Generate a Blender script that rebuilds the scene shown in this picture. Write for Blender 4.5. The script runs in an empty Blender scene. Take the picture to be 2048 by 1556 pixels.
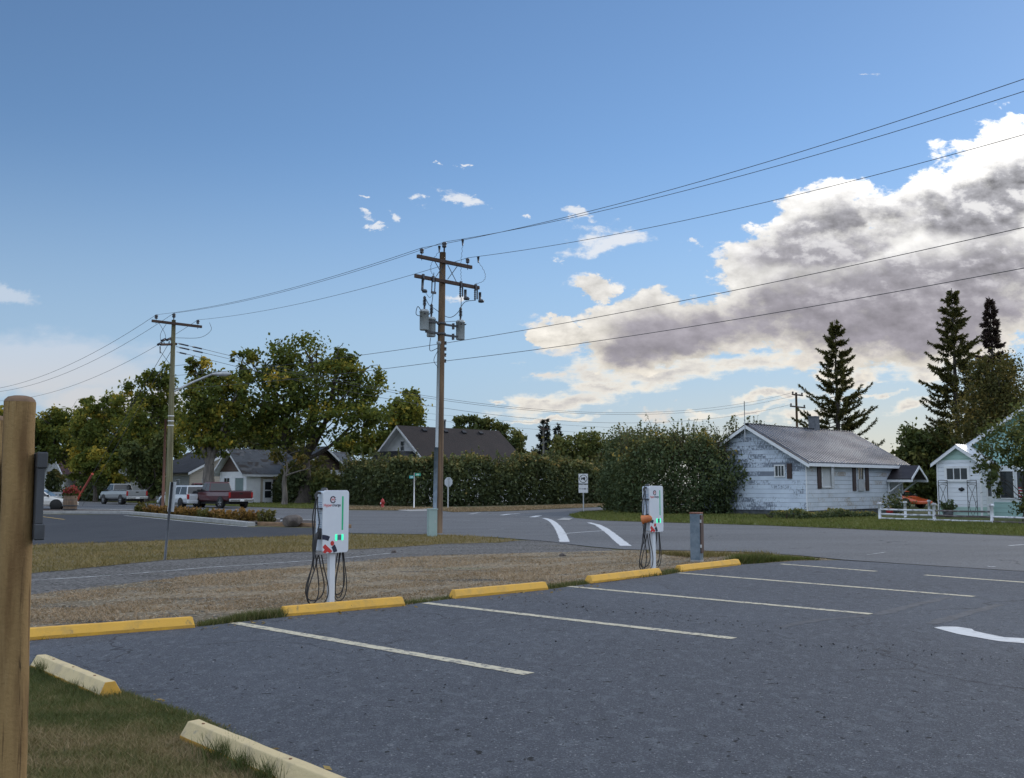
import bpy, bmesh, math, random
import numpy as np
from mathutils import Vector, Matrix

random.seed(7)
RNG = np.random.default_rng(11)
SC = bpy.context.scene
COL = SC.collection
R = math.radians

# ------------------------------------------------------------------ camera
F = 2000.0                      # focal length in pixels of the 2048 px wide photograph
CAMH = 1.70
PITCH = math.atan(192.0 / F)
cam_data = bpy.data.cameras.new("camera")
cam_data.sensor_width = 36.0
cam_data.lens = 36.0 * F / 2048.0
cam_data.clip_start = 0.05
cam_data.clip_end = 5000.0
cam = bpy.data.objects.new("camera", cam_data)
cam.location = (0, 0, CAMH)
cam.rotation_euler = (R(90) + PITCH, 0, 0)
COL.objects.link(cam)
SC.camera = cam

# ------------------------------------------------------------------ exposure
SC.view_settings.view_transform = 'Standard'
SC.view_settings.look = 'None'
SC.view_settings.gamma = 1.0
SC.view_settings.exposure = 0.0
SC.view_settings.use_curve_mapping = False
SC.cycles.max_bounces = 6
SC.cycles.transparent_max_bounces = 8
SC.cycles.caustics_reflective = False
SC.cycles.caustics_refractive = False

SUN_AZ, SUN_EL = R(42), R(27)   # to the right of the view, behind the bank of cloud

# ------------------------------------------------------------------ node helper
class NT:
    def __init__(self, tree):
        self.t = tree
        tree.nodes.clear()
    def n(self, kind, **kw):
        nd = self.t.nodes.new(kind)
        for k, v in kw.items():
            setattr(nd, k, v)
        return nd
    def put(self, sock, v):
        if isinstance(v, bpy.types.NodeSocket):
            self.t.links.new(v, sock)
        elif v is not None:
            sock.default_value = v
    def m(self, op, a, b=None, c=None, clamp=False):
        nd = self.n('ShaderNodeMath', operation=op, use_clamp=clamp)
        self.put(nd.inputs[0], a)
        if b is not None: self.put(nd.inputs[1], b)
        if c is not None: self.put(nd.inputs[2], c)
        return nd.outputs[0]
    def vm(self, op, a, b=None, out=0):
        nd = self.n('ShaderNodeVectorMath', operation=op)
        self.put(nd.inputs[0], a)
        if b is not None: self.put(nd.inputs[1], b)
        return nd.outputs[out]
    def noise(self, vec, scale, detail=5, rough=.55, lac=2.0, dist=0.0):
        nd = self.n('ShaderNodeTexNoise')
        self.put(nd.inputs['Vector'], vec)
        nd.inputs['Scale'].default_value = scale
        nd.inputs['Detail'].default_value = detail
        nd.inputs['Roughness'].default_value = rough
        nd.inputs['Lacunarity'].default_value = lac
        nd.inputs['Distortion'].default_value = dist
        return nd.outputs['Fac']
    def step(self, v, lo, hi):
        nd = self.n('ShaderNodeMapRange', interpolation_type='SMOOTHSTEP')
        self.put(nd.inputs['Value'], v)
        self.put(nd.inputs['From Min'], lo); self.put(nd.inputs['From Max'], hi)
        return nd.outputs['Result']
    def mix(self, f, a, b, mode='MIX'):
        nd = self.n('ShaderNodeMix', data_type='RGBA', blend_type=mode)
        self.put(nd.inputs[0], f)
        for s, v in ((nd.inputs[6], a), (nd.inputs[7], b)):
            if isinstance(v, (tuple, list)) and len(v) == 3: v = (*v, 1)
            self.put(s, v)
        return nd.outputs[2]
    def comb(self, x, y, z=0.0):
        nd = self.n('ShaderNodeCombineXYZ')
        for s, v in zip(nd.inputs, (x, y, z)): self.put(s, v)
        return nd.outputs[0]
    def sep(self, v):
        nd = self.n('ShaderNodeSeparateXYZ'); self.put(nd.inputs[0], v)
        return nd.outputs
    def mapping(self, v, loc=(0,0,0), rot=(0,0,0), sc=(1,1,1), kind='POINT'):
        nd = self.n('ShaderNodeMapping', vector_type=kind)
        self.put(nd.inputs[0], v)
        nd.inputs[1].default_value = loc; nd.inputs[2].default_value = rot; nd.inputs[3].default_value = sc
        return nd.outputs[0]

# ------------------------------------------------------------------ sky: Nishita sky with a bank of cloud on the sunward side
SKY_STRENGTH = 0.10
def uv_dir(px, py):
    """direction of a point of the sky as x/y, z/y (a plane one metre to the north)"""
    xr, yr = (px - 1024) / F, (py - 778) / F
    fy = math.cos(PITCH) + math.sin(PITCH) * yr
    fz = math.sin(PITCH) - math.cos(PITCH) * yr
    return xr / fy, fz / fy

def build_world():
    w = bpy.data.worlds.new("World"); SC.world = w; w.use_nodes = True
    t = NT(w.node_tree)
    out = t.n('ShaderNodeOutputWorld'); bg = t.n('ShaderNodeBackground')
    t.t.links.new(bg.outputs[0], out.inputs[0])
    d = t.n('ShaderNodeTexCoord').outputs['Generated']
    x, y, z = t.sep(d)
    sky = t.n('ShaderNodeTexSky', sky_type='NISHITA')
    sky.sun_disc = False
    sky.sun_elevation = SUN_EL; sky.sun_rotation = SUN_AZ
    sky.altitude = 900; sky.air_density = 1.0; sky.dust_density = 0.12; sky.ozone_density = 2.2
    zc = t.m('MAXIMUM', z, 0.012)
    skyvec = t.comb(x, y, zc)
    t.put(sky.inputs[0], skyvec)
    base = t.mix(1.0, sky.outputs[0], SKY_TINT, 'MULTIPLY')
    warm = t.step(t.m('DIVIDE', x, t.m('MAXIMUM', y, .05)), -.15, .35)
    base = t.mix(t.m('MULTIPLY', t.step(z, .34, .0), .93), base, t.mix(t.m('MULTIPLY', warm, t.step(z, .15, .0)), (.40, .53, .68), (.70, .66, .56)))     # hazy air near the horizon, warmer towards the sun
    # --- front clouds on the plane x/y, z/y
    yy = t.m('MAXIMUM', y, 0.05)
    u = t.m('DIVIDE', x, yy); v = t.m('DIVIDE', z, yy)
    front = t.step(y, 0.25, 0.5)
    p = t.comb(u, v, 0)
    wn = t.n('ShaderNodeTexNoise'); t.put(wn.inputs['Vector'], t.mapping(p, sc=(1.0, 1.5, 1)))
    wn.inputs['Scale'].default_value = 13; wn.inputs['Detail'].default_value = 6; wn.inputs['Roughness'].default_value = .62
    wv = t.vm('MULTIPLY', t.vm('SUBTRACT', wn.outputs['Color'], (.5, .5, .5)), (.13, .06, 0))
    pw = t.vm('ADD', p, wv)
    nv = t.mapping(p, sc=(1.0, 1.75, 1))
    n_big = t.noise(nv, 11.0, 11, .63, 2.1, .10)
    off = (0.005, 0.010, 0)
    nv2 = t.mapping(t.vm('ADD', p, off), sc=(1.0, 1.75, 1))
    n_off = t.noise(nv2, 11.0, 11, .63, 2.1, .10)
    n_fine = t.noise(nv, 42.0, 8, .66)
    n_lump = t.noise(t.mapping(p, loc=(3.1, 1.7, 0), sc=(1.0, 1.5, 1)), 20.0, 7, .58)
    n_lump2 = t.noise(t.mapping(t.vm('ADD', p, (.004, .009, 0)), loc=(3.1, 1.7, 0), sc=(1.0, 1.5, 1)), 20.0, 7, .58)
    n_streak = t.noise(t.mapping(p, rot=(0, 0, R(-6)), sc=(1.0, 4.5, 1)), 15.0, 9, .62)
    def field(ells):
        best = None
        for (cx, cy, a, b, ang) in ells:
            uu, vv = uv_dir(cx, cy)
            q = t.mapping(pw, loc=(uu, vv, 0), rot=(0, 0, R(ang)), sc=(a / F, b / F, 1), kind='TEXTURE')
            l = t.m('SUBTRACT', 1.0, t.vm('LENGTH', q, out=1))
            if best is None: best = l
            else:
                nd = t.n('ShaderNodeMath', operation='SMOOTH_MAX')
                t.put(nd.inputs[0], best); t.put(nd.inputs[1], l); nd.inputs[2].default_value = .12
                best = nd.outputs[0]
        return best
    nb = t.m('SUBTRACT', n_big, .5); nf = t.m('SUBTRACT', n_fine, .5); nl = t.m('SUBTRACT', n_lump, .5); ns = t.m('SUBTRACT', n_streak, .5)
    S = lambda *a: a[0] if len(a) == 1 else t.m('ADD', a[0], S(*a[1:]))
    K = lambda v, k: t.m('MULTIPLY', v, k)
    low = t.step(v, .17, .10)                                          # the lower part is drawn out in streaks
    bank = field(BANK); puffs = field(PUFFS); tails = field(TAILS)
    db = S(bank, K(nb, 1.10), K(nl, .60), K(nf, .62))
    dp = S(puffs, K(nb, 1.5), K(nf, 2.2), K(nl, .8))
    dt = S(tails, K(ns, 2.1), K(nf, .9))
    ab = t.step(db, .03, .20); ap = t.step(dp, .10, .75); at_ = t.step(dt, .02, .75)
    dc = S(field(CORE), K(nb, .9), K(nl, .8), K(nf, .25))
    thick = t.m('MULTIPLY', t.step(dc, -.30, .40), t.step(db, .06, .55))
    vlow = t.step(v, .24, .08); vhigh = t.step(v, .14, .33); uright = t.step(u, .05, .5)
    relief = S(K(t.m('SUBTRACT', n_big, n_off), 4.5), K(t.m('SUBTRACT', n_lump, n_lump2), 5.0))     # slopes turned to the sun
    rim_b = S(.80, K(t.m('MULTIPLY', vhigh, uright), .50), K(relief, .16), K(nf, .5))
    rim = t.mix(1.0, t.mix(vlow, (1.0, .985, .96), (1.0, .93, .81)), t.comb(rim_b, rim_b, rim_b), 'MULTIPLY')
    body_b = S(1.0, K(relief, t.m('MULTIPLY', vhigh, .36)), K(relief, .16), K(nl, .45), K(nf, .35))
    body = t.mix(1.0, t.mix(vhigh, (.345, .325, .365), (.43, .43, .46)), t.comb(body_b, body_b, body_b), 'MULTIPLY')
    lift = t.m('MULTIPLY', t.step(S(relief, K(nl, 1.6)), .15, 1.0), t.m('MULTIPLY', vhigh, .9))
    body = t.mix(lift, body, (.92, .91, .90))
    ccol = t.mix(thick, rim, body)
    pcol = t.mix(vlow, (.82, .85, .90), (.78, .73, .67))
    tcol = t.mix(t.step(S(dt, K(ns, -.8)), .35, 1.3), (.96, .90, .79), (.52, .49, .49))
    col = t.mix(t.m('MULTIPLY', ap, .88), base, pcol)
    col = t.mix(ab, col, ccol)
    # thin veil low on the left
    veil = field(VEIL)
    nveil = t.noise(t.mapping(p, sc=(1, 4.0, 1)), 6.0, 6, .55)
    va = t.m('MULTIPLY', t.step(t.m('ADD', veil, t.m('MULTIPLY', t.m('SUBTRACT', nveil, .5), 1.3)), .0, .55), .88)
    col2 = t.mix(va, base, t.mix(t.step(v, .07, .16), (.66, .65, .65), (.56, .65, .77)))
    col2 = t.mix(t.m('MULTIPLY', at_, .92), col2, tcol)
    col2 = t.mix(t.m('MULTIPLY', ap, .88), col2, pcol)
    col = t.mix(ab, col2, ccol)
    # --- unseen broken cloud overhead and behind the camera, added as fill light
    zz = t.m('MAXIMUM', z, .06)
    pb = t.comb(t.m('DIVIDE', x, zz), t.m('DIVIDE', y, zz), 0)
    nback = t.noise(pb, .55, 8, .58)
    a_back = t.m('MULTIPLY', t.m('MULTIPLY', t.step(nback, .36, .56), t.step(z, .02, .2)), t.m('SUBTRACT', 1.0, front))
    backc = t.mix(t.step(nback, .45, .8), BACK_A, BACK_B)
    behind = t.mix(a_back, base, backc)
    fin = t.mix(front, behind, col)
    t.put(bg.inputs[0], fin)
    bg.inputs[1].default_value = 1.0

SKY_TINT = tuple(SKY_STRENGTH * c for c in (.97, 1.10, 1.19))
BANK = [(2010, 405, 310, 165, 30), (1880, 540, 370, 190, 18), (1620, 570, 310, 140, 17), (1640, 435, 150, 75, 15), (1340, 655, 240, 88, 6), (1850, 640, 380, 105, 8),
        (1190, 575, 66, 30, 8), (1120, 665, 58, 30, -10)]
CORE = [(1830, 610, 480, 115, 11), (1480, 650, 250, 75, 8), (1310, 690, 140, 38, 4), (1690, 465, 190, 62, 14), (1990, 400, 150, 70, 22)]
PUFFS = [(920, 396, 58, 19, -22), (858, 404, 28, 10, -12), (776, 431, 22, 11, -20), (712, 430, 24, 12, -20), (723, 397, 13, 8, -10),
         (1200, 482, 105, 32, 8), (1170, 445, 42, 13, -8), (1450, 500, 34, 12, 0), (1110, 512, 26, 12, 0), (905, 592, 28, 13, 0), (925, 332, 14, 6, 10), (872, 331, 15, 5, 0),
         (1730, 152, 30, 7, 0), (735, 450, 18, 7, 0), (1040, 430, 13, 6, 0), (1310, 826, 66, 22, 6), (1170, 565, 70, 26, 10), (1090, 650, 46, 20, -8), (1230, 560, 40, 16, 10), (1400, 480, 26, 9, 0), (1130, 700, 60, 16, -6), (1095, 745, 60, 14, 4)]
TAILS = [(1170, 742, 140, 36, 3), (1330, 742, 170, 34, 4), (1500, 735, 160, 30, 5), (1120, 800, 170, 32, 12), (1200, 770, 120, 26, 10), (990, 795, 40, 8, 0), (1540, 792, 110, 14, 6), (1500, 826, 120, 12, 8),
         (1620, 832, 100, 16, 8), (1760, 777, 100, 8, 4), (1820, 815, 90, 20, 10), (1860, 725, 150, 34, 8), (1700, 740, 110, 22, 6), (1090, 840, 110, 10, 6), (1980, 690, 90, 30, 14)]
VEIL = [(60, 735, 350, 90, 2), (20, 590, 70, 26, -12), (240, 800, 200, 40, 0)]
BACK_A, BACK_B = (1.22, 1.36, 1.58), (.74, .84, 1.0)
build_world()

sun_d = bpy.data.lights.new("sun", 'SUN')
sun_d.energy = 1.3; sun_d.angle = R(14); sun_d.color = (1.0, .90, .76)
sun = bpy.data.objects.new("sun", sun_d)
sdir = Vector((math.sin(SUN_AZ) * math.cos(SUN_EL), math.cos(SUN_AZ) * math.cos(SUN_EL), math.sin(SUN_EL)))
sun.rotation_euler = sdir.to_track_quat('Z', 'Y').to_euler()
COL.objects.link(sun)
# ------------------------------------------------------------------ from a pixel of the photograph to a place in the town
def ray(px, py):
    xr, yr = (px - 1024) / F, (py - 778) / F
    return Vector((xr, math.cos(PITCH) + math.sin(PITCH) * yr, math.sin(PITCH) - math.cos(PITCH) * yr))
def G(px, py, z=0.0):
    d = ray(px, py); k = (z - CAMH) / d.z
    return Vector((d.x * k, d.y * k, z))
def P(px, py, Y):
    d = ray(px, py); k = Y / d.y
    return Vector((d.x * k, Y, CAMH + d.z * k))
def HZ(px, py, Y): return P(px, py, Y).z
def MPP(Y): return Y / F        # metres per photo pixel at depth Y

# ------------------------------------------------------------------ materials
MATS = {}
def mat(name, col, col2=None, scale=5.0, rough=.75, bump=0.0, bscale=None, metal=0.0, detail=5, lo=.35, hi=.65, sc=(1, 1, 1), spec=.5, emit=None, coat=0.0, fine=0.0):
    """noise-mottled principled material in object space"""
    m = bpy.data.materials.new(name); m.use_nodes = True
    t = NT(m.node_tree)
    out = t.n('ShaderNodeOutputMaterial'); b = t.n('ShaderNodeBsdfPrincipled')
    t.t.links.new(b.outputs[0], out.inputs[0])
    vec = t.mapping(t.n('ShaderNodeTexCoord').outputs['Object'], sc=sc)
    if col2 is None: col2 = tuple(c * .86 for c in col)
    n = t.noise(vec, scale, detail, .6)
    c = t.mix(t.step(n, lo, hi), col, col2)
    if fine:
        nf = t.noise(vec, scale * 14, 3, .6)
        k = t.m('ADD', 1 - fine * .5, t.m('MULTIPLY', nf, fine))
        c = t.mix(1.0, c, t.comb(k, k, k), 'MULTIPLY')
    t.put(b.inputs['Base Color'], c)
    t.put(b.inputs['Roughness'], t.m('ADD', rough - .06, t.m('MULTIPLY', n, .12)))
    b.inputs['Metallic'].default_value = metal
    b.inputs['Specular IOR Level'].default_value = spec
    if coat: b.inputs['Coat Weight'].default_value = coat; b.inputs['Coat Roughness'].default_value = .08
    if emit:
        b.inputs['Emission Color'].default_value = (*emit[:3], 1); b.inputs['Emission Strength'].default_value = emit[3]
    if bump:
        bp = t.n('ShaderNodeBump'); bp.inputs['Strength'].default_value = 1.0; bp.inputs['Distance'].default_value = bump
        t.put(bp.inputs['Height'], t.noise(vec, bscale or scale * 6, 6, .65))
        t.put(b.inputs['Normal'], bp.outputs[0])
    MATS[name] = m
    m['nt'] = 1
    return m

def leaf_mat(name, stops, rough=.55, trans=.35):
    """leaf colour from a per-face 'tint' value; light comes through the blade"""
    m = bpy.data.materials.new(name); m.use_nodes = True
    t = NT(m.node_tree)
    out = t.n('ShaderNodeOutputMaterial'); b = t.n('ShaderNodeBsdfPrincipled'); tr = t.n('ShaderNodeBsdfTranslucent'); mx = t.n('ShaderNodeMixShader')
    at = t.n('ShaderNodeAttribute', attribute_name='tint')
    rp = t.n('ShaderNodeValToRGB')
    el = rp.color_ramp.elements
    el[0].position, el[0].color = stops[0][0], (*stops[0][1], 1)
    el[1].position, el[1].color = stops[-1][0], (*stops[-1][1], 1)
    for p, c in stops[1:-1]:
        e = el.new(p); e.color = (*c, 1)
    t.put(rp.inputs[0], at.outputs['Fac'])
    t.put(b.inputs['Base Color'], rp.outputs[0]); b.inputs['Roughness'].default_value = rough; b.inputs['Specular IOR Level'].default_value = .10
    t.put(tr.inputs[0], t.mix(.5, rp.outputs[0], (.16, .15, .02)))
    mx.inputs[0].default_value = trans
    t.t.links.new(b.outputs[0], mx.inputs[1]); t.t.links.new(tr.outputs[0], mx.inputs[2]); t.t.links.new(mx.outputs[0], out.inputs[0])
    MATS[name] = m
    return m

# ------------------------------------------------------------------ objects
def tag(o, label=None, cat=None, group=None, kind=None):
    if label: o['label'] = label
    if cat: o['category'] = cat
    if group: o['group'] = group
    if kind: o['kind'] = kind
    return o
def empty(name, loc, rz=0.0, label=None, cat=None, group=None):
    o = bpy.data.objects.new(name, None); COL.objects.link(o)
    o.location = loc; o.rotation_euler = (0, 0, rz); o.empty_display_size = .2
    return tag(o, label, cat, group)
def copy_tree(o, parent=None):
    c = o.copy(); COL.objects.link(c)
    if parent: c.parent = parent
    for ch in o.children: copy_tree(ch, c)
    return c

class MB:
    """collects shapes and links them as one mesh object"""
    def __init__(self): self.v, self.f, self.mi, self.sm = [], [], [], []
    def add(self, vs, fs, mi=0, smooth=False):
        o = len(self.v); self.v += [tuple(x) for x in vs]
        for f in fs: self.f.append([i + o for i in f]); self.mi.append(mi); self.sm.append(smooth)
        return self
    def box(self, c, s, rz=0.0, mi=0, M=None):
        hx, hy, hz = s[0] / 2, s[1] / 2, s[2] / 2
        vs = [Vector((x, y, z)) for z in (-hz, hz) for x, y in ((-hx, -hy), (hx, -hy), (hx, hy), (-hx, hy))]
        rot = M if M is not None else Matrix.Rotation(rz, 3, 'Z')
        vs = [rot @ v + Vector(c) for v in vs]
        return self.add(vs, [(3, 2, 1, 0), (4, 5, 6, 7), (0, 1, 5, 4), (1, 2, 6, 5), (2, 3, 7, 6), (3, 0, 4, 7)], mi)
    def bb(self, x0, x1, y0, y1, z0, z1, mi=0):
        return self.box(((x0 + x1) / 2, (y0 + y1) / 2, (z0 + z1) / 2), (x1 - x0, y1 - y0, z1 - z0), 0, mi)
    def prism(self, poly, axis, a, b, mi=0):
        """polygon in the two other axes pulled along axis ('x','y','z') from a to b"""
        n = len(poly)
        def pt(p, q): return {'x': (q, p[0], p[1]), 'y': (p[0], q, p[1]), 'z': (p[0], p[1], q)}[axis]
        vs = [pt(p, a) for p in poly] + [pt(p, b) for p in poly]
        fs = [list(range(n))[::-1], list(range(n, 2 * n))] + [(i, (i + 1) % n, n + (i + 1) % n, n + i) for i in range(n)]
        return self.add(vs, fs, mi)
    def tube(self, pts, r, sides=8, mi=0, smooth=True, cap=True):
        pts = [Vector(p) for p in pts]; n = len(pts)
        rs = r if isinstance(r, (list, tuple)) else [r] * n
        vs, fs = [], []
        up = None
        for i, p in enumerate(pts):
            d = (pts[min(i + 1, n - 1)] - pts[max(i - 1, 0)])
            if d.length < 1e-9: d = Vector((0, 0, 1))
            d.normalize()
            if up is None:
                up = Vector((0, 0, 1)) if abs(d.z) < .9 else Vector((1, 0, 0))
            a = d.cross(up)
            if a.length < 1e-6: a = d.cross(Vector((0, 1, 0)))
            a.normalize(); b = a.cross(d); up = b
            for k in range(sides):
                w = 2 * math.pi * k / sides
                vs.append(p + (a * math.cos(w) + b * math.sin(w)) * rs[i])
        for i in range(n - 1):
            for k in range(sides):
                k2 = (k + 1) % sides
                fs.append((i * sides + k, i * sides + k2, (i + 1) * sides + k2, (i + 1) * sides + k))
        self.add(vs, fs, mi, smooth)
        if cap:
            o = len(self.v) - len(vs)
            self.f.append([o + k for k in range(sides)]); self.mi.append(mi); self.sm.append(False)
            self.f.append([o + (n - 1) * sides + k for k in range(sides)][::-1]); self.mi.append(mi); self.sm.append(False)
        return self
    def lathe(self, prof, c=(0, 0, 0), sides=16, mi=0, M=None, smooth=True):
        """profile of (radius, z) turned about z"""
        vs, fs = [], []
        for r_, z_ in prof:
            for k in range(sides):
                w = 2 * math.pi * k / sides
                q = Vector((r_ * math.cos(w), r_ * math.sin(w), z_))
                if M is not None: q = M @ q
                vs.append(q + Vector(c))
        for i in range(len(prof) - 1):
            for k in range(sides):
                k2 = (k + 1) % sides
                fs.append((i * sides + k, i * sides + k2, (i + 1) * sides + k2, (i + 1) * sides + k))
        return self.add(vs, fs, mi, smooth)
    def build(self, name, mats, parent=None, bevel=0.0, loc=None, auto=False):
        me = bpy.data.meshes.new(name)
        me.from_pydata(self.v, [], self.f)
        ml = mats if isinstance(mats, (list, tuple)) else [mats]
        for m in ml: me.materials.append(m if not isinstance(m, str) else MATS[m])
        me.polygons.foreach_set('material_index', self.mi)
        me.polygons.foreach_set('use_smooth', self.sm)
        me.update()
        o = bpy.data.objects.new(name, me); COL.objects.link(o)
        if parent: o.parent = parent
        if loc is not None: o.location = loc
        if bevel:
            md = o.modifiers.new('edge', 'BEVEL'); md.width = bevel; md.segments = 2; md.limit_method = 'ANGLE'; md.angle_limit = R(35)
        return o

def np_mesh(name, verts, k, material, parent=None, tint=None, loc=None):
    """verts: (faces*k, 3) -> loose k-gons with a per-face tint"""
    nf = len(verts) // k
    me = bpy.data.meshes.new(name)
    me.vertices.add(len(verts)); me.vertices.foreach_set('co', np.ascontiguousarray(verts, dtype=np.float32).ravel())
    me.loops.add(nf * k); me.loops.foreach_set('vertex_index', np.arange(nf * k, dtype=np.int32))
    me.polygons.add(nf); me.polygons.foreach_set('loop_start', np.arange(0, nf * k, k, dtype=np.int32))
    me.polygons.foreach_set('loop_total', np.full(nf, k, dtype=np.int32))
    me.update(calc_edges=True)
    if tint is not None:
        a = me.attributes.new('tint', 'FLOAT', 'FACE'); a.data.foreach_set('value', np.asarray(tint, dtype=np.float32))
    me.materials.append(MATS[material])
    o = bpy.data.objects.new(name, me); COL.objects.link(o)
    if parent: o.parent = parent
    if loc is not None: o.location = loc
    return o

def leaves(cent, size, rng, up=.3, aspect=1.6, size_var=.4):
    """one small pointed quad per centre, loosely facing outward and up"""
    n = len(cent)
    nrm = rng.normal(size=(n, 3)); nrm[:, 2] += up
    nrm /= np.linalg.norm(nrm, axis=1)[:, None]
    a = np.cross(nrm, rng.normal(size=(n, 3))); a /= np.linalg.norm(a, axis=1)[:, None]
    b = np.cross(nrm, a)
    s = (size * (1 + size_var * rng.uniform(-1, 1, n)))[:, None]
    L, W = s * .5 * aspect ** .5, s * .5 / aspect ** .5
    q = np.stack([cent - a * L, cent + b * W - a * L * .1, cent + a * L, cent - b * W - a * L * .1], axis=1)
    return q.reshape(-1, 3)

def inside(poly, pts):
    x, y = pts[:, 0], pts[:, 1]; r = np.zeros(len(pts), bool); n = len(poly)
    for i in range(n):
        x1, y1 = poly[i][0], poly[i][1]; x2, y2 = poly[(i + 1) % n][0], poly[(i + 1) % n][1]
        c = ((y1 > y) != (y2 > y)) & (x < (x2 - x1) * (y - y1) / (y2 - y1 + 1e-12) + x1)
        r ^= c
    return r
def sample_poly(poly, n, rng, near=0.0):
    """n random points of a polygon; near>0 thins them with distance from the camera"""
    p = np.array([(q[0], q[1]) for q in poly]); lo, hi = p.min(0), p.max(0)
    out = []; got = 0
    while got < n:
        c = rng.uniform(lo, hi, size=(n * 3, 2))
        c = c[inside(poly, c)]
        if near:
            d = np.hypot(c[:, 0], c[:, 1]); c = c[rng.uniform(size=len(c)) < np.minimum(1, (near / np.maximum(d, .1)) ** 1.5)]
        out.append(c); got += len(c)
        if len(c) == 0: break
    return np.concatenate(out)[:n]

def vnoise(x, y, seed=0):
    """cheap smooth 2-D value noise"""
    def h(i, j): 
        v = np.sin(i * 127.1 + j * 311.7 + seed * 74.7) * 43758.5453
        return v - np.floor(v)
    i, j = np.floor(x), np.floor(y); fx, fy = x - i, y - j
    fx = fx * fx * (3 - 2 * fx); fy = fy * fy * (3 - 2 * fy)
    return (h(i, j) * (1 - fx) + h(i + 1, j) * fx) * (1 - fy) + (h(i, j + 1) * (1 - fx) + h(i + 1, j + 1) * fx) * fy

def grass(name, poly, n, hgt, wid, material, label_kind='stuff', near=0.0, lean=.5, tint=None, z=0.0, seed=1, bare=0.0):
    """n single-blade triangles, bent a little"""
    rng = np.random.default_rng(seed)
    p = sample_poly(poly, n, rng, near)
    if bare:        # worn streaks along the drive where the ground shows
        a, b = (p[:, 0] + p[:, 1]) * .707, (p[:, 1] - p[:, 0]) * .707
        w = vnoise(a * .55, b * 1.5, seed + 40) * .55 + vnoise(a * 1.7, b * 4.5, seed + 41) * .45
        p = p[rng.uniform(size=len(p)) > bare * np.clip((w - .42) / .16, 0, 1) * 1.5]
    n = len(p)
    ang = rng.uniform(0, 2 * np.pi, n); h = hgt * rng.uniform(.45, 1.25, n); w = wid * rng.uniform(.6, 1.3, n)
    patch = vnoise(p[:, 0] * .9, p[:, 1] * .9, seed) * .6 + vnoise(p[:, 0] * 3.1, p[:, 1] * 3.1, seed + 3) * .4
    h *= .5 + patch
    dx, dy = np.cos(ang), np.sin(ang)
    l = h * lean * rng.uniform(.2, 1.6, n); la = rng.uniform(0, 2 * np.pi, n)
    base = np.c_[p, np.full(n, z)]
    a = base + np.c_[dx * w / 2, dy * w / 2, np.zeros(n)]; b = base - np.c_[dx * w / 2, dy * w / 2, np.zeros(n)]
    tip = base + np.c_[np.cos(la) * l, np.sin(la) * l, h]
    v = np.stack([a, b, tip], 1).reshape(-1, 3)
    tn = rng.uniform(0, 1, n) * .45 + patch * .55 if tint is None else tint(p, patch, rng)
    o = np_mesh(name, v, 3, material, None, tn)
    return tag(o, None, None, None, label_kind)

def ragged(pts, step=.35, amp=.06, seed=0, closed=True):
    """subdivide an outline and shake it a little so that its edge is not ruled"""
    rr = random.Random(seed); out = []; n = len(pts)
    for i in range(n if closed else n - 1):
        a, b = Vector(pts[i][:2]), Vector(pts[(i + 1) % n][:2])
        k = max(1, min(160, int((b - a).length / step)))
        nn = Vector((-(b - a).y, (b - a).x)).normalized() if (b - a).length > 1e-6 else Vector((0, 0))
        for j in range(k):
            q = a.lerp(b, j / k)
            out.append(q + nn * (rr.gauss(0, amp) if j else 0))
    return out
def sheet(name, pts, z, material, rag=0.0, step=.35, seed=0):
    pts = [Vector(p[:2]) for p in pts]
    if rag: pts = ragged(pts, step, rag, seed)
    me = bpy.data.meshes.new(name)
    bm = bmesh.new()
    f = bm.faces.new([bm.verts.new((p.x, p.y, z)) for p in pts])
    f.normal_update()
    if f.normal.z < 0: f.normal_flip()
    bmesh.ops.triangulate(bm, faces=bm.faces[:])
    bm.to_mesh(me); bm.free()
    me.materials.append(MATS[material])
    o = bpy.data.objects.new(name, me); COL.objects.link(o)
    o['kind'] = 'structure'
    return o
def band(name, pts, width, z, material, rag=0.0):
    """painted line along a polyline"""
    pts = [Vector(p[:2]) for p in pts]; L, Rr = [], []
    for i, p in enumerate(pts):
        d = (pts[min(i + 1, len(pts) - 1)] - pts[max(i - 1, 0)]).normalized(); n = Vector((-d.y, d.x))
        w = width[i] if isinstance(width, (list, tuple)) else width
        L.append(p + n * w / 2); Rr.append(p - n * w / 2)
    return sheet(name, L + Rr[::-1], z, material, rag, .12, len(name))
U = Vector((.7071, .7071, 0)); W = Vector((-.7071, .7071, 0))     # the town's two street directions
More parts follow.
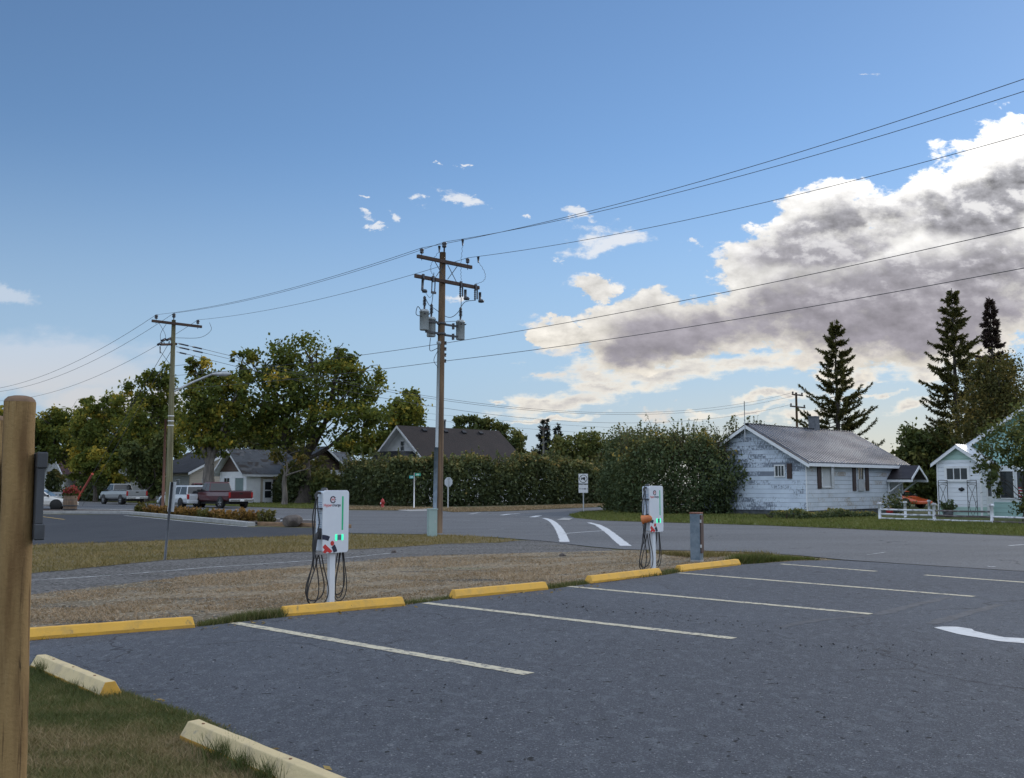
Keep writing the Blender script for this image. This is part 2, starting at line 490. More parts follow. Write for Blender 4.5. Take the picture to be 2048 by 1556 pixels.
# ------------------------------------------------------------------ ground materials
def ground_mat(name, layers, rough=.9, bump=.012, bscale=60, speck=None, spec=.3, cracks=0.0, crack_col=(.02, .02, .022)):
    """layers: [(colour)] first then (colour, scale, lo, hi, stretch) mixed over it by noise"""
    m = bpy.data.materials.new(name); m.use_nodes = True; t = NT(m.node_tree)
    out = t.n('ShaderNodeOutputMaterial'); b = t.n('ShaderNodeBsdfPrincipled'); t.t.links.new(b.outputs[0], out.inputs[0])
    co = t.vm('ADD', t.n('ShaderNodeTexCoord').outputs['Object'], t.vm('MULTIPLY', t.n('ShaderNodeObjectInfo').outputs['Location'], (3.1, 2.3, 0)))
    c = (*layers[0], 1)
    for k, (col, scl, lo, hi, st) in enumerate(layers[1:]):
        n = t.noise(t.mapping(co, loc=(k * 13.7, k * 5.1, 0), rot=(0, 0, R(-45)), sc=st), scl, 6, .62)
        c = t.mix(t.step(n, lo, hi), c, col)
    if speck:
        for (col, scl, lo, hi) in speck:
            c = t.mix(t.step(t.noise(co, scl, 2, .5), lo, hi), c, col)
    if cracks:
        vo = t.n('ShaderNodeTexVoronoi', feature='DISTANCE_TO_EDGE')
        wn = t.n('ShaderNodeTexNoise'); t.put(wn.inputs['Vector'], co); wn.inputs['Scale'].default_value = .9; wn.inputs['Detail'].default_value = 6
        t.put(vo.inputs['Vector'], t.vm('ADD', co, t.vm('MULTIPLY', wn.outputs['Color'], (1.6, 1.6, 0)))); vo.inputs['Scale'].default_value = .17
        line = t.step(vo.outputs['Distance'], cracks, cracks * .25)
        line = t.m('MULTIPLY', line, t.step(t.noise(co, .35, 3), .46, .60))
        c = t.mix(t.m('MULTIPLY', line, .7), c, crack_col)
    t.put(b.inputs['Base Color'], c); b.inputs['Roughness'].default_value = rough; b.inputs['Specular IOR Level'].default_value = spec
    bp = t.n('ShaderNodeBump'); bp.inputs['Distance'].default_value = bump
    t.put(bp.inputs['Height'], t.noise(co, bscale, 5, .7)); t.put(b.inputs['Normal'], bp.outputs[0])
    MATS[name] = m
ground_mat('soil', [(.11, .10, .05), ((.075, .085, .035), .25, .4, .62, (1, 1, 1)), ((.14, .12, .07), 1.7, .5, .7, (1, 1, 1))])
ground_mat('lot_asphalt', [(0.098, 0.109, 0.131), ((0.076, 0.085, 0.103), .32, .42, .66, (1, .45, 1)), ((0.134, 0.147, 0.169), .55, .54, .76, (1, .3, 1)), ((0.071, 0.079, 0.095), 1.6, .53, .70, (1, .5, 1)), ((0.178, 0.193, 0.215), .9, .66, .80, (1, .16, 1)),
           ((0.074, 0.081, 0.098), .14, .42, .60, (1, .8, 1)), ((0.058, 0.064, 0.076), 3.0, .55, .70, (1, .4, 1)), ((0.118, 0.130, 0.149), 9, .47, .70, (1, .6, 1)), ((0.074, 0.081, 0.096), 15, .50, .70, (1, .6, 1))],
           rough=.88, bump=.014, bscale=60, speck=[((0.167, 0.179, 0.198), 70, .57, .68), ((0.047, 0.052, 0.061), 55, .56, .66), ((0.268, 0.279, 0.293), 30, .69, .73), ((0.018, 0.019, 0.021), 12, .68, .715)], spec=.3, cracks=.0035)
ground_mat('street_asphalt', [(0.138, 0.143, 0.152), ((0.110, 0.114, 0.121), .3, .4, .65, (.35, 1, 1)), ((0.170, 0.175, 0.182), .8, .6, .8, (.3, 1, 1)), ((0.101, 0.104, 0.110), 2.2, .58, .72, (.3, 1, 1))],
           rough=.85, bump=.014, bscale=40, speck=[((0.212, 0.212, 0.216), 30, .585, .68), ((0.055, 0.055, 0.060), 22, .58, .67)], spec=.3, cracks=.005)
ground_mat('new_asphalt', [(0.034, 0.036, 0.042), ((0.042, 0.044, 0.050), .35, .4, .65, (1, .4, 1)), ((0.029, 0.030, 0.036), 1.2, .5, .7, (1, .3, 1))], rough=.82, bump=.008, bscale=60, spec=.4)
ground_mat('gravel', [(.150, .145, .140), ((.11, .105, .10), 1.1, .42, .62, (.3, 1, 1)), ((.17, .15, .115), .6, .55, .72, (.3, 1, 1))], rough=.95, bump=.04, bscale=26, speck=[((.29, .285, .28), 15, .56, .66), ((.04, .038, .038), 11, .55, .64)])
ground_mat('dry_soil', [(.255, .20, .13), ((.17, .14, .095), .7, .45, .62, (.35, 1, 1)), ((.055, .052, .050), 1.3, .55, .66, (.25, 1, 1)), ((.17, .17, .09), .5, .6, .75, (.5, 1, 1))], rough=.95, bump=.03, bscale=30, speck=[((.46, .40, .30), 16, .56, .66), ((.07, .065, .06), 9, .60, .66)])
ground_mat('verge_soil', [(.185, .145, .075), ((.13, .115, .05), .6, .42, .65, (.35, 1, 1)), ((.20, .16, .085), 1.3, .52, .7, (.35, 1, 1))], rough=.95, bump=.03, bscale=30)
ground_mat('lawn_soil', [(.085, .095, .035), ((.13, .12, .06), .8, .45, .62, (1, 1, 1)), ((.055, .065, .026), 2.2, .5, .7, (1, 1, 1))], rough=.95, bump=.03, bscale=30)
ground_mat('green_soil', [(.085, .10, .035), ((.115, .11, .05), .5, .45, .65, (.4, 1, 1)), ((.06, .078, .026), 1.5, .5, .7, (1, 1, 1))], rough=.95, bump=.03, bscale=30)
mat('concrete', (.36, .36, .35), (.28, .28, .275), 3, .85, .004, 60, fine=.35)
mat('mulch', (.045, .032, .026), (.075, .055, .045), 12, .95, .03, 30)
mat('timber_edging', (.30, .19, .11), (.20, .125, .075), 3, .85, .006, 30, sc=(1, 1, 4))
mat('white_paint', (.60, .61, .62), (.40, .41, .42), 9, .7, .002, 60, lo=.50, hi=.72, fine=.3)
mat('stall_paint', (.55, .50, .37), (.17, .165, .155), 18, .78, .002, 60, lo=.49, hi=.64, fine=.6)
mat('worn_white_paint', (.36, .37, .375), (.17, .175, .185), 6, .8, lo=.40, hi=.62, fine=.4)
mat('lot_yellow_paint', (.55, .36, .06), (.42, .28, .06), 6, .7)

# ------------------------------------------------------------------ ground sheets
sheet('ground', [(-900, -120), (900, -120), (900, 1600), (-900, 1600)], 0.0, 'soil')
gp = lambda L: [G(*p) for p in L]
LANE = gp([(-500, 1190), (65, 1146), (330, 1119), (560, 1105), (780, 1094), (960, 1084), (1100, 1080), (1180, 1095), (1250, 1102), (1100, 1106), (900, 1112), (800, 1117), (620, 1133), (400, 1153), (200, 1176), (65, 1192), (-500, 1250)])
sheet('gravel_lane', LANE, .005, 'gravel', .07, .4, 1)
FIELD = gp([(-500, 1250), (65, 1190), (200, 1174), (400, 1151), (620, 1131), (800, 1116), (900, 1111), (1100, 1105), (1250, 1101), (1480, 1105), (1590, 1112), (1665, 1121), (1600, 1123), (1480, 1131), (1365, 1146), (1330, 1152), (1190, 1169), (1090, 1182), (915, 1199), (810, 1213), (575, 1237), (480, 1248), (387, 1258), (200, 1274), (65, 1286), (-500, 1345)])
sheet('dry_field', FIELD, .009, 'dry_soil', .05, .4, 2)
VERGE = gp([(-500, 1140), (65, 1092), (300, 1083), (500, 1077), (690, 1070), (870, 1071), (960, 1074), (1040, 1082), (1000, 1086), (900, 1088), (780, 1096), (560, 1107), (330, 1121), (65, 1148), (-500, 1195)])
sheet('grass_verge', VERGE, .013, 'verge_soil', .06, .4, 3)
NEWLOT = gp([(-700, 1150), (-500, 1138), (65, 1091), (300, 1082), (500, 1076), (690, 1069), (705, 1062), (690, 1057), (640, 1057), (515, 1054), (505, 1055), (250, 1030), (90, 1029), (-300, 1036)])
sheet('side_parking_lot', NEWLOT, .010, 'new_asphalt', .02, .6, 4)
STREET = gp([(2700, 1108), (2048, 1074), (1800, 1063), (1530, 1052), (1330, 1046), (1200, 1042), (1148, 1036), (1135, 1031), (1165, 1023), (1230, 1018), (1400, 1011), (1700, 1003.5), (1700, 1000.5), (1400, 1007), (1230, 1013.5), (1000, 1023.5), (905, 1025), (870, 1021), (800, 1022), (700, 1021), (600, 1018), (500, 1014.5), (240, 1005), (0, 998.5), (-500, 992), (-500, 1003), (0, 1021), (90, 1027), (270, 1030), (515, 1051), (640, 1055), (690, 1059), (700, 1067), (870, 1070), (1000, 1076), (1100, 1084), (1180, 1094), (1250, 1100), (1480, 1104), (1600, 1112), (1690, 1121), (2048, 1144), (2700, 1186)])
sheet('street', STREET, .016, 'street_asphalt', .015, .8, 5)
LOT = gp([(-160, 1312), (65, 1285), (200, 1273), (387, 1257), (480, 1247), (575, 1236), (810, 1213), (915, 1199), (1090, 1182), (1190, 1169), (1330, 1152), (1365, 1146), (1480, 1131), (1600, 1123), (1680, 1122), (2048, 1145), (2700, 1187)]) + [Vector((22, 2, 0)), Vector((22, -9, 0)), Vector((1.2, -9, 0)), Vector((-.1, 3.2, 0))] + gp([(720, 1640), (640, 1590), (520, 1520), (440, 1470), (385, 1440), (330, 1424), (240, 1392), (150, 1368), (60, 1340), (-60, 1318)])
sheet('parking_lot', LOT, .020, 'lot_asphalt', .018, .5, 6)
LAWN = gp([(-400, 1290), (-60, 1317), (60, 1339), (150, 1367), (240, 1391), (330, 1423), (385, 1439), (440, 1469), (520, 1519), (640, 1589), (720, 1639)]) + [Vector((-.1, 3.2, 0)), Vector((1.2, -6, 0)), Vector((-9, -6, 0)), Vector((-12, 6, 0))]
sheet('lawn', LAWN, .024, 'lawn_soil', .03, .2, 7)
RIGHTV = gp([(2700, 1107), (2048, 1073), (1800, 1062), (1530, 1051), (1330, 1045), (1200, 1041.5), (1150, 1037), (1136, 1031), (1166, 1023.5), (1230, 1019), (1400, 1012), (1700, 1004.5), (2048, 1002), (2700, 1015)])
sheet('house_lawn', RIGHTV, .013, 'green_soil', .05, .5, 8)
STRIP = gp([(905, 1024.5), (1000, 1023), (1230, 1013), (1400, 1006.5), (1400, 1001), (1230, 1007), (1000, 1015), (905, 1016.5), (640, 1012), (690, 1019), (790, 1021), (870, 1020)])
sheet('dry_strip', STRIP, .026, 'verge_soil', .03, .8, 9)
FARV = gp([(-500, 991.5), (0, 998), (240, 1004.5), (500, 1014), (690, 1019.5), (690, 1006), (500, 1002), (240, 996), (0, 992), (-500, 987)])
sheet('far_verge', FARV, .030, 'green_soil', .03, .8, 10)
sheet('driveway_apron', gp([(795, 1021.5), (806, 1018.5), (880, 1017.8), (884, 1020.5), (870, 1022.5), (820, 1023.5)]), .034, 'concrete')
sheet('kerb_ramp', gp([(1113, 1041), (1128, 1036.5), (1146, 1037.5), (1138, 1042)]), .034, 'concrete')

# kerbs: real steps
def kerb(name, pts, h, w, material, label=None):
    mb = MB(); pts = [Vector(p[:2]) for p in pts]; L, Rr = [], []
    for i, p in enumerate(pts):
        d = (pts[min(i + 1, len(pts) - 1)] - pts[max(i - 1, 0)]).normalized(); n = Vector((-d.y, d.x))
        L.append(p + n * w / 2); Rr.append(p - n * w / 2)
    n = len(pts)
    vs = [(*q, 0) for q in L] + [(*q, h) for q in L] + [(*q, h) for q in Rr] + [(*q, 0) for q in Rr]
    fs = []
    for i in range(n - 1):
        for a, b in ((0, 1), (1, 2), (2, 3)):
            fs.append((a * n + i, a * n + i + 1, b * n + i + 1, b * n + i))
    fs += [(0, n, 2 * n, 3 * n), (n - 1, 2 * n - 1, 3 * n - 1, 4 * n - 1)]
    mb.add(vs, fs)
    o = mb.build(name, material, None, bevel=.02)
    bm = bmesh.new(); bm.from_mesh(o.data); bmesh.ops.recalc_face_normals(bm, faces=bm.faces); bm.to_mesh(o.data); bm.free()
    return tag(o, kind='structure')
kerb('kerb', gp([(-400, 1031.5), (90, 1027.5), (180, 1027.2), (245, 1027.5), (290, 1031), (370, 1038.5), (440, 1045.5), (503, 1052.5)]), .17, .32, 'concrete')
kerb('timber_kerb', gp([(517, 1051), (560, 1052.5), (640, 1054.5), (700, 1057)]), .16, .16, 'timber_edging')
ISLAND = gp([(-400, 1028), (90, 1024.5), (245, 1024.5), (290, 1028), (370, 1035), (440, 1042), (517, 1049.5), (640, 1053), (690, 1055), (690, 1046), (520, 1040), (400, 1031), (280, 1022.5), (120, 1019.5), (-400, 1021)])
sheet('planting_bed', ISLAND, .09, 'mulch', .04, .4, 11)
kerb('street_side_kerb', gp([(690, 1055), (690, 1047), (520, 1041), (400, 1032), (280, 1023.5), (120, 1020.5), (-400, 1022)]), .12, .2, 'concrete')

# ------------------------------------------------------------------ painted markings
def stall(a, b, wa, wb): 
    A, B = G(*a), G(*b)
    return band('stall_line', [A.lerp(B, k / 6) for k in range(7)], [wa + (wb - wa) * k / 6 for k in range(7)], .0245, 'stall_paint', .004)
for a, b in (((468, 1249), (1058, 1353)), ((850, 1209), (1468, 1281)), ((1138, 1175.5), (1742, 1231.5)), ((1356, 1148), (1948, 1196)), ((1562, 1130), (1752, 1145)), ((1850, 1152.5), (2300, 1186))):
    stall(a, b, .15, .15)
mat('tyre_rubber', (.052, .055, .064), (.085, .091, .105), 9, .85, lo=.40, hi=.60, fine=.5)
for L_, w_ in (([(1752, 1233), (1790, 1223), (1840, 1210), (1900, 1197)], .16), ([(1862, 1251), (1930, 1231), (2000, 1212)], .16), ([(1560, 1258), (1640, 1243), (1735, 1235)], .14), ([(395, 1292), (520, 1285), (610, 1291), (700, 1312)], .03), ([(545, 1283), (700, 1265), (790, 1268)], .03)):
    band('tyre_mark', gp(L_), w_, .0222, 'tyre_rubber', .02)
# the near part of a large white pavement arrow at the right edge
sheet('pavement_arrow', gp([(1868, 1259), (1885, 1257), (1915, 1257.5), (1944, 1262), (1949, 1266), (1975, 1272), (2010, 1279), (2060, 1281.5), (2160, 1290), (2160, 1299), (2060, 1292), (2000, 1287), (1960, 1280), (1915, 1272), (1885, 1264)]), .0245, 'white_paint', .006, .12, 3)
band('crossing_line', gp([(1089, 1037), (1098, 1040), (1106, 1045), (1114, 1053), (1121, 1064), (1126, 1075), (1129, 1085)]), [.24, .26, .28, .30, .30, .30, .30], .0205, 'white_paint', .012)
band('crossing_line', gp([(1178, 1046), (1196, 1051), (1208, 1058), (1219, 1066), (1232, 1077), (1244, 1087), (1252, 1093)]), [.2, .26, .30, .30, .30, .32, .30], .0205, 'white_paint', .012)
band('faded_line', gp([(1117, 1049), (1188, 1049.4)]), .10, .0205, 'worn_white_paint', .01)
band('faded_line', gp([(1126, 1068.5), (1160, 1065.5), (1210, 1062.2)]), .10, .0205, 'white_paint', .008)
band('faded_line', gp([(1222, 1062), (1262, 1062.6)]), .10, .0205, 'worn_white_paint', .01)
band('faded_line', gp([(902, 1027), (950, 1028), (1020, 1031), (1098, 1037.5)]), .10, .0205, 'worn_white_paint', .01)
band('faded_line', gp([(888, 1040), (970, 1043), (1060, 1046)]), .10, .0205, 'worn_white_paint', .02)
band('faded_line', gp([(1003, 1031), (1018, 1028.8), (1038, 1028)]), .3, .0209, 'white_paint', .03)
band('faded_line', gp([(1064, 1035), (1078, 1032)]), .35, .0209, 'white_paint', .02)
band('faded_line', gp([(940, 1029), (958, 1025.5)]), .3, .0209, 'worn_white_paint', .03)
band('faded_line', gp([(978, 1060), (1008, 1059)]), .12, .0205, 'worn_white_paint', .02)
band('faded_line', gp([(1735, 1111), (1772, 1105.5)]), .07, .0205, 'worn_white_paint', .012)
band('faded_line', gp([(2018, 1092.5), (2048, 1090.5)]), .10, .0205, 'white_paint', .012)
band('faded_line', gp([(1975, 1134), (1982, 1135.5), (1990, 1134.5)]), .05, .0205, 'white_paint', .006)
band('lane_chalk_line', gp([(-200, 1181), (65, 1161), (150, 1156), (240, 1150), (330, 1142.5), (420, 1135), (500, 1130), (600, 1123), (690, 1116.5), (780, 1107)]), .045, .0085, 'white_paint', .012)
band('lot_edge_line', gp([(248, 1031.5), (300, 1036), (370, 1043), (430, 1048.5), (494, 1054)]), .10, .0145, 'white_paint', .006)
band('yellow_stall_line', gp([(80, 1033), (129, 1039.5)]), .13, .0145, 'lot_yellow_paint', .004)
# ------------------------------------------------------------------ materials of the things
ground_mat('post_wood', [(.30, .195, .085), ((.15, .085, .036), 5, .42, .64, (1, 1, .10)), ((.34, .25, .13), 9, .54, .74, (1, 1, .06)), ((.10, .058, .026), 26, .56, .66, (1, 1, .04)), ((.045, .028, .015), 34, .66, .70, (1, 1, .025)), ((.06, .036, .02), 8, .70, .745, (1, 1, .7))], rough=.85, bump=.006, bscale=40, spec=.25)
mat('post_top', (.21, .13, .08), (.12, .08, .05), 9, .85)
mat('dark_metal', (.035, .038, .045), (.055, .06, .07), 5, .5)
ground_mat('stop_yellow', [(.74, .42, .075), ((.60, .36, .09), 5, .45, .68, (1, 1, 1)), ((.38, .25, .10), 8, .63, .74, (1, .3, 1)), ((.10, .085, .06), 13, .69, .75, (1, .5, 1)), ((.42, .40, .36), 26, .685, .72, (1, 1, 1))], rough=.78, bump=.006, bscale=45)
ground_mat('stop_faded', [(.64, .52, .30), ((.50, .41, .26), 5, .45, .68, (1, 1, 1)), ((.36, .32, .25), 8, .62, .74, (1, .3, 1)), ((.16, .14, .11), 15, .68, .75, (1, .5, 1)), ((.44, .42, .38), 24, .67, .72, (1, 1, 1))], rough=.82, bump=.006, bscale=45)
mat('stop_gold', (.66, .36, .035), (.52, .29, .05), 4, .75, fine=.3)
mat('rust_bar', (.22, .10, .05), (.14, .06, .03), 20, .9)
mat('white_shell', (.69, .72, .76), (.65, .68, .73), 3, .35, spec=.5)
mat('side_shell', (.58, .64, .72), (.54, .60, .68), 3, .4)
mat('black_rubber', (.018, .018, .020), (.03, .03, .033), 30, .5)
mat('navy_print', (.015, .018, .045), None, 4, .5)
mat('red_print', (.60, .035, .03), None, 4, .5)
mat('dim_green_led', (.01, .26, .13), None, 4, .3, emit=(.0, .45, .20, .28))
mat('bright_green_led', (.05, .8, .45), None, 4, .3, emit=(.05, 1.0, .45, 1.0))
mat('grey_screen', (.16, .19, .24), None, 4, .25)
mat('sticker', (.62, .70, .80), None, 6, .5)
mat('blue_print', (.16, .25, .42), None, 4, .5)
mat('orange_bag', (.62, .20, .06), (.45, .13, .04), 6, .45, .004, 30)
mat('galvanised', (.19, .235, .28), (.12, .165, .21), 5, .55, .002, 40, metal=.25, fine=.5)
mat('brown_door', (.06, .035, .03), (.09, .05, .04), 6, .6)
mat('rust_red', (.28, .12, .08), (.20, .09, .06), 6, .8)
mat('pedestal_green', (.31, .41, .39), (.27, .37, .355), 3, .5)
mat('pole_wood', (.20, .13, .075), (.105, .068, .045), 2.0, .9, .008, 14, sc=(4, 4, .25), lo=.36, hi=.64, fine=.5)
mat('pole_green', (.22, .21, .12), (.14, .125, .07), 2.0, .9, .008, 14, sc=(4, 4, .25), fine=.4)
mat('arm_wood', (.055, .035, .028), (.085, .055, .042), 3, .9, sc=(1, 1, 1))
mat('insulator', (.03, .035, .045), (.05, .05, .06), 6, .3)
mat('transformer_grey', (.34, .38, .40), (.29, .33, .355), 2, .45, fine=.2)
mat('cable', (.022, .022, .025), None, 4, .6)
mat('wire_metal', (.05, .05, .055), None, 4, .5)
mat('sign_white', (.74, .75, .77), (.68, .69, .71), 5, .5)
mat('sign_back', (.50, .53, .56), (.44, .47, .50), 4, .5, metal=.3)
mat('sign_post', (.50, .52, .54), (.40, .42, .44), 4, .55, metal=.4)
mat('dark_post', (.13, .14, .16), (.09, .10, .115), 5, .6, metal=.4)
mat('street_green', (.02, .34, .22), None, 4, .45)
mat('street_teal', (.05, .40, .40), None, 4, .45)
mat('hydrant_red', (.42, .03, .03), (.32, .025, .025), 6, .5)
mat('barrel_wood', (.19, .13, .085), (.12, .08, .055), 4, .85, .005, 20, sc=(5, 5, .5), fine=.4)
mat('barrel_hoop', (.035, .033, .035), None, 4, .5)
mat('guard_red', (.70, .10, .05), (.6, .085, .045), 3, .5)
mat('stone', (.15, .125, .11), (.09, .075, .07), 4, .9, .02, 16, fine=.4)
mat('black_paint', (.02, .02, .022), None, 4, .5)
mat('rusty_dark', (.08, .055, .05), None, 4, .8)

RZ45 = R(45)
# ------------------------------------------------------------------ round wooden posts with a sign frame at the left edge
def wood_post(px, Y, label):
    c = P(px, 970, Y); e = empty('wooden_post', (c.x, c.y, 0), 0, label, 'post', 'round wooden posts of the sign')
    zt = 2.105; mb = MB(); n = 14; rr = random.Random(int(Y * 100))
    pts, rs = [], []
    for i in range(n + 1):
        z = zt * i / n
        pts.append((.038 * (1 - z / zt) + rr.gauss(0, .0008), rr.gauss(0, .0008), z)); rs.append(.076 - .005 * i / n + rr.gauss(0, .0006))
    mb.tube(pts, rs, 28, cap=False)
    mb.build('shaft', 'post_wood', e)
    tp = MB(); tp.lathe([(rs[-1], zt), (rs[-1] - .004, zt + .012), (rs[-1] - .018, zt + .026), (.03, zt + .032), (.0, zt + .033)], sides=28)
    tp.build('top', 'post_top', e)
    return e, c
pe, pc = wood_post(32, 4.9, 'thick round wooden post in front, with a dark metal frame on its right side')
pe2, pc2 = wood_post(-17, 6.3, 'round wooden post cut off by the left edge of the photo, behind the thick one')
d = (pc2 - pc); d.z = 0; L = d.length; ang = math.atan2(d.y, d.x)
fr = empty('sign_frame', (pc.x, pc.y, 0), ang, 'dark metal sign frame bolted to the side of the thick round wooden post', 'sign frame')
# local x runs from the near post to the far post, local -y is the right-hand (street) side
zb, zt = HZ(80, 1078, 4.9), HZ(80, 906, 4.9)
mb = MB(); mb.bb(-.10, L + .1, -.110, -.078, zb + .05, zt - .05); mb.build('panel', 'dark_metal', fr, .004)
for z0, z1, y in ((zb - .003, zb + .075, -.124), (zt - .075, zt + .003, -.124)):
    mb = MB(); mb.bb(-.125, L + .12, y, -.077, z0, z1); mb.build('rail', 'dark_metal', fr, .006)
mb = MB(); mb.bb(-.118, -.100, -.114, -.080, zb + .075, zt - .075); mb.build('end_channel', 'dark_metal', fr, .003)
mb = MB(); mb.bb(.2, L + .1, .084, .12, zb + .04, zt - .02); mb.build('rear_panel', 'dark_metal', fr, .004)

# ------------------------------------------------------------------ wheel stops
def stop_mesh(L, seed):
    mb = MB(); rr = random.Random(seed); n = 14
    prof = [(-.085, 0), (-.085, .035), (-.040, .122), (.040, .122), (.085, .035), (.085, 0)]
    rows = []
    for i in range(n + 1):
        x = -L / 2 + L * i / n
        rows.append([(x + ((.025 if i == n else -.025) * (1 - q[1] / .122) if i in (0, n) else 0), q[0] + rr.gauss(0, .0012), q[1] + (rr.gauss(0, .0012) if q[1] > .01 else 0)) for q in prof])
    return rows
def wheel_stop(a, b, mats, label, seed, L=1.83, bars=False):
    A, B = Vector(a), Vector(b); A.z = B.z = 0
    c = (A + B) / 2; d = B - A; rz = math.atan2(d.y, d.x)
    e = empty('wheel_stop', (c.x, c.y, .0205), rz, label, 'wheel stop', 'concrete wheel stops of the parking lot')
    rows = stop_mesh(L, seed); n = len(rows) - 1; mb = MB()
    vs = [p for r in rows for p in r]
    for i in range(n):
        for k in range(5):
            a0 = i * 6 + k
            mb.f.append([a0, a0 + 6, a0 + 7, a0 + 1]); mb.mi.append(1 if k in (0, 4) else 0); mb.sm.append(False)
    mb.v = vs
    mb.f.append([5, 4, 3, 2, 1, 0][::-1]); mb.mi.append(2); mb.sm.append(False)
    mb.f.append([n * 6 + k for k in range(6)][::-1]); mb.mi.append(2); mb.sm.append(False)
    o = mb.build('body', mats, e, .006)
    bm = bmesh.new(); bm.from_mesh(o.data); bmesh.ops.recalc_face_normals(bm, faces=bm.faces); bm.to_mesh(o.data); bm.free()
    if bars:
        for x in (-L * .3, 0, L * .3) if bars == 3 else (-L * .42, L * .2):
            p = MB(); p.lathe([(.0, .1265), (.010, .126), (.011, .120)], (x, 0, 0), 10); p.build('pin', 'rust_bar', e)
    return e
Yw = ['stop_yellow', 'stop_gold', 'stop_yellow']; Fd = ['stop_faded', 'stop_gold', 'stop_gold']
def by_front(pa, pb, label, mats, seed):
    """place by the two bottom corners of its street-side face"""
    A, B = G(*pa), G(*pb); d = (B - A).normalized(); n = Vector((-d.y, d.x, 0))
    return wheel_stop(A + n * .085, B + n * .085, mats, label, seed, (B - A).length)
e0 = G(389, 1259); d0 = (e0 - G(66, 1284)).normalized()
A = e0 - d0 * 1.86
wheel_stop(A + Vector((-d0.y, d0.x, 0)) * .085, e0 + Vector((-d0.y, d0.x, 0)) * .085, Yw, 'yellow wheel stop reaching behind the thick round post, with scratched top edge', 1)
by_front((572, 1236.5), (808, 1215), 'yellow wheel stop in front of the charger standing nearest to the posts', Yw, 2)
by_front((914, 1200), (1095, 1182), 'yellow wheel stop standing alone between the two chargers', Yw, 3)
by_front((1186, 1169), (1323, 1152), 'yellow wheel stop at the foot of the charger with the orange bag', Yw, 4)
by_front((1364, 1146), (1481, 1132), 'yellow wheel stop in front of the grey metal cabinet, beside tall grass', Yw, 5)
n1a, n1b = G(222, 1399), G(66, 1337)
n1a, n1b = G(219, 1400), G(80, 1340)
dd = (n1a - n1b).normalized()
wheel_stop(n1a - dd * 1.72, n1a, Fd, 'faded cream wheel stop on the lawn edge, showing its yellow end', 6, 1.72, 3)
n2 = G(386, 1484)
wheel_stop(n2, n2 + dd * 1.83, Fd, 'faded cream wheel stop cut off by the bottom edge of the photo', 7, 1.83, 2)

# ------------------------------------------------------------------ lettering helper
def text(body, size, loc, rot, material, parent, name='lettering', ext=.0008, align='CENTER', xs=1.0):
    cu = bpy.data.curves.new(name, 'FONT'); cu.body = body; cu.size = size; cu.extrude = ext; cu.align_x = align; cu.align_y = 'CENTER'
    cu.offset = size * .012
    cu.materials.append(MATS[material])
    tmp = bpy.data.objects.new(name, cu); COL.objects.link(tmp)
    bpy.context.view_layer.update()
    me = bpy.data.meshes.new_from_object(tmp.evaluated_get(bpy.context.evaluated_depsgraph_get()))
    bpy.data.objects.remove(tmp); bpy.data.curves.remove(cu)
    o = bpy.data.objects.new(name, me); COL.objects.link(o); o.parent = parent
    o.location = loc; o.rotation_euler = rot; o.scale = (xs, 1, 1)
    return o

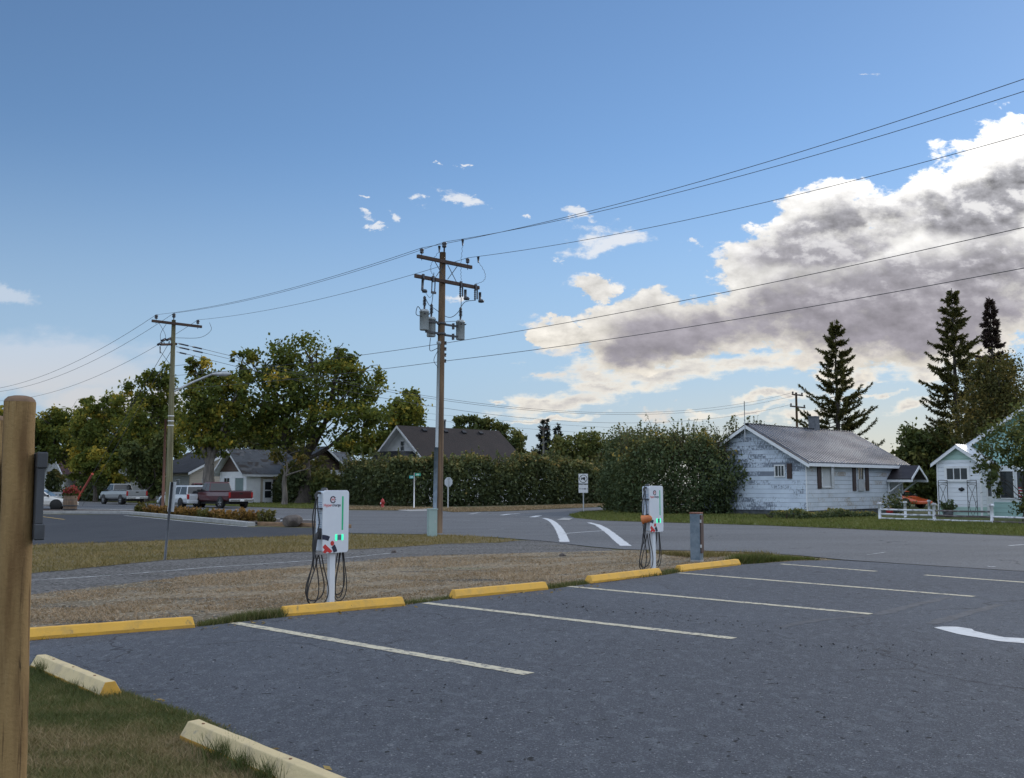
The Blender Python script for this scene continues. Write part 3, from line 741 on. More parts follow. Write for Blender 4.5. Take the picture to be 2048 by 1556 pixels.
# ------------------------------------------------------------------ chargers
def catenary(a, b, drop, n=14, side=(0, 0)):
    a, b = Vector(a), Vector(b); out = []
    for i in range(n + 1):
        s = i / n; q = a.lerp(b, s); k = 4 * s * (1 - s); k = k ** .8
        q.z -= drop * k; q.x += side[0] * k; q.y += side[1] * k
        out.append(q)
    return out
def hang_loop(x0, x1, y, ztop, zbot, wid=.05, n=26):
    """a cable that drops from (x0,ztop), opens into a teardrop and climbs back to (x1,ztop)"""
    pts = []
    for i in range(n + 1):
        s = i / n; q = math.sin(math.pi * s) ** .62
        bulge = wid * 2.3 * (q ** 1.6) * math.sqrt(max(0, 1 - q)) * (1 if s > .5 else -1)
        pts.append((x0 + (x1 - x0) * s + bulge, y + .03 * math.sin(math.pi * s) + .02 * math.sin(5 * s), ztop + (zbot - ztop) * q))
    return pts
def charger(px, py, zs, label, orange=False):
    b = G(px, py); e = empty('ev_charger', (b.x, b.y, 0.012), RZ45, label, 'charger', 'white car charging stations on posts')
    Wd, D, z0, z1 = .43, .19, .757 * zs, 1.615 * zs
    H = z1 - z0; yf = -D / 2
    mb = MB(); mb.bb(-.046, .046, -.032, .032, 0.0, z0 - .001); mb.build('post', 'white_shell', e, .008)
    mb = MB(); mb.bb(-.10, .10, -.09, .09, 0, .012); mb.build('base_plate', 'sign_post', e)
    def rrect(x0, x1, za, zb, r, n=6):
        out = []
        for cx, cz, a0 in ((x1 - r, zb - r, 0), (x0 + r, zb - r, 90), (x0 + r, za + r, 180), (x1 - r, za + r, 270)):
            for k in range(n + 1):
                w = R(a0 + 90 * k / n); out.append((cx + r * math.cos(w), cz + r * math.sin(w)))
        return out
    mb = MB(); mb.prism(rrect(-Wd / 2 + .012, Wd / 2 - .02, z0 + .015, z1 - .01, .03), 'y', yf + .028, D / 2); mb.build('housing', 'side_shell', e, .006)
    mb = MB(); mb.prism(rrect(-Wd / 2, Wd / 2, z0, z1, .045), 'y', yf, yf + .028); mb.build('front_cover', 'white_shell', e, .005)
    fx = lambda u: -Wd / 2 + Wd * u
    fz = lambda v: z0 + H * v
    y1 = yf - .0012
    # ring with an H in it
    lg = MB(); cx, cz = fx(.37), fz(.85); r1, r2 = Wd * .115, Wd * .082
    seg = 26
    for k in range(seg):
        a0, a1 = R(24) + (math.tau - R(48)) * k / seg, R(24) + (math.tau - R(48)) * (k + 1) / seg
        lg.prism([(cx + r1 * math.cos(a0), cz + r1 * math.sin(a0)), (cx + r1 * math.cos(a1), cz + r1 * math.sin(a1)), (cx + r2 * math.cos(a1), cz + r2 * math.sin(a1)), (cx + r2 * math.cos(a0), cz + r2 * math.sin(a0))], 'y', y1 - .001, y1)
    for s in (1,):
        lg.bb(cx + r2 * .86, cx + r1 * 1.0, y1 - .001, y1, cz - .005, cz + .005)
    lg.build('ring_emblem', 'navy_print', e)
    text('H', Wd * .17, (cx, y1, cz), (R(90), 0, 0), 'red_print', e, 'letter')
    t1 = text('Hyper', Wd * .128, (fx(.335), y1, fz(.762)), (R(90), 0, 0), 'red_print', e, align='RIGHT', xs=.98)
    t2 = text('charge', Wd * .128, (fx(.338), y1, fz(.762)), (R(90), 0, 0), 'navy_print', e, align='LEFT', xs=.98)
    mb = MB(); mb.prism(rrect(fx(.722), fx(.778), fz(.36), fz(.905), .008), 'y', y1 - .002, y1 + .001); mb.build('light_bar', 'dim_green_led', e)
    mb = MB(); mb.bb(fx(.50), fx(.79), y1 - .001, y1, fz(.205), fz(.285)); mb.build('screen', 'grey_screen', e)
    for u in (.515, .755):
        mb = MB(); mb.prism(rrect(fx(u - .035), fx(u + .035), fz(.197), fz(.293), .006), 'y', y1 - .004, y1 - .0012); mb.build('status_light', 'bright_green_led', e)
    # printed shapes at the lower corner
    mb = MB()
    def arc(c0, ra, rb, a0, a1, n=8):
        for k in range(n):
            w0, w1 = R(a0 + (a1 - a0) * k / n), R(a0 + (a1 - a0) * (k + 1) / n)
            mb.prism([(c0[0] + ra * math.cos(w0), c0[1] + ra * math.sin(w0)), (c0[0] + ra * math.cos(w1), c0[1] + ra * math.sin(w1)), (c0[0] + rb * math.cos(w1), c0[1] + rb * math.sin(w1)), (c0[0] + rb * math.cos(w0), c0[1] + rb * math.sin(w0))], 'y', y1 - .001, y1)
    cc = (fx(-.02), fz(-.045))
    arc(cc, Wd * .68, Wd * .53, 64, 90)
    mb.build('navy_arc', 'navy_print', e); mb = MB()
    arc(cc, Wd * .60, Wd * .45, 13, 37)
    mb.build('navy_arc', 'navy_print', e)
    mb = MB(); mb.prism([(cx + .0 + Wd * .072 * math.cos(math.tau * k / 20), fz(.155) + Wd * .078 * math.sin(math.tau * k / 20)) for k in range(20)], 'y', y1 - .001, y1); mb.build('red_dot', 'red_print', e)
    q = [(310, 1238), (455, 1385), (405, 1440), (355, 1392), (315, 1440), (266, 1395), (303, 1348), (265, 1292)]
    mb = MB(); mb.prism([(fx((x - 262) / 505), max(z0 + .001, fz((1424 - z) / 1275))) for x, z in q][::-1], 'y', y1 - .001, y1); mb.build('red_shape', 'red_print', e)
    # left flank: sticker, holster, plugs and cables
    xl = -Wd / 2 + .011
    mb = MB(); mb.bb(xl - .003, xl, -.055, .055, fz(.33), fz(.86))
    st = mb; rr = random.Random(5)
    for k in range(13):
        z = fz(.38 + .035 * k)
        for j in range(3):
            if rr.random() < .75: st.bb(xl - .0042, xl - .0032, -.048 + j * .033, -.048 + j * .033 + rr.uniform(.012, .028), z, z + .010, 1)
    st.build('sticker', ['sticker', 'blue_print'], e)
    mb = MB(); mb.bb(xl - .055, xl - .0045, -.065, -.02, fz(.22), fz(.40)); mb.build('holster', 'black_rubber', e, .012)
    mb = MB(); mb.tube([(xl - .006, -.01, fz(.96)), (xl - .05, -.01, fz(.965)), (xl - .075, -.012, fz(.925)), (xl - .07, -.014, fz(.86))], [.018, .022, .024, .016], 10); mb.build('cable_hook', 'black_rubber', e)
    mb = MB(); mb.bb(xl - .085, xl - .0045, -.085, .02, fz(.705), fz(.722)); mb.build('strap', 'black_rubber', e, .004)
    mb = MB(); mb.tube([(xl - .05, -.05, fz(.33)), (xl - .085, -.055, fz(.28)), (xl - .10, -.05, fz(.2)), (xl - .105, -.045, fz(.06)), (xl - .10, -.04, fz(-.06))], [.022, .030, .028, .021, .012], 10); mb.build('plug', 'black_rubber', e)
    zt = fz(.90); zg = .10
    cabs = [[(xl - .062, -.01, zt), (xl - .10, .02, fz(.6)), (xl - .09, .02, fz(.3)), (xl - .105, -.01, fz(0)), (xl - .09, -.01, fz(-.25))] ,
            [(xl - .058, -.03, zt), (xl - .055, -.03, fz(.7)), (xl - .03, -.035, fz(.5)), (xl - .06, -.04, fz(.3)), (xl - .10, -.04, fz(-.05))],
            [(xl - .075, 0, zt), (xl - .12, .03, fz(.72)), (xl - .115, .03, fz(.45)), (xl - .10, 0, fz(.12)), (xl - .08, -.01, fz(-.2))]]
    for c in cabs[:2]:
        mb = MB(); mb.tube(smooth(c), .0085, 7); mb.build('cable', 'cable', e)
    zq = fz(-.08)
    for x0, x1, zb, w, y in ((-.285, -.235, .12, .17, -.02), (-.27, -.25, .07, .11, .03), (-.25, -.21, .045, .20, -.05)):
        mb = MB(); mb.tube(hang_loop(x0, x1, y, zq + .05, max(.035, zb), w), .0085, 7); mb.build('cable', 'cable', e)
    mb = MB(); mb.tube(smooth([(-.30, -.02, zq + .05), (-.315, -.01, fz(.1)), (-.30, .0, fz(.3)), (xl - .06, -.01, zt)]), .0085, 7); mb.build('cable', 'cable', e)
    for x0, x1, zb, w in ((.12, .18, .17, .10), (.17, .20, .08, .12), (.15, .19, .12, .06)):
        mb = MB(); mb.tube(hang_loop(x0, x1, .02, z0 + .01, zb, w), .0075, 7); mb.build('cable', 'cable', e)
    mb = MB(); mb.lathe([(.0, .05), (.035, .045), (.05, .02), (.055, 0)], (-Wd / 2 + .10, .03, z1 - .012), 14); mb.build('top_cap', 'dark_metal', e)
    if orange:
        # a bag slipped over the hanging plug
        w = e.matrix_basis @ Vector((xl - .085, -.07, fz(.29)))
        M = Matrix.Rotation(R(72), 3, 'X') @ Matrix.Rotation(R(10), 3, 'Y')
        Mz = Matrix.Rotation(RZ45 - R(70), 3, 'Z') @ Matrix.Rotation(R(78), 3, 'Y')
        mb = MB(); mb.lathe([(.0, .13), (.045, .125), (.072, .09), (.085, .03), (.10, -.04), (.112, -.10), (.114, -.105), (.10, -.10), (.0, -.08)], (0, 0, 0), 18, M=Mz @ Matrix.Diagonal((.80, .66, .84)))
        o = mb.build('orange_bag', 'orange_bag', None, loc=w)
        tag(o, 'orange bag pulled over the plug on the side of the farther charger', 'bag')
    return e
def smooth(pts, n=6):
    """Catmull-Rom through the points"""
    p = [Vector(q) for q in pts]; p = [p[0] * 2 - p[1]] + p + [p[-1] * 2 - p[-2]]; out = []
    for i in range(1, len(p) - 2):
        for k in range(n):
            t = k / n; a, b, c, d = p[i - 1], p[i], p[i + 1], p[i + 2]
            out.append(.5 * ((2 * b) + (c - a) * t + (2 * a - 5 * b + 4 * c - d) * t * t + (3 * b - a - 3 * c + d) * t ** 3))
    out.append(p[-2]); return out
charger(661, 1218, 1.0, 'white charging station nearest to the posts, its black plug hanging bare')
charger(1307, 1147, 1.035, 'white charging station with an orange bag over its plug, beside the grey cabinet', True)

# ------------------------------------------------------------------ grey steel cabinet and green pedestal
b = G(1394, 1124); e = empty('utility_cabinet', (b.x, b.y, 0), R(-28), 'galvanised grey metal cabinet with rusty red lid and brown door', 'cabinet')
sc = MPP(b.y); Hc = 95 * sc
mb = MB(); mb.bb(-.11, .11, -.12, .12, .05, Hc); mb.build('body', 'galvanised', e, .006)
mb = MB(); mb.bb(-.12, .12, -.13, .13, -.05, .05); mb.build('footing', 'concrete', e, .01)
mb = MB(); mb.bb(-.12, .12, -.13, .13, Hc, Hc + .028); mb.build('lid', 'rust_red', e, .006)
mb = MB(); mb.bb(.112, .135, -.09, .10, .2, Hc - .03); mb.build('door', 'brown_door', e, .004)
for z in (.32, Hc - .20):
    mb = MB(); mb.bb(.1125, .145, -.118, -.088, z, z + .07); mb.build('hinge', 'sign_post', e, .003)
b = G(864, 1074); e = empty('utility_pedestal', (b.x, b.y, 0), R(20), 'pale green utility pedestal standing against the transformer pole', 'utility box')
Hc = 56 * MPP(b.y)
mb = MB(); mb.bb(-.145, .145, -.12, .12, 0, Hc - .04); mb.build('body', 'pedestal_green', e, .012)
mb = MB(); mb.bb(-.165, .165, -.14, .14, Hc - .04, Hc); mb.build('lid', 'pedestal_green', e, .012)
mb = MB(); mb.bb(.06, .08, -.128, -.1215, Hc * .5, Hc * .5 + .1); mb.build('latch', 'sign_post', e)

# ------------------------------------------------------------------ signs
b = G(1167, 1024); s = MPP(b.y); rz = R(-6)
e = empty('truck_route_sign', (b.x, b.y, 0), rz, 'white no-trucks sign with a white tab on a grey post', 'road sign')
z0, z1, z2 = 60 / 62 * 0 + (1024 - 986) * s, (1024 - 970) * s, (1024 - 948.5) * s
mb = MB(); mb.bb(-.035, .035, -.02, .02, 0, z2 - .1); mb.build('post', 'sign_post', e)
hw = 9.3 * s
mb = MB(); mb.bb(-hw, hw, -.036, -.022, z1 + .02, z2); pl = mb.build('plate', 'sign_white', e, .006)
mb = MB(); mb.bb(-hw, hw, -.034, -.022, z0, z1 - .01); tbm = mb
mb = MB(); cz = (z1 + z2) / 2 + .03; r1 = hw * .86; r2 = hw * .74
for k in range(28):
    a0, a1 = math.tau * k / 28, math.tau * (k + 1) / 28
    mb.prism([(r1 * math.cos(a0), cz + r1 * math.sin(a0)), (r1 * math.cos(a1), cz + r1 * math.sin(a1)), (r2 * math.cos(a1), cz + r2 * math.sin(a1)), (r2 * math.cos(a0), cz + r2 * math.sin(a0))], 'y', -.040, -.038)
k = hw * .05
mb.prism([(-r1 * .64, cz + r1 * .72), (-r1 * .72, cz + r1 * .64), (r1 * .64, cz - r1 * .72), (r1 * .72, cz - r1 * .64)], 'y', -.042, -.040)
mb.build('ban_ring', 'black_paint', pl)
mb = MB(); mb.bb(-hw * .05, hw * .42, -.040, -.038, cz - hw * .1, cz + hw * .34); mb.bb(-hw * .48, -hw * .08, -.040, -.038, cz - hw * .1, cz + hw * .14)
for x in (-.36, .05, .3):
    mb.prism([(hw * x + hw * .1 * math.cos(math.tau * q / 10), cz - hw * .14 + hw * .1 * math.sin(math.tau * q / 10)) for q in range(10)], 'y', -.0405, -.038)
mb.build('truck_symbol', 'black_paint', pl)
mb = MB(); mb.bb(-hw, hw, -.0375, -.0363, z1 + .035, z1 + .075); mb.build('stripe', 'navy_print', pl)
mb = tbm; rr = random.Random(3); x = -hw * .82
while x < hw * .8:
    w = rr.uniform(.025, .05); mb.bb(x, x + w, -.0365, -.0345, (z0 + z1) / 2 - .045, (z0 + z1) / 2 + .03, 1); x += w + rr.choice((.014, .014, .05))
mb.build('tab', ['sign_white', 'navy_print'], e)

b = G(896, 1017.5); s = MPP(b.y)
e = empty('stop_sign', (b.x, b.y, 0), R(-30), 'stop sign seen from its grey back, in front of the hedge', 'road sign')
mb = MB(); mb.bb(-.035, .035, -.03, .03, 0, 61 * s); mb.build('post', 'sign_post', e)
mb = MB(); r = 10 * s; mb.prism([(r * math.cos(R(22.5 + 45 * k)), 53 * s + r * math.sin(R(22.5 + 45 * k))) for k in range(8)], 'y', .035, .045); mb.build('plate', 'sign_back', e)

b = G(828, 1017); s = MPP(b.y)
e = empty('street_name_sign', (b.x, b.y, 0), 0, 'pole with crossed green street name blades in front of hedge', 'street sign')
mb = MB(); mb.tube([(0, 0, 0), (0, 0, 71 * s)], .045, 10); mb.build('pole', 'sign_white', e)
for name, m_, x0, x1, za, zb, rz in (('name_blade', 'street_green', .05, 12.5 * s, 64.5 * s, 70 * s, 0), ('name_blade', 'street_teal', -10 * s, -.05, 59.5 * s, 65 * s, 0)):
    mb = MB(); mb.bb(x0, x1, -.02, .02, za, zb)
    rr = random.Random(int(za * 50)); x = x0 + .1
    while x < x1 - .12:
        w = rr.uniform(.04, .07); mb.bb(x, x + w, -.024, -.0205, (za + zb) / 2 - .05, (za + zb) / 2 + .05, 1); x += w + .03
    mb.build(name, [m_, 'sign_white'], e)

a, c = G(329.5, 1121), P(344, 964, G(329.5, 1121).y)
e = empty('signpost', (a.x, a.y, 0), R(50), 'thin leaning grey signpost seen edge-on at gravel lane', 'signpost')
dl = Matrix.Rotation(-R(50), 3, 'Z') @ (c - a)
mb = MB()
for dx in (-.022, .022): mb.tube([(dx, 0, 0), (dl.x + dx, dl.y, dl.z)], .010, 6)
mb.tube([(0, .012, 0), (dl.x, dl.y + .012, dl.z)], .016, 6); mb.build('channel_post', 'dark_post', e)
mb = MB(); vx = Vector((.05, .30, 0)); q0, q1 = dl * .62, dl * 1.0
mb.add([q0 - vx * .6 + Vector((.03, 0, 0)), q0 + vx * .6 + Vector((.03, 0, 0)), q1 + vx * .6 + Vector((.03, 0, 0)), q1 - vx * .6 + Vector((.03, 0, 0)),
        q0 - vx * .6 + Vector((.037, 0, 0)), q0 + vx * .6 + Vector((.037, 0, 0)), q1 + vx * .6 + Vector((.037, 0, 0)), q1 - vx * .6 + Vector((.037, 0, 0))],
       [(0, 1, 2, 3), (7, 6, 5, 4), (0, 4, 5, 1), (1, 5, 6, 2), (2, 6, 7, 3), (3, 7, 4, 0)]); mb.build('plate', 'sign_back', e)

# ------------------------------------------------------------------ hydrant, barrel, boulder, path light
b = G(765, 1016); s = MPP(b.y)
e = empty('fire_hydrant', (b.x, b.y, 0), R(-35), 'red fire hydrant standing before the hedge', 'hydrant')
mb = MB(); mb.lathe([(.17, 0), (.17, .05), (.12, .06), (.12, .42), (.15, .44), (.15, .48), (.12, .50)], sides=14); mb.build('barrel', 'hydrant_red', e)
mb = MB(); mb.lathe([(.13, .50), (.12, .58), (.07, .65), (.03, .67), (.03, .72), (0, .72)], sides=14); mb.build('bonnet', 'hydrant_red', e)
for s_ in (-1, 1):
    mb = MB(); mb.tube([(s_ * .1, 0, .38), (s_ * .2, 0, .38)], .06, 10); mb.build('hose_outlet', 'hydrant_red', e)
mb = MB(); mb.tube([(0, -.1, .36), (0, -.2, .36)], .085, 12); o = mb.build('pumper_outlet', 'hydrant_red', e)
mb = MB(); mb.tube([(0, -.2, .36), (0, -.215, .36)], .055, 12); mb.build('cap', 'sign_white', o)

b = G(139.5, 1025); s = MPP(b.y)
e = empty('barrel_planter', (b.x, b.y, .08), 0, 'half whiskey barrel planter with red flowers at the left', 'planter')
Hb = 31 * s; r = 13.5 * s; mb = MB(); mb.lathe([(r * .88, 0), (r * .97, Hb * .3), (r * 1.0, Hb * .55), (r * .95, Hb), (r * .88, Hb), (r * .86, Hb * .9), (0, Hb * .9)], sides=22); mb.build('tub', 'barrel_wood', e)
for z in (.12, .36, .72):
    rr_ = r * (.905 + .12 * math.sin(math.pi * min(1, z + .12))) ; mb = MB(); mb.lathe([(rr_, Hb * z - .04), (rr_ + .012, Hb * z), (rr_, Hb * z + .04)], sides=22); mb.build('hoop', 'barrel_hoop', e)
rng = np.random.default_rng(3)
c = rng.normal(size=(900, 3)) * np.array([r * .48, r * .48, .16]) + np.array([0, 0, Hb + .16]); 
leaf_mat('flower_leaf', [(0, (.03, .06, .02)), (.5, (.06, .08, .025)), (.55, (.30, .045, .05)), (1, (.45, .08, .09))])
np_mesh('flowers', leaves(c, .13, rng), 4, 'flower_leaf', e, rng.uniform(0, 1, 900) * .6 + .4 * (c[:, 2] > Hb + .14))

def boulder(px, py, w, h, label, seed):
    b = G(px, py, .08); bm = bmesh.new(); bmesh.ops.create_icosphere(bm, subdivisions=4, radius=1)
    s = MPP(b.y); rr = random.Random(seed); offs = [Vector((rr.gauss(0, 1), rr.gauss(0, 1), rr.gauss(0, 1))).normalized() for _ in range(14)]
    lims = [rr.uniform(.72, .98) for _ in offs]
    for v in bm.verts:
        for n, l in zip(offs, lims):
            k = v.co.dot(n)
            if k > l: v.co -= n * (k - l) * .85
        v.co += v.co.normalized() * (.02 * math.sin(v.co.x * 9 + v.co.y * 7) + .015 * math.sin(v.co.z * 17))
        v.co.x *= w * s / 2; v.co.y *= w * s * .35; v.co.z = (v.co.z * .62 + .38) * h * s
    me = bpy.data.meshes.new('boulder'); bm.to_mesh(me); bm.free(); me.materials.append(MATS['stone'])
    for p in me.polygons: p.use_smooth = True
    o = bpy.data.objects.new('boulder', me); COL.objects.link(o); o.location = (b.x, b.y, b.z - .03)
    return tag(o, label, 'boulder')
boulder(585, 1050, 42, 23, 'large brown boulder in the planting bed', 4)
b = G(563, 1047, .09); s = MPP(b.y); e = empty('path_light', (b.x, b.y, .09), 0, 'small garden path light beside the boulder', 'garden light')
mb = MB(); mb.tube([(0, 0, 0), (0, 0, 9 * s)], .03, 8); mb.build('stake', 'black_paint', e)
mb = MB(); mb.lathe([(.055, 4.5 * s), (.055, 8 * s)], sides=10); mb.build('lens', 'sign_white', e)
mb = MB(); mb.lathe([(.09, 8 * s), (.06, 10 * s), (0, 11 * s)], sides=10); mb.build('cap', 'black_paint', e)

# small stones lying in the dry field
for i, (px, py, w, lab) in enumerate(((1125, 1113, 14, 'dark lump of dirt in the dry grass between the two chargers'), (788, 1106, 11, 'grey stone at the edge of the gravel lane'))):
    b = G(px, py); s = MPP(b.y); rr = random.Random(i + 20); mb = MB()
    bm = bmesh.new(); bmesh.ops.create_icosphere(bm, subdivisions=2, radius=1)
    for v in bm.verts:
        v.co *= 1 + rr.uniform(-.22, .22); v.co.x *= w * s / 2; v.co.y *= w * s / 2.6; v.co.z = v.co.z * .05 + .02
    me = bpy.data.meshes.new('stone'); bm.to_mesh(me); bm.free(); me.materials.append(MATS['stone'])
    o = bpy.data.objects.new('stone', me); COL.objects.link(o); o.location = (b.x, b.y, .01); tag(o, lab, 'stone')
# ------------------------------------------------------------------ the pole with the transformers
def insul(mb, c, s=1.0):
    mb.lathe([(.02 * s, -.02), (.06 * s, 0), (.075 * s, .05 * s), (.05 * s, .07 * s), (.075 * s, .09 * s), (.075 * s, .14 * s), (.03 * s, .17 * s), (0, .17 * s)], c, 12)
base = G(875.5, 1067); PY = base.y; s = MPP(PY)
ZT = HZ(885.5, 505, PY)
lean = (P(885.5, 505, PY) - base).x
pole = empty('transformer_pole', (base.x, base.y, 0), RZ45, 'brown wooden power pole carrying three grey transformers', 'power pole')
inv = Matrix.Rotation(-RZ45, 3, 'Z')
def L3(px, py, Y=None):       # photo pixel at the pole's depth -> pole-local
    q = P(px, py, Y or PY) - Vector((base.x, base.y, 0)); return inv @ q
def axis(z): 
    q = Vector((lean * z / ZT, 0, 0)); q = inv @ q; return Vector((q.x, q.y, z))
mb = MB(); n = 12
mb.tube([axis(ZT * i / n) for i in range(n + 1)], [.165 - .055 * i / n for i in range(n + 1)], 16); mb.build('shaft', 'pole_wood', pole)
def alongx(px, py):
    """point of the pole's local x axis line (through the pole at the given height) that shows at px"""
    z0 = HZ(px, py, PY)
    best = None
    for k in range(-200, 201):
        x = k * .01; w = Vector((base.x, base.y, 0)) + Matrix.Rotation(RZ45, 3, 'Z') @ Vector((x, 0, 0))
        Yw = w.y; pxx = 1024 + F * (w.x + lean * .9) / Yw
        if best is None or abs(pxx - px) < best[0]: best = (abs(pxx - px), x, Yw)
    return best[1], HZ(px, py, best[2])
xa, za = alongx(825, 517.5); xb, zb = alongx(935.5, 532.5)
ARM1 = (za + zb) / 2
lz = lambda z: axis(z)
def crossarm(x0, x1, z, yoff=-.16, parent=pole):
    o = lz(z); mb = MB(); mb.box((o.x + (x0 + x1) / 2, o.y + yoff, z), (x1 - x0, .10, .125)); return mb.build('crossarm', 'arm_wood', parent, .008)
c1 = crossarm(xa, xb, ARM1)
xc, zc = alongx(821, 555); xd, zd = alongx(951, 575); ARM2 = (zc + zd) / 2
c2 = crossarm(xc, xd, ARM2)
o1, o2 = lz(ARM1), lz(ARM2)
for x, zz in ((xa + .2, 0), (xb - .2, 0)):
    mb = MB(); mb.tube([(o1.x + x, o1.y - .16, ARM1 - .12), (o1.x + x, o1.y - .16, ARM1 + .13)], .012, 6); insul(mb, (o1.x + x, o1.y - .16, ARM1 + .14)); mb.build('insulator', 'insulator', pole)
tp = lz(ZT); mb = MB(); mb.tube([(tp.x + .07, tp.y, ZT - .25), (tp.x + .07, tp.y, ZT + .20)], .03, 8); insul(mb, (tp.x + .07, tp.y, ZT + .20), 1.2); mb.build('insulator', 'insulator', pole)
for sx in (-1, 1):
    mb = MB(); mb.box((0, 0, 0), (.02, .02, .02)); mb = MB()
    mb.tube([(o1.x + sx * .55, o1.y - .20, ARM1 - .06), (o1.x + sx * .08, o1.y - .20, ARM1 - .62)], .013, 6); mb.build('brace', 'dark_metal', pole)
    mb = MB(); mb.tube([(o2.x + sx * .50, o2.y - .20, ARM2 + .06), (o2.x + sx * .08, o2.y - .20, ARM2 + .62)], .013, 6); mb.build('brace', 'dark_metal', pole)
# fused cutouts and arresters hanging under the lower arm
CUT = []
for x, kind in ((xc + .32, 0), (xc + .78, 1), (xd - .95, 2), (xd - .22, 2)):
    y = o2.y - .24; z = ARM2
    mb = MB(); mb.bb(o2.x + x - .04, o2.x + x + .04, y - .02, y + .05, z - .12, z + .10)
    if kind == 0:
        mb.tube([(o2.x + x - .03, y, z - .05), (o2.x + x - .05, y, z - .5)], .045, 8); mb.lathe([(0, -.02), (.09, 0), (.10, .06), (.07, .10), (0, .12)], (o2.x + x + .06, y, z - .55), 12)
    elif kind == 1:
        for dx in (-.06, .08): mb.tube([(o2.x + x + dx, y, z + .02), (o2.x + x + dx - .02, y, z - .50)], .022, 7)
        mb.bb(o2.x + x - .09, o2.x + x + .11, y - .03, y + .03, z - .54, z - .46); mb.tube([(o2.x + x, y, z), (o2.x + x + .02, y, z + .22)], .012, 6)
    else:
        for dx, dz in ((-.05, -.50), (.06, -.46)): mb.tube([(o2.x + x + dx, y, z - .02), (o2.x + x + dx, y, z + dz)], .028, 8)
        for q in range(5): mb.lathe([(.03, -.012), (.05, 0), (.03, .012)], (o2.x + x - .05, y, z - .15 - q * .07), 10)
        mb.tube([(o2.x + x + .2, y, z - .18), (o2.x + x + .2, y, z - .48)], .05, 8); mb.lathe([(0, -.05), (.10, -.03), (.12, .03), (.06, .08), (0, .09)], (o2.x + x + .26, y, z - .52), 12)
    mb.build('fused_cutout', 'insulator', pole); CUT.append((o2.x + x, y, z))
# transformers
def transformer(pxc, ytop, ybot, yoff, wpx):
    x, _ = alongx(pxc, (ytop + ybot) / 2)
    zb_, zt_ = HZ(pxc, ybot, PY), HZ(pxc, ytop, PY); o = lz((zb_ + zt_) / 2); r = wpx * s / 2
    e = bpy.data.objects.new('transformer', None); COL.objects.link(e); e.parent = pole; e.location = (o.x + x, o.y + yoff, zb_)
    h = zt_ - zb_
    mb = MB(); mb.lathe([(0, 0), (r * .92, 0), (r, .03), (r, h - .07), (r * 1.07, h - .07), (r * 1.07, h - .03), (r * .8, h + .03), (0, h + .05)], sides=20); mb.build('tank', 'transformer_grey', e)
    mb = MB(); mb.tube([(0, 0, h + .03), (.01, 0, h + .2)], .035, 8)
    for q in range(4): mb.lathe([(.04, -.02), (.075, 0), (.04, .03)], (.01, 0, h + .20 + q * .055), 10)
    mb.lathe([(.05, 0), (.055, .06), (.02, .11), (0, .11)], (.01, 0, h + .41), 10); mb.build('bushing', 'insulator', e)
    for q in (-.5, .5):
        mb = MB(); mb.tube([(r * .6 * q * 2, -r * .75, h * .8), (r * .6 * q * 2, -r * 1.25, h * .82)], .022, 7); mb.build('terminal', 'insulator', e)
    return e, (o.x + x, o.y + yoff, zb_ + h + .5), x, o
T = [transformer(845.5, 627, 666, -.05, 18), transformer(866, 638, 675, .12, 18), transformer(919, 637, 675, -.05, 18)]
for z in (HZ(880, 647, PY), HZ(880, 668, PY)):
    o = lz(z); mb = MB(); mb.lathe([(.150, -.04), (.165, -.03), (.165, .03), (.150, .04)], (o.x, o.y, z), 16); mb.build('clamp_band', 'dark_metal', pole)
    mb = MB()
    xl = T[0][2]; mb.box((o.x + (xl) / 2, o.y - .05, z), (abs(xl) - .15, .06, .07)); xr = T[2][2]; mb.box((o.x + xr / 2, o.y - .05, z - .03), (xr - .15, .06, .07))
    mb.bb(o.x + .50, o.x + .55, o.y - .09, o.y, z - .16, z + .06); mb.build('bracket_arm', 'dark_metal', pole)
# riser pipe on the left side, spool insulators on the right
o = lz(3)
mb = MB(); zz0, zz1, zz2 = 1.15, HZ(868, 895, PY), HZ(872, 690, PY)
xr = -.20
mb.tube([(lz(0).x + xr, lz(0).y - .06, 0.4), (lz(zz1).x + xr + .01, lz(zz1).y - .06, zz1)], .075, 10); mb.build('lower_conduit', 'galvanised', pole)
mb = MB(); mb.tube([(lz(zz1).x + xr + .03, lz(zz1).y - .06, zz1), (lz(zz2).x + xr + .05, lz(zz2).y - .05, zz2)], .055, 10)
mb.lathe([(.055, 0), (.085, .03), (.08, .10), (0, .13)], (lz(zz2).x + xr + .05, lz(zz2).y - .05, zz2), 10); mb.build('upper_conduit', 'transformer_grey', pole)
for py in (685, 697, 709, 721):
    z = HZ(893, py, PY); o = lz(z); mb = MB(); mb.tube([(o.x + .13, o.y, z), (o.x + .20, o.y, z)], .02, 6); mb.tube([(o.x + .20, o.y, z - .06), (o.x + .20, o.y, z + .06)], .045, 8); mb.build('spool', 'insulator', pole)
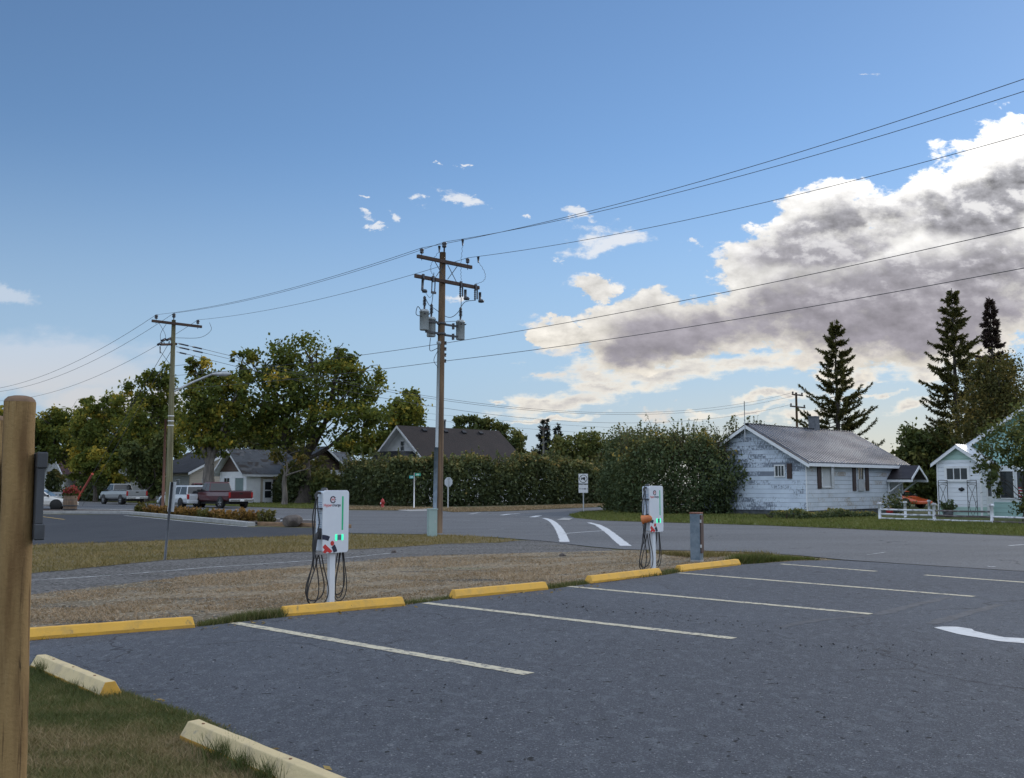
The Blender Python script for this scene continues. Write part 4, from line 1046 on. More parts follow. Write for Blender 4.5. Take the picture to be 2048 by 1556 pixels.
# jumper leads (part of the pole's fittings)
def lead(pts, r=.012): 
    mb = MB(); mb.tube(smooth([Vector(p) for p in pts]), r, 6); mb.build('lead', 'cable', pole)
lead([(CUT[1][0], CUT[1][1], CUT[1][2] - .5), (CUT[1][0] - .12, CUT[1][1], CUT[1][2] - 1.0), (T[0][1][0], T[0][1][1], T[0][1][2])])
lead([(CUT[0][0] + .1, CUT[0][1], CUT[0][2] - .55), (CUT[0][0] + .3, CUT[0][1], CUT[0][2] - .7), (CUT[1][0], CUT[1][1], CUT[1][2] - .5)], .007)
lead([(CUT[2][0], CUT[2][1], CUT[2][2] - .5), (CUT[2][0] - .06, CUT[2][1], CUT[2][2] - .95), (CUT[2][0] - .5, CUT[2][1] + .1, CUT[2][2] - 1.28), (T[1][1][0] + .05, T[1][1][1], T[1][1][2] - .1)])
lead([(CUT[3][0], CUT[3][1], CUT[3][2] - .5), (T[2][1][0] + .25, T[2][1][1], T[2][1][2] + .25), (T[2][1][0], T[2][1][1], T[2][1][2])])
a = T[0][1]; lead([(a[0] - .2, a[1] - .1, a[2] - .58), (a[0] - .38, a[1] - .1, a[2] - .42), (a[0] - .45, a[1] - .1, a[2] - .7), (a[0] - .2, a[1] - .1, a[2] - .75)])
a = T[1][1]; z = zz2
lead([(a[0] - .2, a[1] - .2, a[2] - 1.25), (a[0] - .22, a[1] - .2, a[2] - 1.7), (lz(z).x + xr - .1, lz(z).y - .06, z - .18), (lz(z).x + xr + .02, lz(z).y - .06, z - .1)])
lead([(lz(z).x + xr - .05, lz(z).y - .1, z - .25), (lz(z).x + xr - .22, lz(z).y - .1, z - .6), (lz(z).x + xr - .02, lz(z).y - .1, z - .85)], .009)
a = T[2][1]; lead([(a[0] + .05, a[1] - .1, a[2] - .5), (a[0] - .5, a[1] - .1, a[2] - .58), (lz(6.5).x + .1, lz(6.5).y - .1, a[2] - .62)], .009)
def spring_lead(p, q, bow):
    p, q = Vector(p), Vector(q); pts = []
    for i in range(49):
        k = i / 48; w = p.lerp(q, k) + Vector(bow) * (4 * k * (1 - k)); w.x += .022 * math.sin(i * 1.15); pts.append(w)
    mb = MB(); mb.tube(pts, .007, 5); mb.build('coiled_lead', 'cable', pole)
# clamps on the line wires where the coiled leads leave
CL = []
for (px, py), cut, bow in (((868.5, 499), CUT[1], (-.25, 0, -.1)), ((916, 486), CUT[2], (-.05, 0, -.1)), ((948, 520), CUT[3], (.42, 0, -.1))):
    x, z = alongx(px, py); o = lz(z); mb = MB(); q = Vector((o.x + x, o.y - .18, z))
    mb.tube([q + Vector((0, 0, .10)), q + Vector((0, 0, -.14))], [.05, .02], 8); mb.build('line_clamp', 'insulator', pole)
    spring_lead(q + Vector((0, 0, -.1)), (cut[0], cut[1], cut[2] + .12), bow)

# ------------------------------------------------------------------ second pole in the planting bed
b2 = G(336.5, 1027.5, .09); Y2 = b2.y; s2 = MPP(Y2); ZT2 = HZ(347.5, 640, Y2)
lean2 = (P(347.5, 640, Y2) - b2).x
pole2 = empty('street_lamp_pole', (b2.x, b2.y, 0), RZ45, 'greenish wooden power pole with a street lamp arm, standing in the planting bed', 'power pole')
def ax2(z): q = inv @ Vector((lean2 * z / ZT2, 0, 0)); return Vector((q.x, q.y, z))
mb = MB(); mb.tube([ax2(ZT2 * i / 10) for i in range(11)], [.20 - .085 * i / 10 for i in range(11)], 14); mb.build('shaft', 'pole_green', pole2)
def along2(px, py):
    best = None
    for k in range(-300, 301):
        x = k * .01; w = Vector((b2.x, b2.y, 0)) + Matrix.Rotation(RZ45, 3, 'Z') @ Vector((x, 0, 0)); pxx = 1024 + F * (w.x + lean2) / w.y
        if best is None or abs(pxx - px) < best[0]: best = (abs(pxx - px), x, w.y)
    return best[1], HZ(px, py, best[2])
x0, z0 = along2(293, 641.5); x1, z1 = along2(394, 655); AR = (z0 + z1) / 2; oa = ax2(AR)
mb = MB(); mb.box((oa.x + (x0 + x1) / 2, oa.y - .17, AR), (x1 - x0, .11, .15)); mb.build('crossarm', 'arm_wood', pole2, .008)
for x in (x0 + .25, x1 - .25):
    mb = MB(); mb.tube([(oa.x + x, oa.y - .17, AR - .15), (oa.x + x, oa.y - .17, AR + .15)], .014, 6); insul(mb, (oa.x + x, oa.y - .17, AR + .16), 1.3); mb.build('insulator', 'insulator', pole2)
o = ax2(ZT2); mb = MB(); mb.tube([(o.x, o.y, ZT2 - .1), (o.x, o.y, ZT2 + .15)], .03, 6); insul(mb, (o.x, o.y, ZT2 + .15), 1.4); mb.build('insulator', 'insulator', pole2)
# side arm with cutouts pointing at the viewer, and dead-end strings to the right
za = HZ(345, 690, Y2); o = ax2(za); toward = Vector((-.9, -.35, 0))
mb = MB(); mb.tube([o + Vector((.25, .1, .08)), o + toward * 1.0 + Vector((0, 0, -.10))], .075, 6); mb.build('side_arm', 'arm_wood', pole2)
for k, (dx, dz) in enumerate(((.35, .25), (.75, .16), (1.05, -.1))):
    q = o + toward * dx + Vector((0, 0, dz)); mb = MB(); mb.tube([q + Vector((-.18, -.12, -.04)), q + Vector((.12, .1, .10))], .075, 8); mb.tube([q + Vector((0, 0, -.1)), q + Vector((.02, 0, -.5 if k == 2 else -.2))], .03, 6); mb.build('fused_cutout', 'insulator', pole2)
DE = []
for k, py in enumerate((685, 693, 704)):
    z = HZ(352, py, Y2); o = ax2(z); q0 = o + Vector((.12, -.1 * k, 0)); q1 = q0 + Vector((1.7 if k < 2 else .7, -.5 if k < 2 else -.2, -.30 if k < 2 else -.12))
    mb = MB(); mb.tube([q0, q1], .014, 5)
    for a_, b_ in (((.12, .42), (.55, .85)) if k < 2 else ((.25, .75),)): mb.tube([q0.lerp(q1, a_), q0.lerp(q1, b_)], .045, 7)
    mb.build('dead_end_insulator', 'insulator', pole2); DE.append(Vector((b2.x, b2.y, 0)) + Matrix.Rotation(RZ45, 3, 'Z') @ q1)
for py in (832, 842, 851):
    z = HZ(340, py, Y2); o = ax2(z); mb = MB(); r_ = .20 - .085 * z / ZT2; mb.lathe([(r_, -.03), (r_ + .015, -.02), (r_ + .015, .02), (r_, .03)], (o.x, o.y, z), 14); mb.build('band', 'sign_white', pole2)
def l2(pts, r=.012): mb = MB(); mb.tube(smooth(pts), r, 5); mb.build('lead', 'cable', pole2)
xq, zq = along2(409, 646); q = Vector((oa.x + xq, oa.y - .2, zq)); zc_ = HZ(354, 677, Y2); o = ax2(zc_)
l2([q, q + Vector((.1, 0, -.45)), q + Vector((-.6, 0, -.95)), o + Vector((.12, 0, .05))])
l2([Vector((oa.x + x0 + .35, oa.y - .2, AR)), Vector((oa.x + x0 + .7, oa.y - .3, AR - .6)), ax2(za) + toward * .6 + Vector((0, 0, .25))])
l2([Vector((oa.x - .55, oa.y - .2, AR - .1)), Vector((oa.x - .9, oa.y - .3, AR - .7)), ax2(za) + toward * 1.0 + Vector((0, 0, 0))])
l2([ax2(za) + toward * 1.0 + Vector((0, 0, -.5)), ax2(za - .9) + toward * .5, ax2(za - 1.3)])
l2([ax2(za - .5) + Vector((1.2, -.3, 0)), ax2(za - 1.0) + Vector((.9, -.3, 0)), ax2(za - 1.2) + Vector((.1, -.1, 0))])
# street lamp arm
zl = HZ(345, 785, Y2); o = ax2(zl); tip = inv @ (P(425, 748, Y2 + 1.0) - Vector((b2.x, b2.y, 0)))
mb = MB(); mb.tube([o, o.lerp(tip, .5) + Vector((0, 0, .05)), tip], .06, 8); lam = mb.build('lamp_arm', 'sign_post', pole2)
hd = inv @ Vector((1, .1, .02)); mb = MB(); mb.tube([tip, tip + hd * .35, tip + hd * .75, tip + hd * 1.05], [.06, .12, .15, .05], 8); mb.build('lamp_head', 'sign_post', lam)

# ------------------------------------------------------------------ other poles
def small_pole(px, pyb, pyt, Y, wpx, material, label, arms=(), rz=RZ45):
    c = P(px, pyb, Y); zt = HZ(px, pyt, Y)
    e = empty('power_pole', (c.x, c.y, 0), rz, label, 'power pole', 'distant power poles')
    mb = MB(); mb.tube([(0, 0, 0), (0, 0, zt)], [wpx * MPP(Y) * .6, wpx * MPP(Y) * .42], 10); mb.build('shaft', material, e)
    for hw, py in arms:
        z = HZ(px, py, Y); mb = MB(); mb.bb(-hw, hw, -.22, -.10, z - .07, z + .07); a = mb.build('crossarm', 'arm_wood', e)
        mb = MB()
        for x in (-hw + .15, hw - .15): insul(mb, (x, -.16, z + .1), 1.3)
        mb.build('insulators', 'insulator', a)
    return e, c, zt
mat('pole_grey', (.24, .23, .22), (.17, .165, .16), 2, .9, sc=(4, 4, .3))
mat('pole_red', (.16, .075, .05), (.10, .05, .035), 2, .9, sc=(4, 4, .3))
small_pole(1087, 1000, 848, 150, 4, 'pole_grey', 'grey wooden pole standing before the dark spruces behind the hedge', ((.9, 858),))
small_pole(1160, 1000, 866, 140, 3, 'pole_grey', 'thin grey pole rising behind the no-trucks sign', ((1.0, 874),))
FP = small_pole(1598, 1000, 785, 110, 5, 'pole_wood', 'dark power pole with two crossarms behind the peeling house', ((1.15, 790), (1.6, 814)))
small_pole(325.5, 1014, 838, 72, 5, 'pole_red', 'reddish wooden pole just left of the street lamp pole')

# ------------------------------------------------------------------ guy wires and line wires
def wire(a, b, sag, r, label, name='power_line', group='overhead power lines', n=26, mid=None):
    a, b = Vector(a), Vector(b); pts = []; r *= .8
    for i in range(n + 1):
        k = i / n; q = a.lerp(b, k); q.z -= sag * 4 * k * (1 - k); pts.append(q)
    mb = MB(); mb.tube(pts, r, 5, smooth=True); o = mb.build(name, 'wire_metal', None)
    return tag(o, label, 'wire', group)
g0 = Vector((b2.x, b2.y, 0)) + Matrix.Rotation(RZ45, 3, 'Z') @ ax2(ZT2 - .9)
anch = G(148, 1011); anch2 = G(152, 1012)
wire(g0, anch, 0, .018, 'guy wire inside the red guard, running down from the street lamp pole', 'guy_wire', 'guy wires of the street lamp pole')
ga = Vector((b2.x, b2.y, 0)) + Matrix.Rotation(RZ45, 3, 'Z') @ ax2(ZT2 - 1.6)
wire(ga, anch2 + Vector((.5, 0, 0)), 0, .018, 'bare guy wire just right of the red guard', 'guy_wire', 'guy wires of the street lamp pole')
mb = MB(); q0 = anch.lerp(g0, .02)
def on_guy(py):
    best = min((abs(1 * (970 - (970 - (g - CAMH) * F / Yq)) - (970 - py)), k) for k, g, Yq in ((k / 400, anch.lerp(g0, k / 400).z, anch.lerp(g0, k / 400).y) for k in range(401)))
    return anch.lerp(g0, best[1])
mb.tube([on_guy(1003), on_guy(948)], .085, 8); o = mb.build('guy_guard', 'guard_red', None); tag(o, 'red plastic guard sleeve on a slanting guy wire', 'guy guard')

Wm = Matrix.Rotation(RZ45, 3, 'Z'); B1 = Vector((base.x, base.y, 0)); B2 = Vector((b2.x, b2.y, 0))
att1 = [B1 + Wm @ Vector((o1.x + xa + .2, o1.y - .16, ARM1 + .33)), B1 + Wm @ Vector((tp.x + .07, tp.y, ZT + .40)), B1 + Wm @ Vector((o1.x + xb - .2, o1.y - .16, ARM1 + .33))]
att2 = [B2 + Wm @ Vector((oa.x + x0 + .25, oa.y - .17, AR + .38)), B2 + Wm @ Vector((ax2(ZT2).x, ax2(ZT2).y, ZT2 + .40)), B2 + Wm @ Vector((oa.x + x1 - .25, oa.y - .17, AR + .38))]
def edge(px, py, a):     # where a wire heading along -W from a crosses the right edge of the picture
    k = 0
    while True:
        q = a - W * k
        if 1024 + F * q.x / q.y > px or k > 33: break
        k += .05
    return Vector((q.x, q.y, HZ(px, py, q.y))), k
names = ['topmost', 'second', 'third']
for i, (yR, yL, sg) in enumerate(((133, 772, .5), (159, 782, .5), (243, 791, .5))):
    A, B = att1[i], att2[i]
    e_, k = edge(2049, yR, A)
    out = e_ + (e_ - A).normalized() * 6
    lab = ['highest power line at the right edge of the photo, ending on the transformer pole', 'second highest power line at the right edge, ending on top of the transformer pole', 'third power line from the top at the right edge, ending on the transformer pole'][i]
    wire(out, A, .55, .011, lab)
    lab = ['upper of the line wires between the two big poles', 'middle line wire between the two big poles', 'lowest line wire strung between the tops of the two big poles'][i]
    wire(A, B, .35, .011, lab)
    far = B + W * 44; far.z = HZ(1024 + F * far.x / far.y, 0, far.y) if False else B.z - 1.0
    lab = ['upper line wire falling to the left edge from the street lamp pole', 'middle line wire falling to the left edge from the street lamp pole', 'lowest line wire falling to the left edge from the street lamp pole'][i]
    wire(B, far - Vector((0, 0, .4 * i)), 1.9, .014, lab)
for i, (py0, yR, pl, yl) in enumerate(((685, 443, 705, 712), (721, 523, 770, 737))):
    z = HZ(893, py0, PY); A = B1 + Wm @ (lz(z) + Vector((.2, 0, 0)))
    e_, k = edge(2049, yR, A); out = e_ + (e_ - A).normalized() * 6
    wire(out, A, .25, .012, ['upper of the two lower cables crossing the grey cloud to the transformer pole', 'lower of the two lower cables crossing the cloud to the transformer pole'][i])
    z2 = 7.9 - .75 * i; B = B2 + Wm @ ax2(z2)
    wire(A, B, .12, .012, ['upper low cable running left from the transformer pole into the big tree', 'lower low cable running left from the transformer pole into the big tree'][i])
fpz = FP[2]
for i in range(3):
    A = DE[i]; hw = (-1.0, 1.0, -1.4)[i]; zz = (HZ(1598, 790, 110), HZ(1598, 790, 110), HZ(1598, 814, 110))[i] + .2
    q = FP[1] + Wm @ Vector((hw, -.16, 0)); B = Vector((q.x, q.y, zz))
    wire(A, B, 2.9, .016, ['topmost of three thin wires between the trees and the far pole', 'middle of three thin wires between the trees and the far pole', 'lowest of three thin wires between the trees and the far pole'][i])
for i, (ya, yb, yc) in enumerate(((824, 860, 858), (836, 866, 872))):
    wire(P(830, ya, 140), P(1720, yc, 150), 1.2, .018, ['upper of two distant wires low above the brown roof ridge', 'lower of two distant wires low above the brown roof ridge'][i])
# ------------------------------------------------------------------ building materials
def siding_mat(name, paint, paint2, under, period=.24, peel=.0, gap=.05, dirt=.3, low=None, low_z=.6, high=None, high_z=9.0, rough=.6):
    """lapped boards with a groove between them; where peel>0 the paint has flaked off in patches"""
    m = bpy.data.materials.new(name); m.use_nodes = True; t = NT(m.node_tree)
    out = t.n('ShaderNodeOutputMaterial'); b = t.n('ShaderNodeBsdfPrincipled'); t.t.links.new(b.outputs[0], out.inputs[0])
    co = t.n('ShaderNodeTexCoord').outputs['Object']; x, y, z = t.sep(co)
    row = t.m('FLOOR', t.m('DIVIDE', z, period)); fr = t.m('FRACT', t.m('DIVIDE', z, period))
    n1 = t.noise(t.comb(t.m('ADD', x, t.m('MULTIPLY', row, 3.7)), y, t.m('MULTIPLY', row, 1.9)), .8, 3)
    c = t.mix(t.step(n1, .35, .65), paint, paint2)
    c = t.mix(t.m('MULTIPLY', t.step(t.noise(co, 1.3, 6, .65), .5, .75), dirt), c, tuple(v * .62 for v in paint))
    if peel:
        rowp = t.noise(t.comb(t.m('MULTIPLY', row, 7.31), 0, 0), 1.0, 0)
        big = t.noise(t.comb(t.m('ADD', x, t.m('MULTIPLY', row, 11.3)), y, t.m('MULTIPLY', row, 2.3)), .55, 3, .5)
        fl = t.noise(t.mapping(co, sc=(1, 1, .6)), 11, 7, .75)
        k = t.m('ADD', t.m('ADD', fl, t.m('MULTIPLY', t.m('SUBTRACT', big, .5), .9)), t.m('MULTIPLY', t.m('SUBTRACT', rowp, .5), .55))
        pk = t.m('MULTIPLY', t.step(k, .57 - peel * .16, .69 - peel * .16), .88)
        c = t.mix(pk, c, t.mix(t.noise(co, 6, 4), under, tuple(v * .6 for v in under)))
    if low: c = t.mix(t.m('LESS_THAN', z, low_z), c, low)
    if high: c = t.mix(t.m('GREATER_THAN', z, high_z), c, high)
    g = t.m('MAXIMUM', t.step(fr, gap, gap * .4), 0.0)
    c = t.mix(t.m('MULTIPLY', g, .55), c, tuple(v * .25 for v in paint))  # shade under each board lap, painted as a darker line
    t.put(b.inputs['Base Color'], c); b.inputs['Roughness'].default_value = rough
    bp = t.n('ShaderNodeBump'); bp.inputs['Distance'].default_value = .03
    t.put(bp.inputs['Height'], t.m('SUBTRACT', t.m('MULTIPLY', fr, -.6), g)); t.put(b.inputs['Normal'], bp.outputs[0])
    MATS[name] = m
def shingle_mat(name, a, b_, patch=None, scl=3.2, rough=.9):
    m = bpy.data.materials.new(name); m.use_nodes = True; t = NT(m.node_tree)
    out = t.n('ShaderNodeOutputMaterial'); b = t.n('ShaderNodeBsdfPrincipled'); t.t.links.new(b.outputs[0], out.inputs[0])
    co = t.n('ShaderNodeTexCoord').outputs['Object']; x, y, z = t.sep(co)
    br = t.n('ShaderNodeTexBrick'); t.put(br.inputs['Vector'], t.comb(t.m('ADD', x, y), t.m('MULTIPLY', z, 1.6), 0))
    br.inputs['Scale'].default_value = scl; br.inputs['Mortar Size'].default_value = .02; br.inputs['Mortar Smooth'].default_value = .3; br.inputs['Bias'].default_value = 0
    br.inputs['Brick Width'].default_value = .9; br.inputs['Row Height'].default_value = .42
    br.inputs['Color1'].default_value = (*a, 1); br.inputs['Color2'].default_value = (*b_, 1); br.inputs['Mortar'].default_value = (*tuple(v * .45 for v in b_), 1)
    c = br.outputs['Color']
    c = t.mix(t.m('MULTIPLY', t.step(t.noise(co, .5, 5, .6), .4, .7), .5), c, tuple(v * 1.5 for v in a))
    if patch:
        for i, (col, lo, hi, sx) in enumerate(patch):
            row = t.m('FLOOR', t.m('MULTIPLY', z, 3.6))
            n = t.noise(t.comb(t.m('ADD', x, t.m('MULTIPLY', row, 5.3 + i)), y, t.m('MULTIPLY', row, 3.1 + i)), sx, 3, .5)
            c = t.mix(t.step(n, lo, hi), c, col)
    t.put(b.inputs['Base Color'], c); b.inputs['Roughness'].default_value = rough
    bp = t.n('ShaderNodeBump'); bp.inputs['Distance'].default_value = .02; t.put(bp.inputs['Height'], br.outputs['Fac']); t.put(b.inputs['Normal'], bp.outputs[0])
    MATS[name] = m
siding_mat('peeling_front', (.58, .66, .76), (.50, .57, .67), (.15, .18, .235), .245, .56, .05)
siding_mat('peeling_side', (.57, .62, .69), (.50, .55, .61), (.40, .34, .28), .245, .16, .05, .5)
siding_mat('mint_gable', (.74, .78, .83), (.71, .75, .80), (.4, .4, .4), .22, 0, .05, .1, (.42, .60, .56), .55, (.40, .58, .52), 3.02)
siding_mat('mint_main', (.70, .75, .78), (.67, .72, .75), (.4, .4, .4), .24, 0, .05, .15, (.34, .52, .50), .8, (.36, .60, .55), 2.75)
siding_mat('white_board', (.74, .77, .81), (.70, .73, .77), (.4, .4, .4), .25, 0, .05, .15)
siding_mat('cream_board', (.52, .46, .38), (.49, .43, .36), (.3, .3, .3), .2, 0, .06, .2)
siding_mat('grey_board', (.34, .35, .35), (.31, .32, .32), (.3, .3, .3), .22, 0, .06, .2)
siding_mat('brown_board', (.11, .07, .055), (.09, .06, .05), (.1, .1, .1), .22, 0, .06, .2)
mat('white_stucco', (.84, .86, .88), (.78, .80, .83), 2, .8, .004, 60, fine=.1)
mat('white_trim', (.78, .80, .82), (.70, .72, .75), 5, .5)
mat('worn_trim', (.68, .70, .72), (.42, .43, .45), 9, .7, lo=.52, hi=.68)
mat('foundation', (.10, .11, .12), (.07, .075, .08), 5, .9)
mat('shutter_brown', (.05, .028, .025), (.035, .02, .018), 6, .6)
mat('glass_dark', (.015, .018, .022), (.03, .035, .04), 2, .08, spec=.6)
mat('curtain', (.55, .57, .58), (.42, .44, .46), 14, .8, sc=(6, 6, .3))
mat('teal_curtain', (.22, .29, .29), (.17, .23, .23), 10, .8, sc=(6, 6, .3))
mat('foil', (.80, .82, .85), None, 8, .25, metal=.6)
mat('grey_panel', (.40, .42, .44), None, 5, .7)
mat('metal_roof', (.135, .14, .16), (.07, .075, .09), .9, .36, metal=.75, sc=(1, .35, 1), lo=.3, hi=.7, fine=.3)
mat('white_metal_roof', (.62, .65, .70), (.52, .55, .60), 1.2, .4, metal=.35)
mat('brown_soffit', (.085, .05, .042), (.07, .042, .035), 4, .8)
mat('dark_door', (.025, .018, .018), None, 4, .6)
mat('chimney_grey', (.15, .16, .18), (.11, .12, .135), 6, .9, fine=.4)
mat('brick_red', (.22, .10, .075), (.15, .07, .055), 7, .9, fine=.4)
mat('awning_metal', (.035, .03, .035), (.05, .045, .05), 3, .45, metal=.3)
mat('iron', (.015, .018, .022), None, 4, .5)
mat('flag_red', (.40, .03, .04), None, 4, .8); mat('flag_white', (.70, .70, .70), None, 4, .8)
mat('porch_glow', (.9, .5, .15), None, 3, .5, emit=(1, .62, .22, 1.6))
shingle_mat('brown_shingle', (.025, .018, .018), (.018, .014, .015))
shingle_mat('slate_shingle', (.10, .115, .135), (.08, .092, .11), [((.055, .052, .054), .54, .60, .55), ((.14, .15, .165), .60, .66, .7)])
shingle_mat('black_shingle', (.035, .036, .042), (.028, .029, .034))
shingle_mat('red_shingle', (.075, .04, .042), (.055, .03, .033))
shingle_mat('green_shingle', (.10, .13, .125), (.08, .11, .105))
RZH = R(-45)            # houses: local -y faces the street on the left, local +x the side seen on the right

def gable_box(mb, x0, x1, y0, y1, z0, ze, zr, axis='y'):
    """walls with two gables; the ridge runs along axis"""
    if axis == 'y':
        xm = (x0 + x1) / 2; mb.prism([(x0, z0), (x1, z0), (x1, ze), (xm, zr), (x0, ze)], 'y', y0, y1)
    else:
        ym = (y0 + y1) / 2; mb.prism([(y0, z0), (y1, z0), (y1, ze), (ym, zr), (y0, ze)], 'x', x0, x1)
def roof_slopes(x0, x1, y0, y1, ze, zr, eave, rake, th, axis='y', lift=.03):
    """two roof slabs as separate builders"""
    outs = []
    if axis == 'x': x0, x1, y0, y1 = y0, y1, x0, x1
    xm = (x0 + x1) / 2; k = (zr - ze) / (xm - x0)
    for s in (-1, 1):
        xe = x0 - eave if s < 0 else x1 + eave; zz = ze - k * eave + lift
        prof = [(xe, zz), (xm, zr + lift), (xm, zr + lift + th), (xe, zz + th)]
        mb = MB()
        if axis == 'y': mb.prism(prof, 'y', y0 - rake, y1 + rake)
        else:
            n = 4; a, b = y0 - rake, y1 + rake
            vs = [(a, p[0], p[1]) for p in prof] + [(b, p[0], p[1]) for p in prof]
            mb.add(vs, [[0, 1, 2, 3], [7, 6, 5, 4]] + [(i, (i + 1) % n, n + (i + 1) % n, n + i) for i in range(n)])
        outs.append(mb)
    return outs
def fixn(o):
    bm = bmesh.new(); bm.from_mesh(o.data); bmesh.ops.recalc_face_normals(bm, faces=bm.faces); bm.to_mesh(o.data); bm.free(); return o
def rakes(parent, x0, x1, yf, ze, zr, eave, w, t_, m_, axis='y', lift=.03):
    """barge boards on a gable end at yf"""
    xm = (x0 + x1) / 2; k = (zr - ze) / (xm - x0); mb = MB()
    for s in (-1, 1):
        xe = x0 - eave if s < 0 else x1 + eave; zz = ze - k * eave + lift
        prof = [(xe, zz - w), (xm, zr + lift - w), (xm, zr + lift - .002), (xe, zz - .002)]
        if axis == 'y': mb.prism(prof, 'y', yf - t_, yf)
        else:
            vs = [(yf, p[0], p[1]) for p in prof] + [(yf + t_, p[0], p[1]) for p in prof]
            mb.add(vs, [[0, 1, 2, 3], [7, 6, 5, 4]] + [(i, (i + 1) % 4, 4 + (i + 1) % 4, 4 + i) for i in range(4)])
    return fixn(mb.build('barge_board', m_, parent))
def window(parent, face, c, z0, z1, w, mats=('white_trim', 'glass_dark'), bars=0, hbar=False, fw=.07, at=0.0, glass=None):
    """a framed window. face 'y-': wall at y=at looking to -y; 'x+': wall at x=at looking to +x. c: centre along the wall"""
    def bb(mb, a0, a1, q0, q1, d0, d1):
        if face == 'y-': mb.bb(a0, a1, at - d1, at - d0, q0, q1)
        else: mb.bb(at + d0, at + d1, a0, a1, q0, q1)
    mb = MB(); a0, a1 = c - w / 2, c + w / 2
    bb(mb, a0 - fw, a1 + fw, z1, z1 + fw, -.01, .045); bb(mb, a0 - fw, a1 + fw, z0 - fw, z0, -.01, .06)
    bb(mb, a0 - fw, a0, z0, z1, -.01, .045); bb(mb, a1, a1 + fw, z0, z1, -.01, .045)
    for k in range(bars):
        q = a0 + w * (k + 1) / (bars + 1); bb(mb, q - .02, q + .02, z0, z1, .004, .030)
    if hbar: bb(mb, a0, a1, (z0 + z1) / 2 - .025, (z0 + z1) / 2 + .025, .004, .032)
    fr = mb.build('window', mats[0], parent)
    mb = MB(); bb(mb, a0, a1, z0, z1, -.008, .003); mb.build('pane', mats[1], fr)
    return fr
def board(parent, name, m_, face, a0, a1, z0, z1, d0, d1, at=0.0):
    mb = MB()
    if face == 'y-': mb.bb(a0, a1, at - d1, at - d0, z0, z1)
    else: mb.bb(at + d0, at + d1, a0, a1, z0, z1)
    return mb.build(name, m_, parent)

# ------------------------------------------------------------------ the peeling white house on the right
o_ = Vector((16.06, 54.8, 0)); H1 = empty('peeling_house', o_, RZH, 'small house with peeling white boards and a ribbed grey metal roof', 'house')
LW, LD, ZE, ZR = 7.0, 12.0, 3.07, 5.12
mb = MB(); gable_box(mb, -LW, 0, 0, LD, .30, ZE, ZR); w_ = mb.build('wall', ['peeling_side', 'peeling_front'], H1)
w_.data.polygons[0].material_index = 1; w_.data.polygons[1].material_index = 1
mb = MB(); mb.bb(-LW + .05, -.05, .05, LD - .05, -.1, .30); mb.build('foundation', 'foundation', H1)
def ribbed(x0, x1, y0, y1, ze, zr, eave, rake, pitch, hgt, sides=(-1, 1)):
    """corrugated sheet roof: ribs run from ridge to eave"""
    outs = []; xm = (x0 + x1) / 2; k = (zr - ze) / (xm - x0)
    n = int((y1 - y0 + 2 * rake) / pitch)
    for s in sides:
        xe = x0 - eave if s < 0 else x1 + eave; zz = ze - k * eave + .05
        vs, fs = [], []
        for i in range(n + 1):
            for f_, h_ in ((0, 0), (.55, 0), (.65, hgt), (.9, hgt)):
                y = y0 - rake + pitch * (i + f_)
                vs += [(xm, y, zr + .05 + h_), (xe, y, zz + h_)]
        m = len(vs) // 2
        for i in range(m - 1): fs.append((2 * i, 2 * i + 1, 2 * i + 3, 2 * i + 2))
        mb = MB(); mb.add(vs, fs); outs.append(mb)
    return outs
rf = None
for mb in ribbed(-LW, 0, 0, LD, ZE, ZR, .42, .42, .34, .085): rf = mb.build('roof', 'metal_roof', H1)
for mb in roof_slopes(-LW, 0, 0, LD, ZE, ZR, .40, .38, .045, lift=0): fixn(mb.build('roof_deck', 'brown_soffit', H1))
rakes(H1, -LW, 0, -.382, ZE, ZR, .40, .20, .03, 'white_trim', lift=0)
mb = MB(); mb.bb(.385, .415, -.38, LD + .38, ZE - .235 - .12, ZE - .235 + .06); mb.build('fascia', 'white_trim', H1)
mb = MB(); mb.bb(-LW / 2 - .12, -LW / 2 + .12, -.42, LD + .42, ZR + .075, ZR + .10); mb.build('ridge_cap', 'metal_roof', H1)
mb = MB(); mb.bb(-.02, .025, -.025, .02, .28, ZE - .02); mb.build('corner_board', 'white_trim', H1)
mb = MB(); mb.tube([(-LW / 2, -.44, ZR - .9), (-LW / 2, -.44, ZR + 1.35)], .022, 6); mb.build('mast', 'sign_post', H1)
cx_ = -LW / 2; mb = MB(); mb.bb(cx_ - .24, cx_ + .24, 7.3, 7.82, ZR - .3, ZR + .80); mb.bb(cx_ - .27, cx_ + .27, 7.27, 7.85, ZR + .80, ZR + .87); mb.build('chimney', 'chimney_grey', H1)
window(H1, 'y-', -1.6, 2.2, 2.76, .52, ('worn_trim', 'glass_dark'), 2)
board(H1, 'shutter', 'shutter_brown', 'y-', -1.14, -.84, 2.05, 2.90, .004, .05)
board(H1, 'shutter', 'shutter_brown', 'x+', 1.22, 1.62, 1.50, 2.92, .004, .05)
fr = window(H1, 'x+', 2.35, 1.62, 2.82, 1.2, ('worn_trim', 'curtain'))
board(H1, 'foil_sheet', 'foil', 'x+', 2.74, 3.06, 1.60, 2.74, .05, .07)
board(H1, 'shutter', 'shutter_brown', 'x+', 2.55, 2.98, 2.745, 2.93, .048, .07)
board(H1, 'shutter', 'shutter_brown', 'x+', 5.38, 5.78, 1.36, 2.98, .004, .05)
fr = window(H1, 'x+', 6.42, 1.42, 2.86, .62, ('worn_trim', 'glass_dark'), 1)
board(fr, 'grey_panel', 'grey_panel', 'x+', 6.0, 6.74, 1.36, 2.04, .062, .08)
board(H1, 'shutter', 'shutter_brown', 'x+', 7.02, 7.42, 1.36, 2.98, .004, .05)
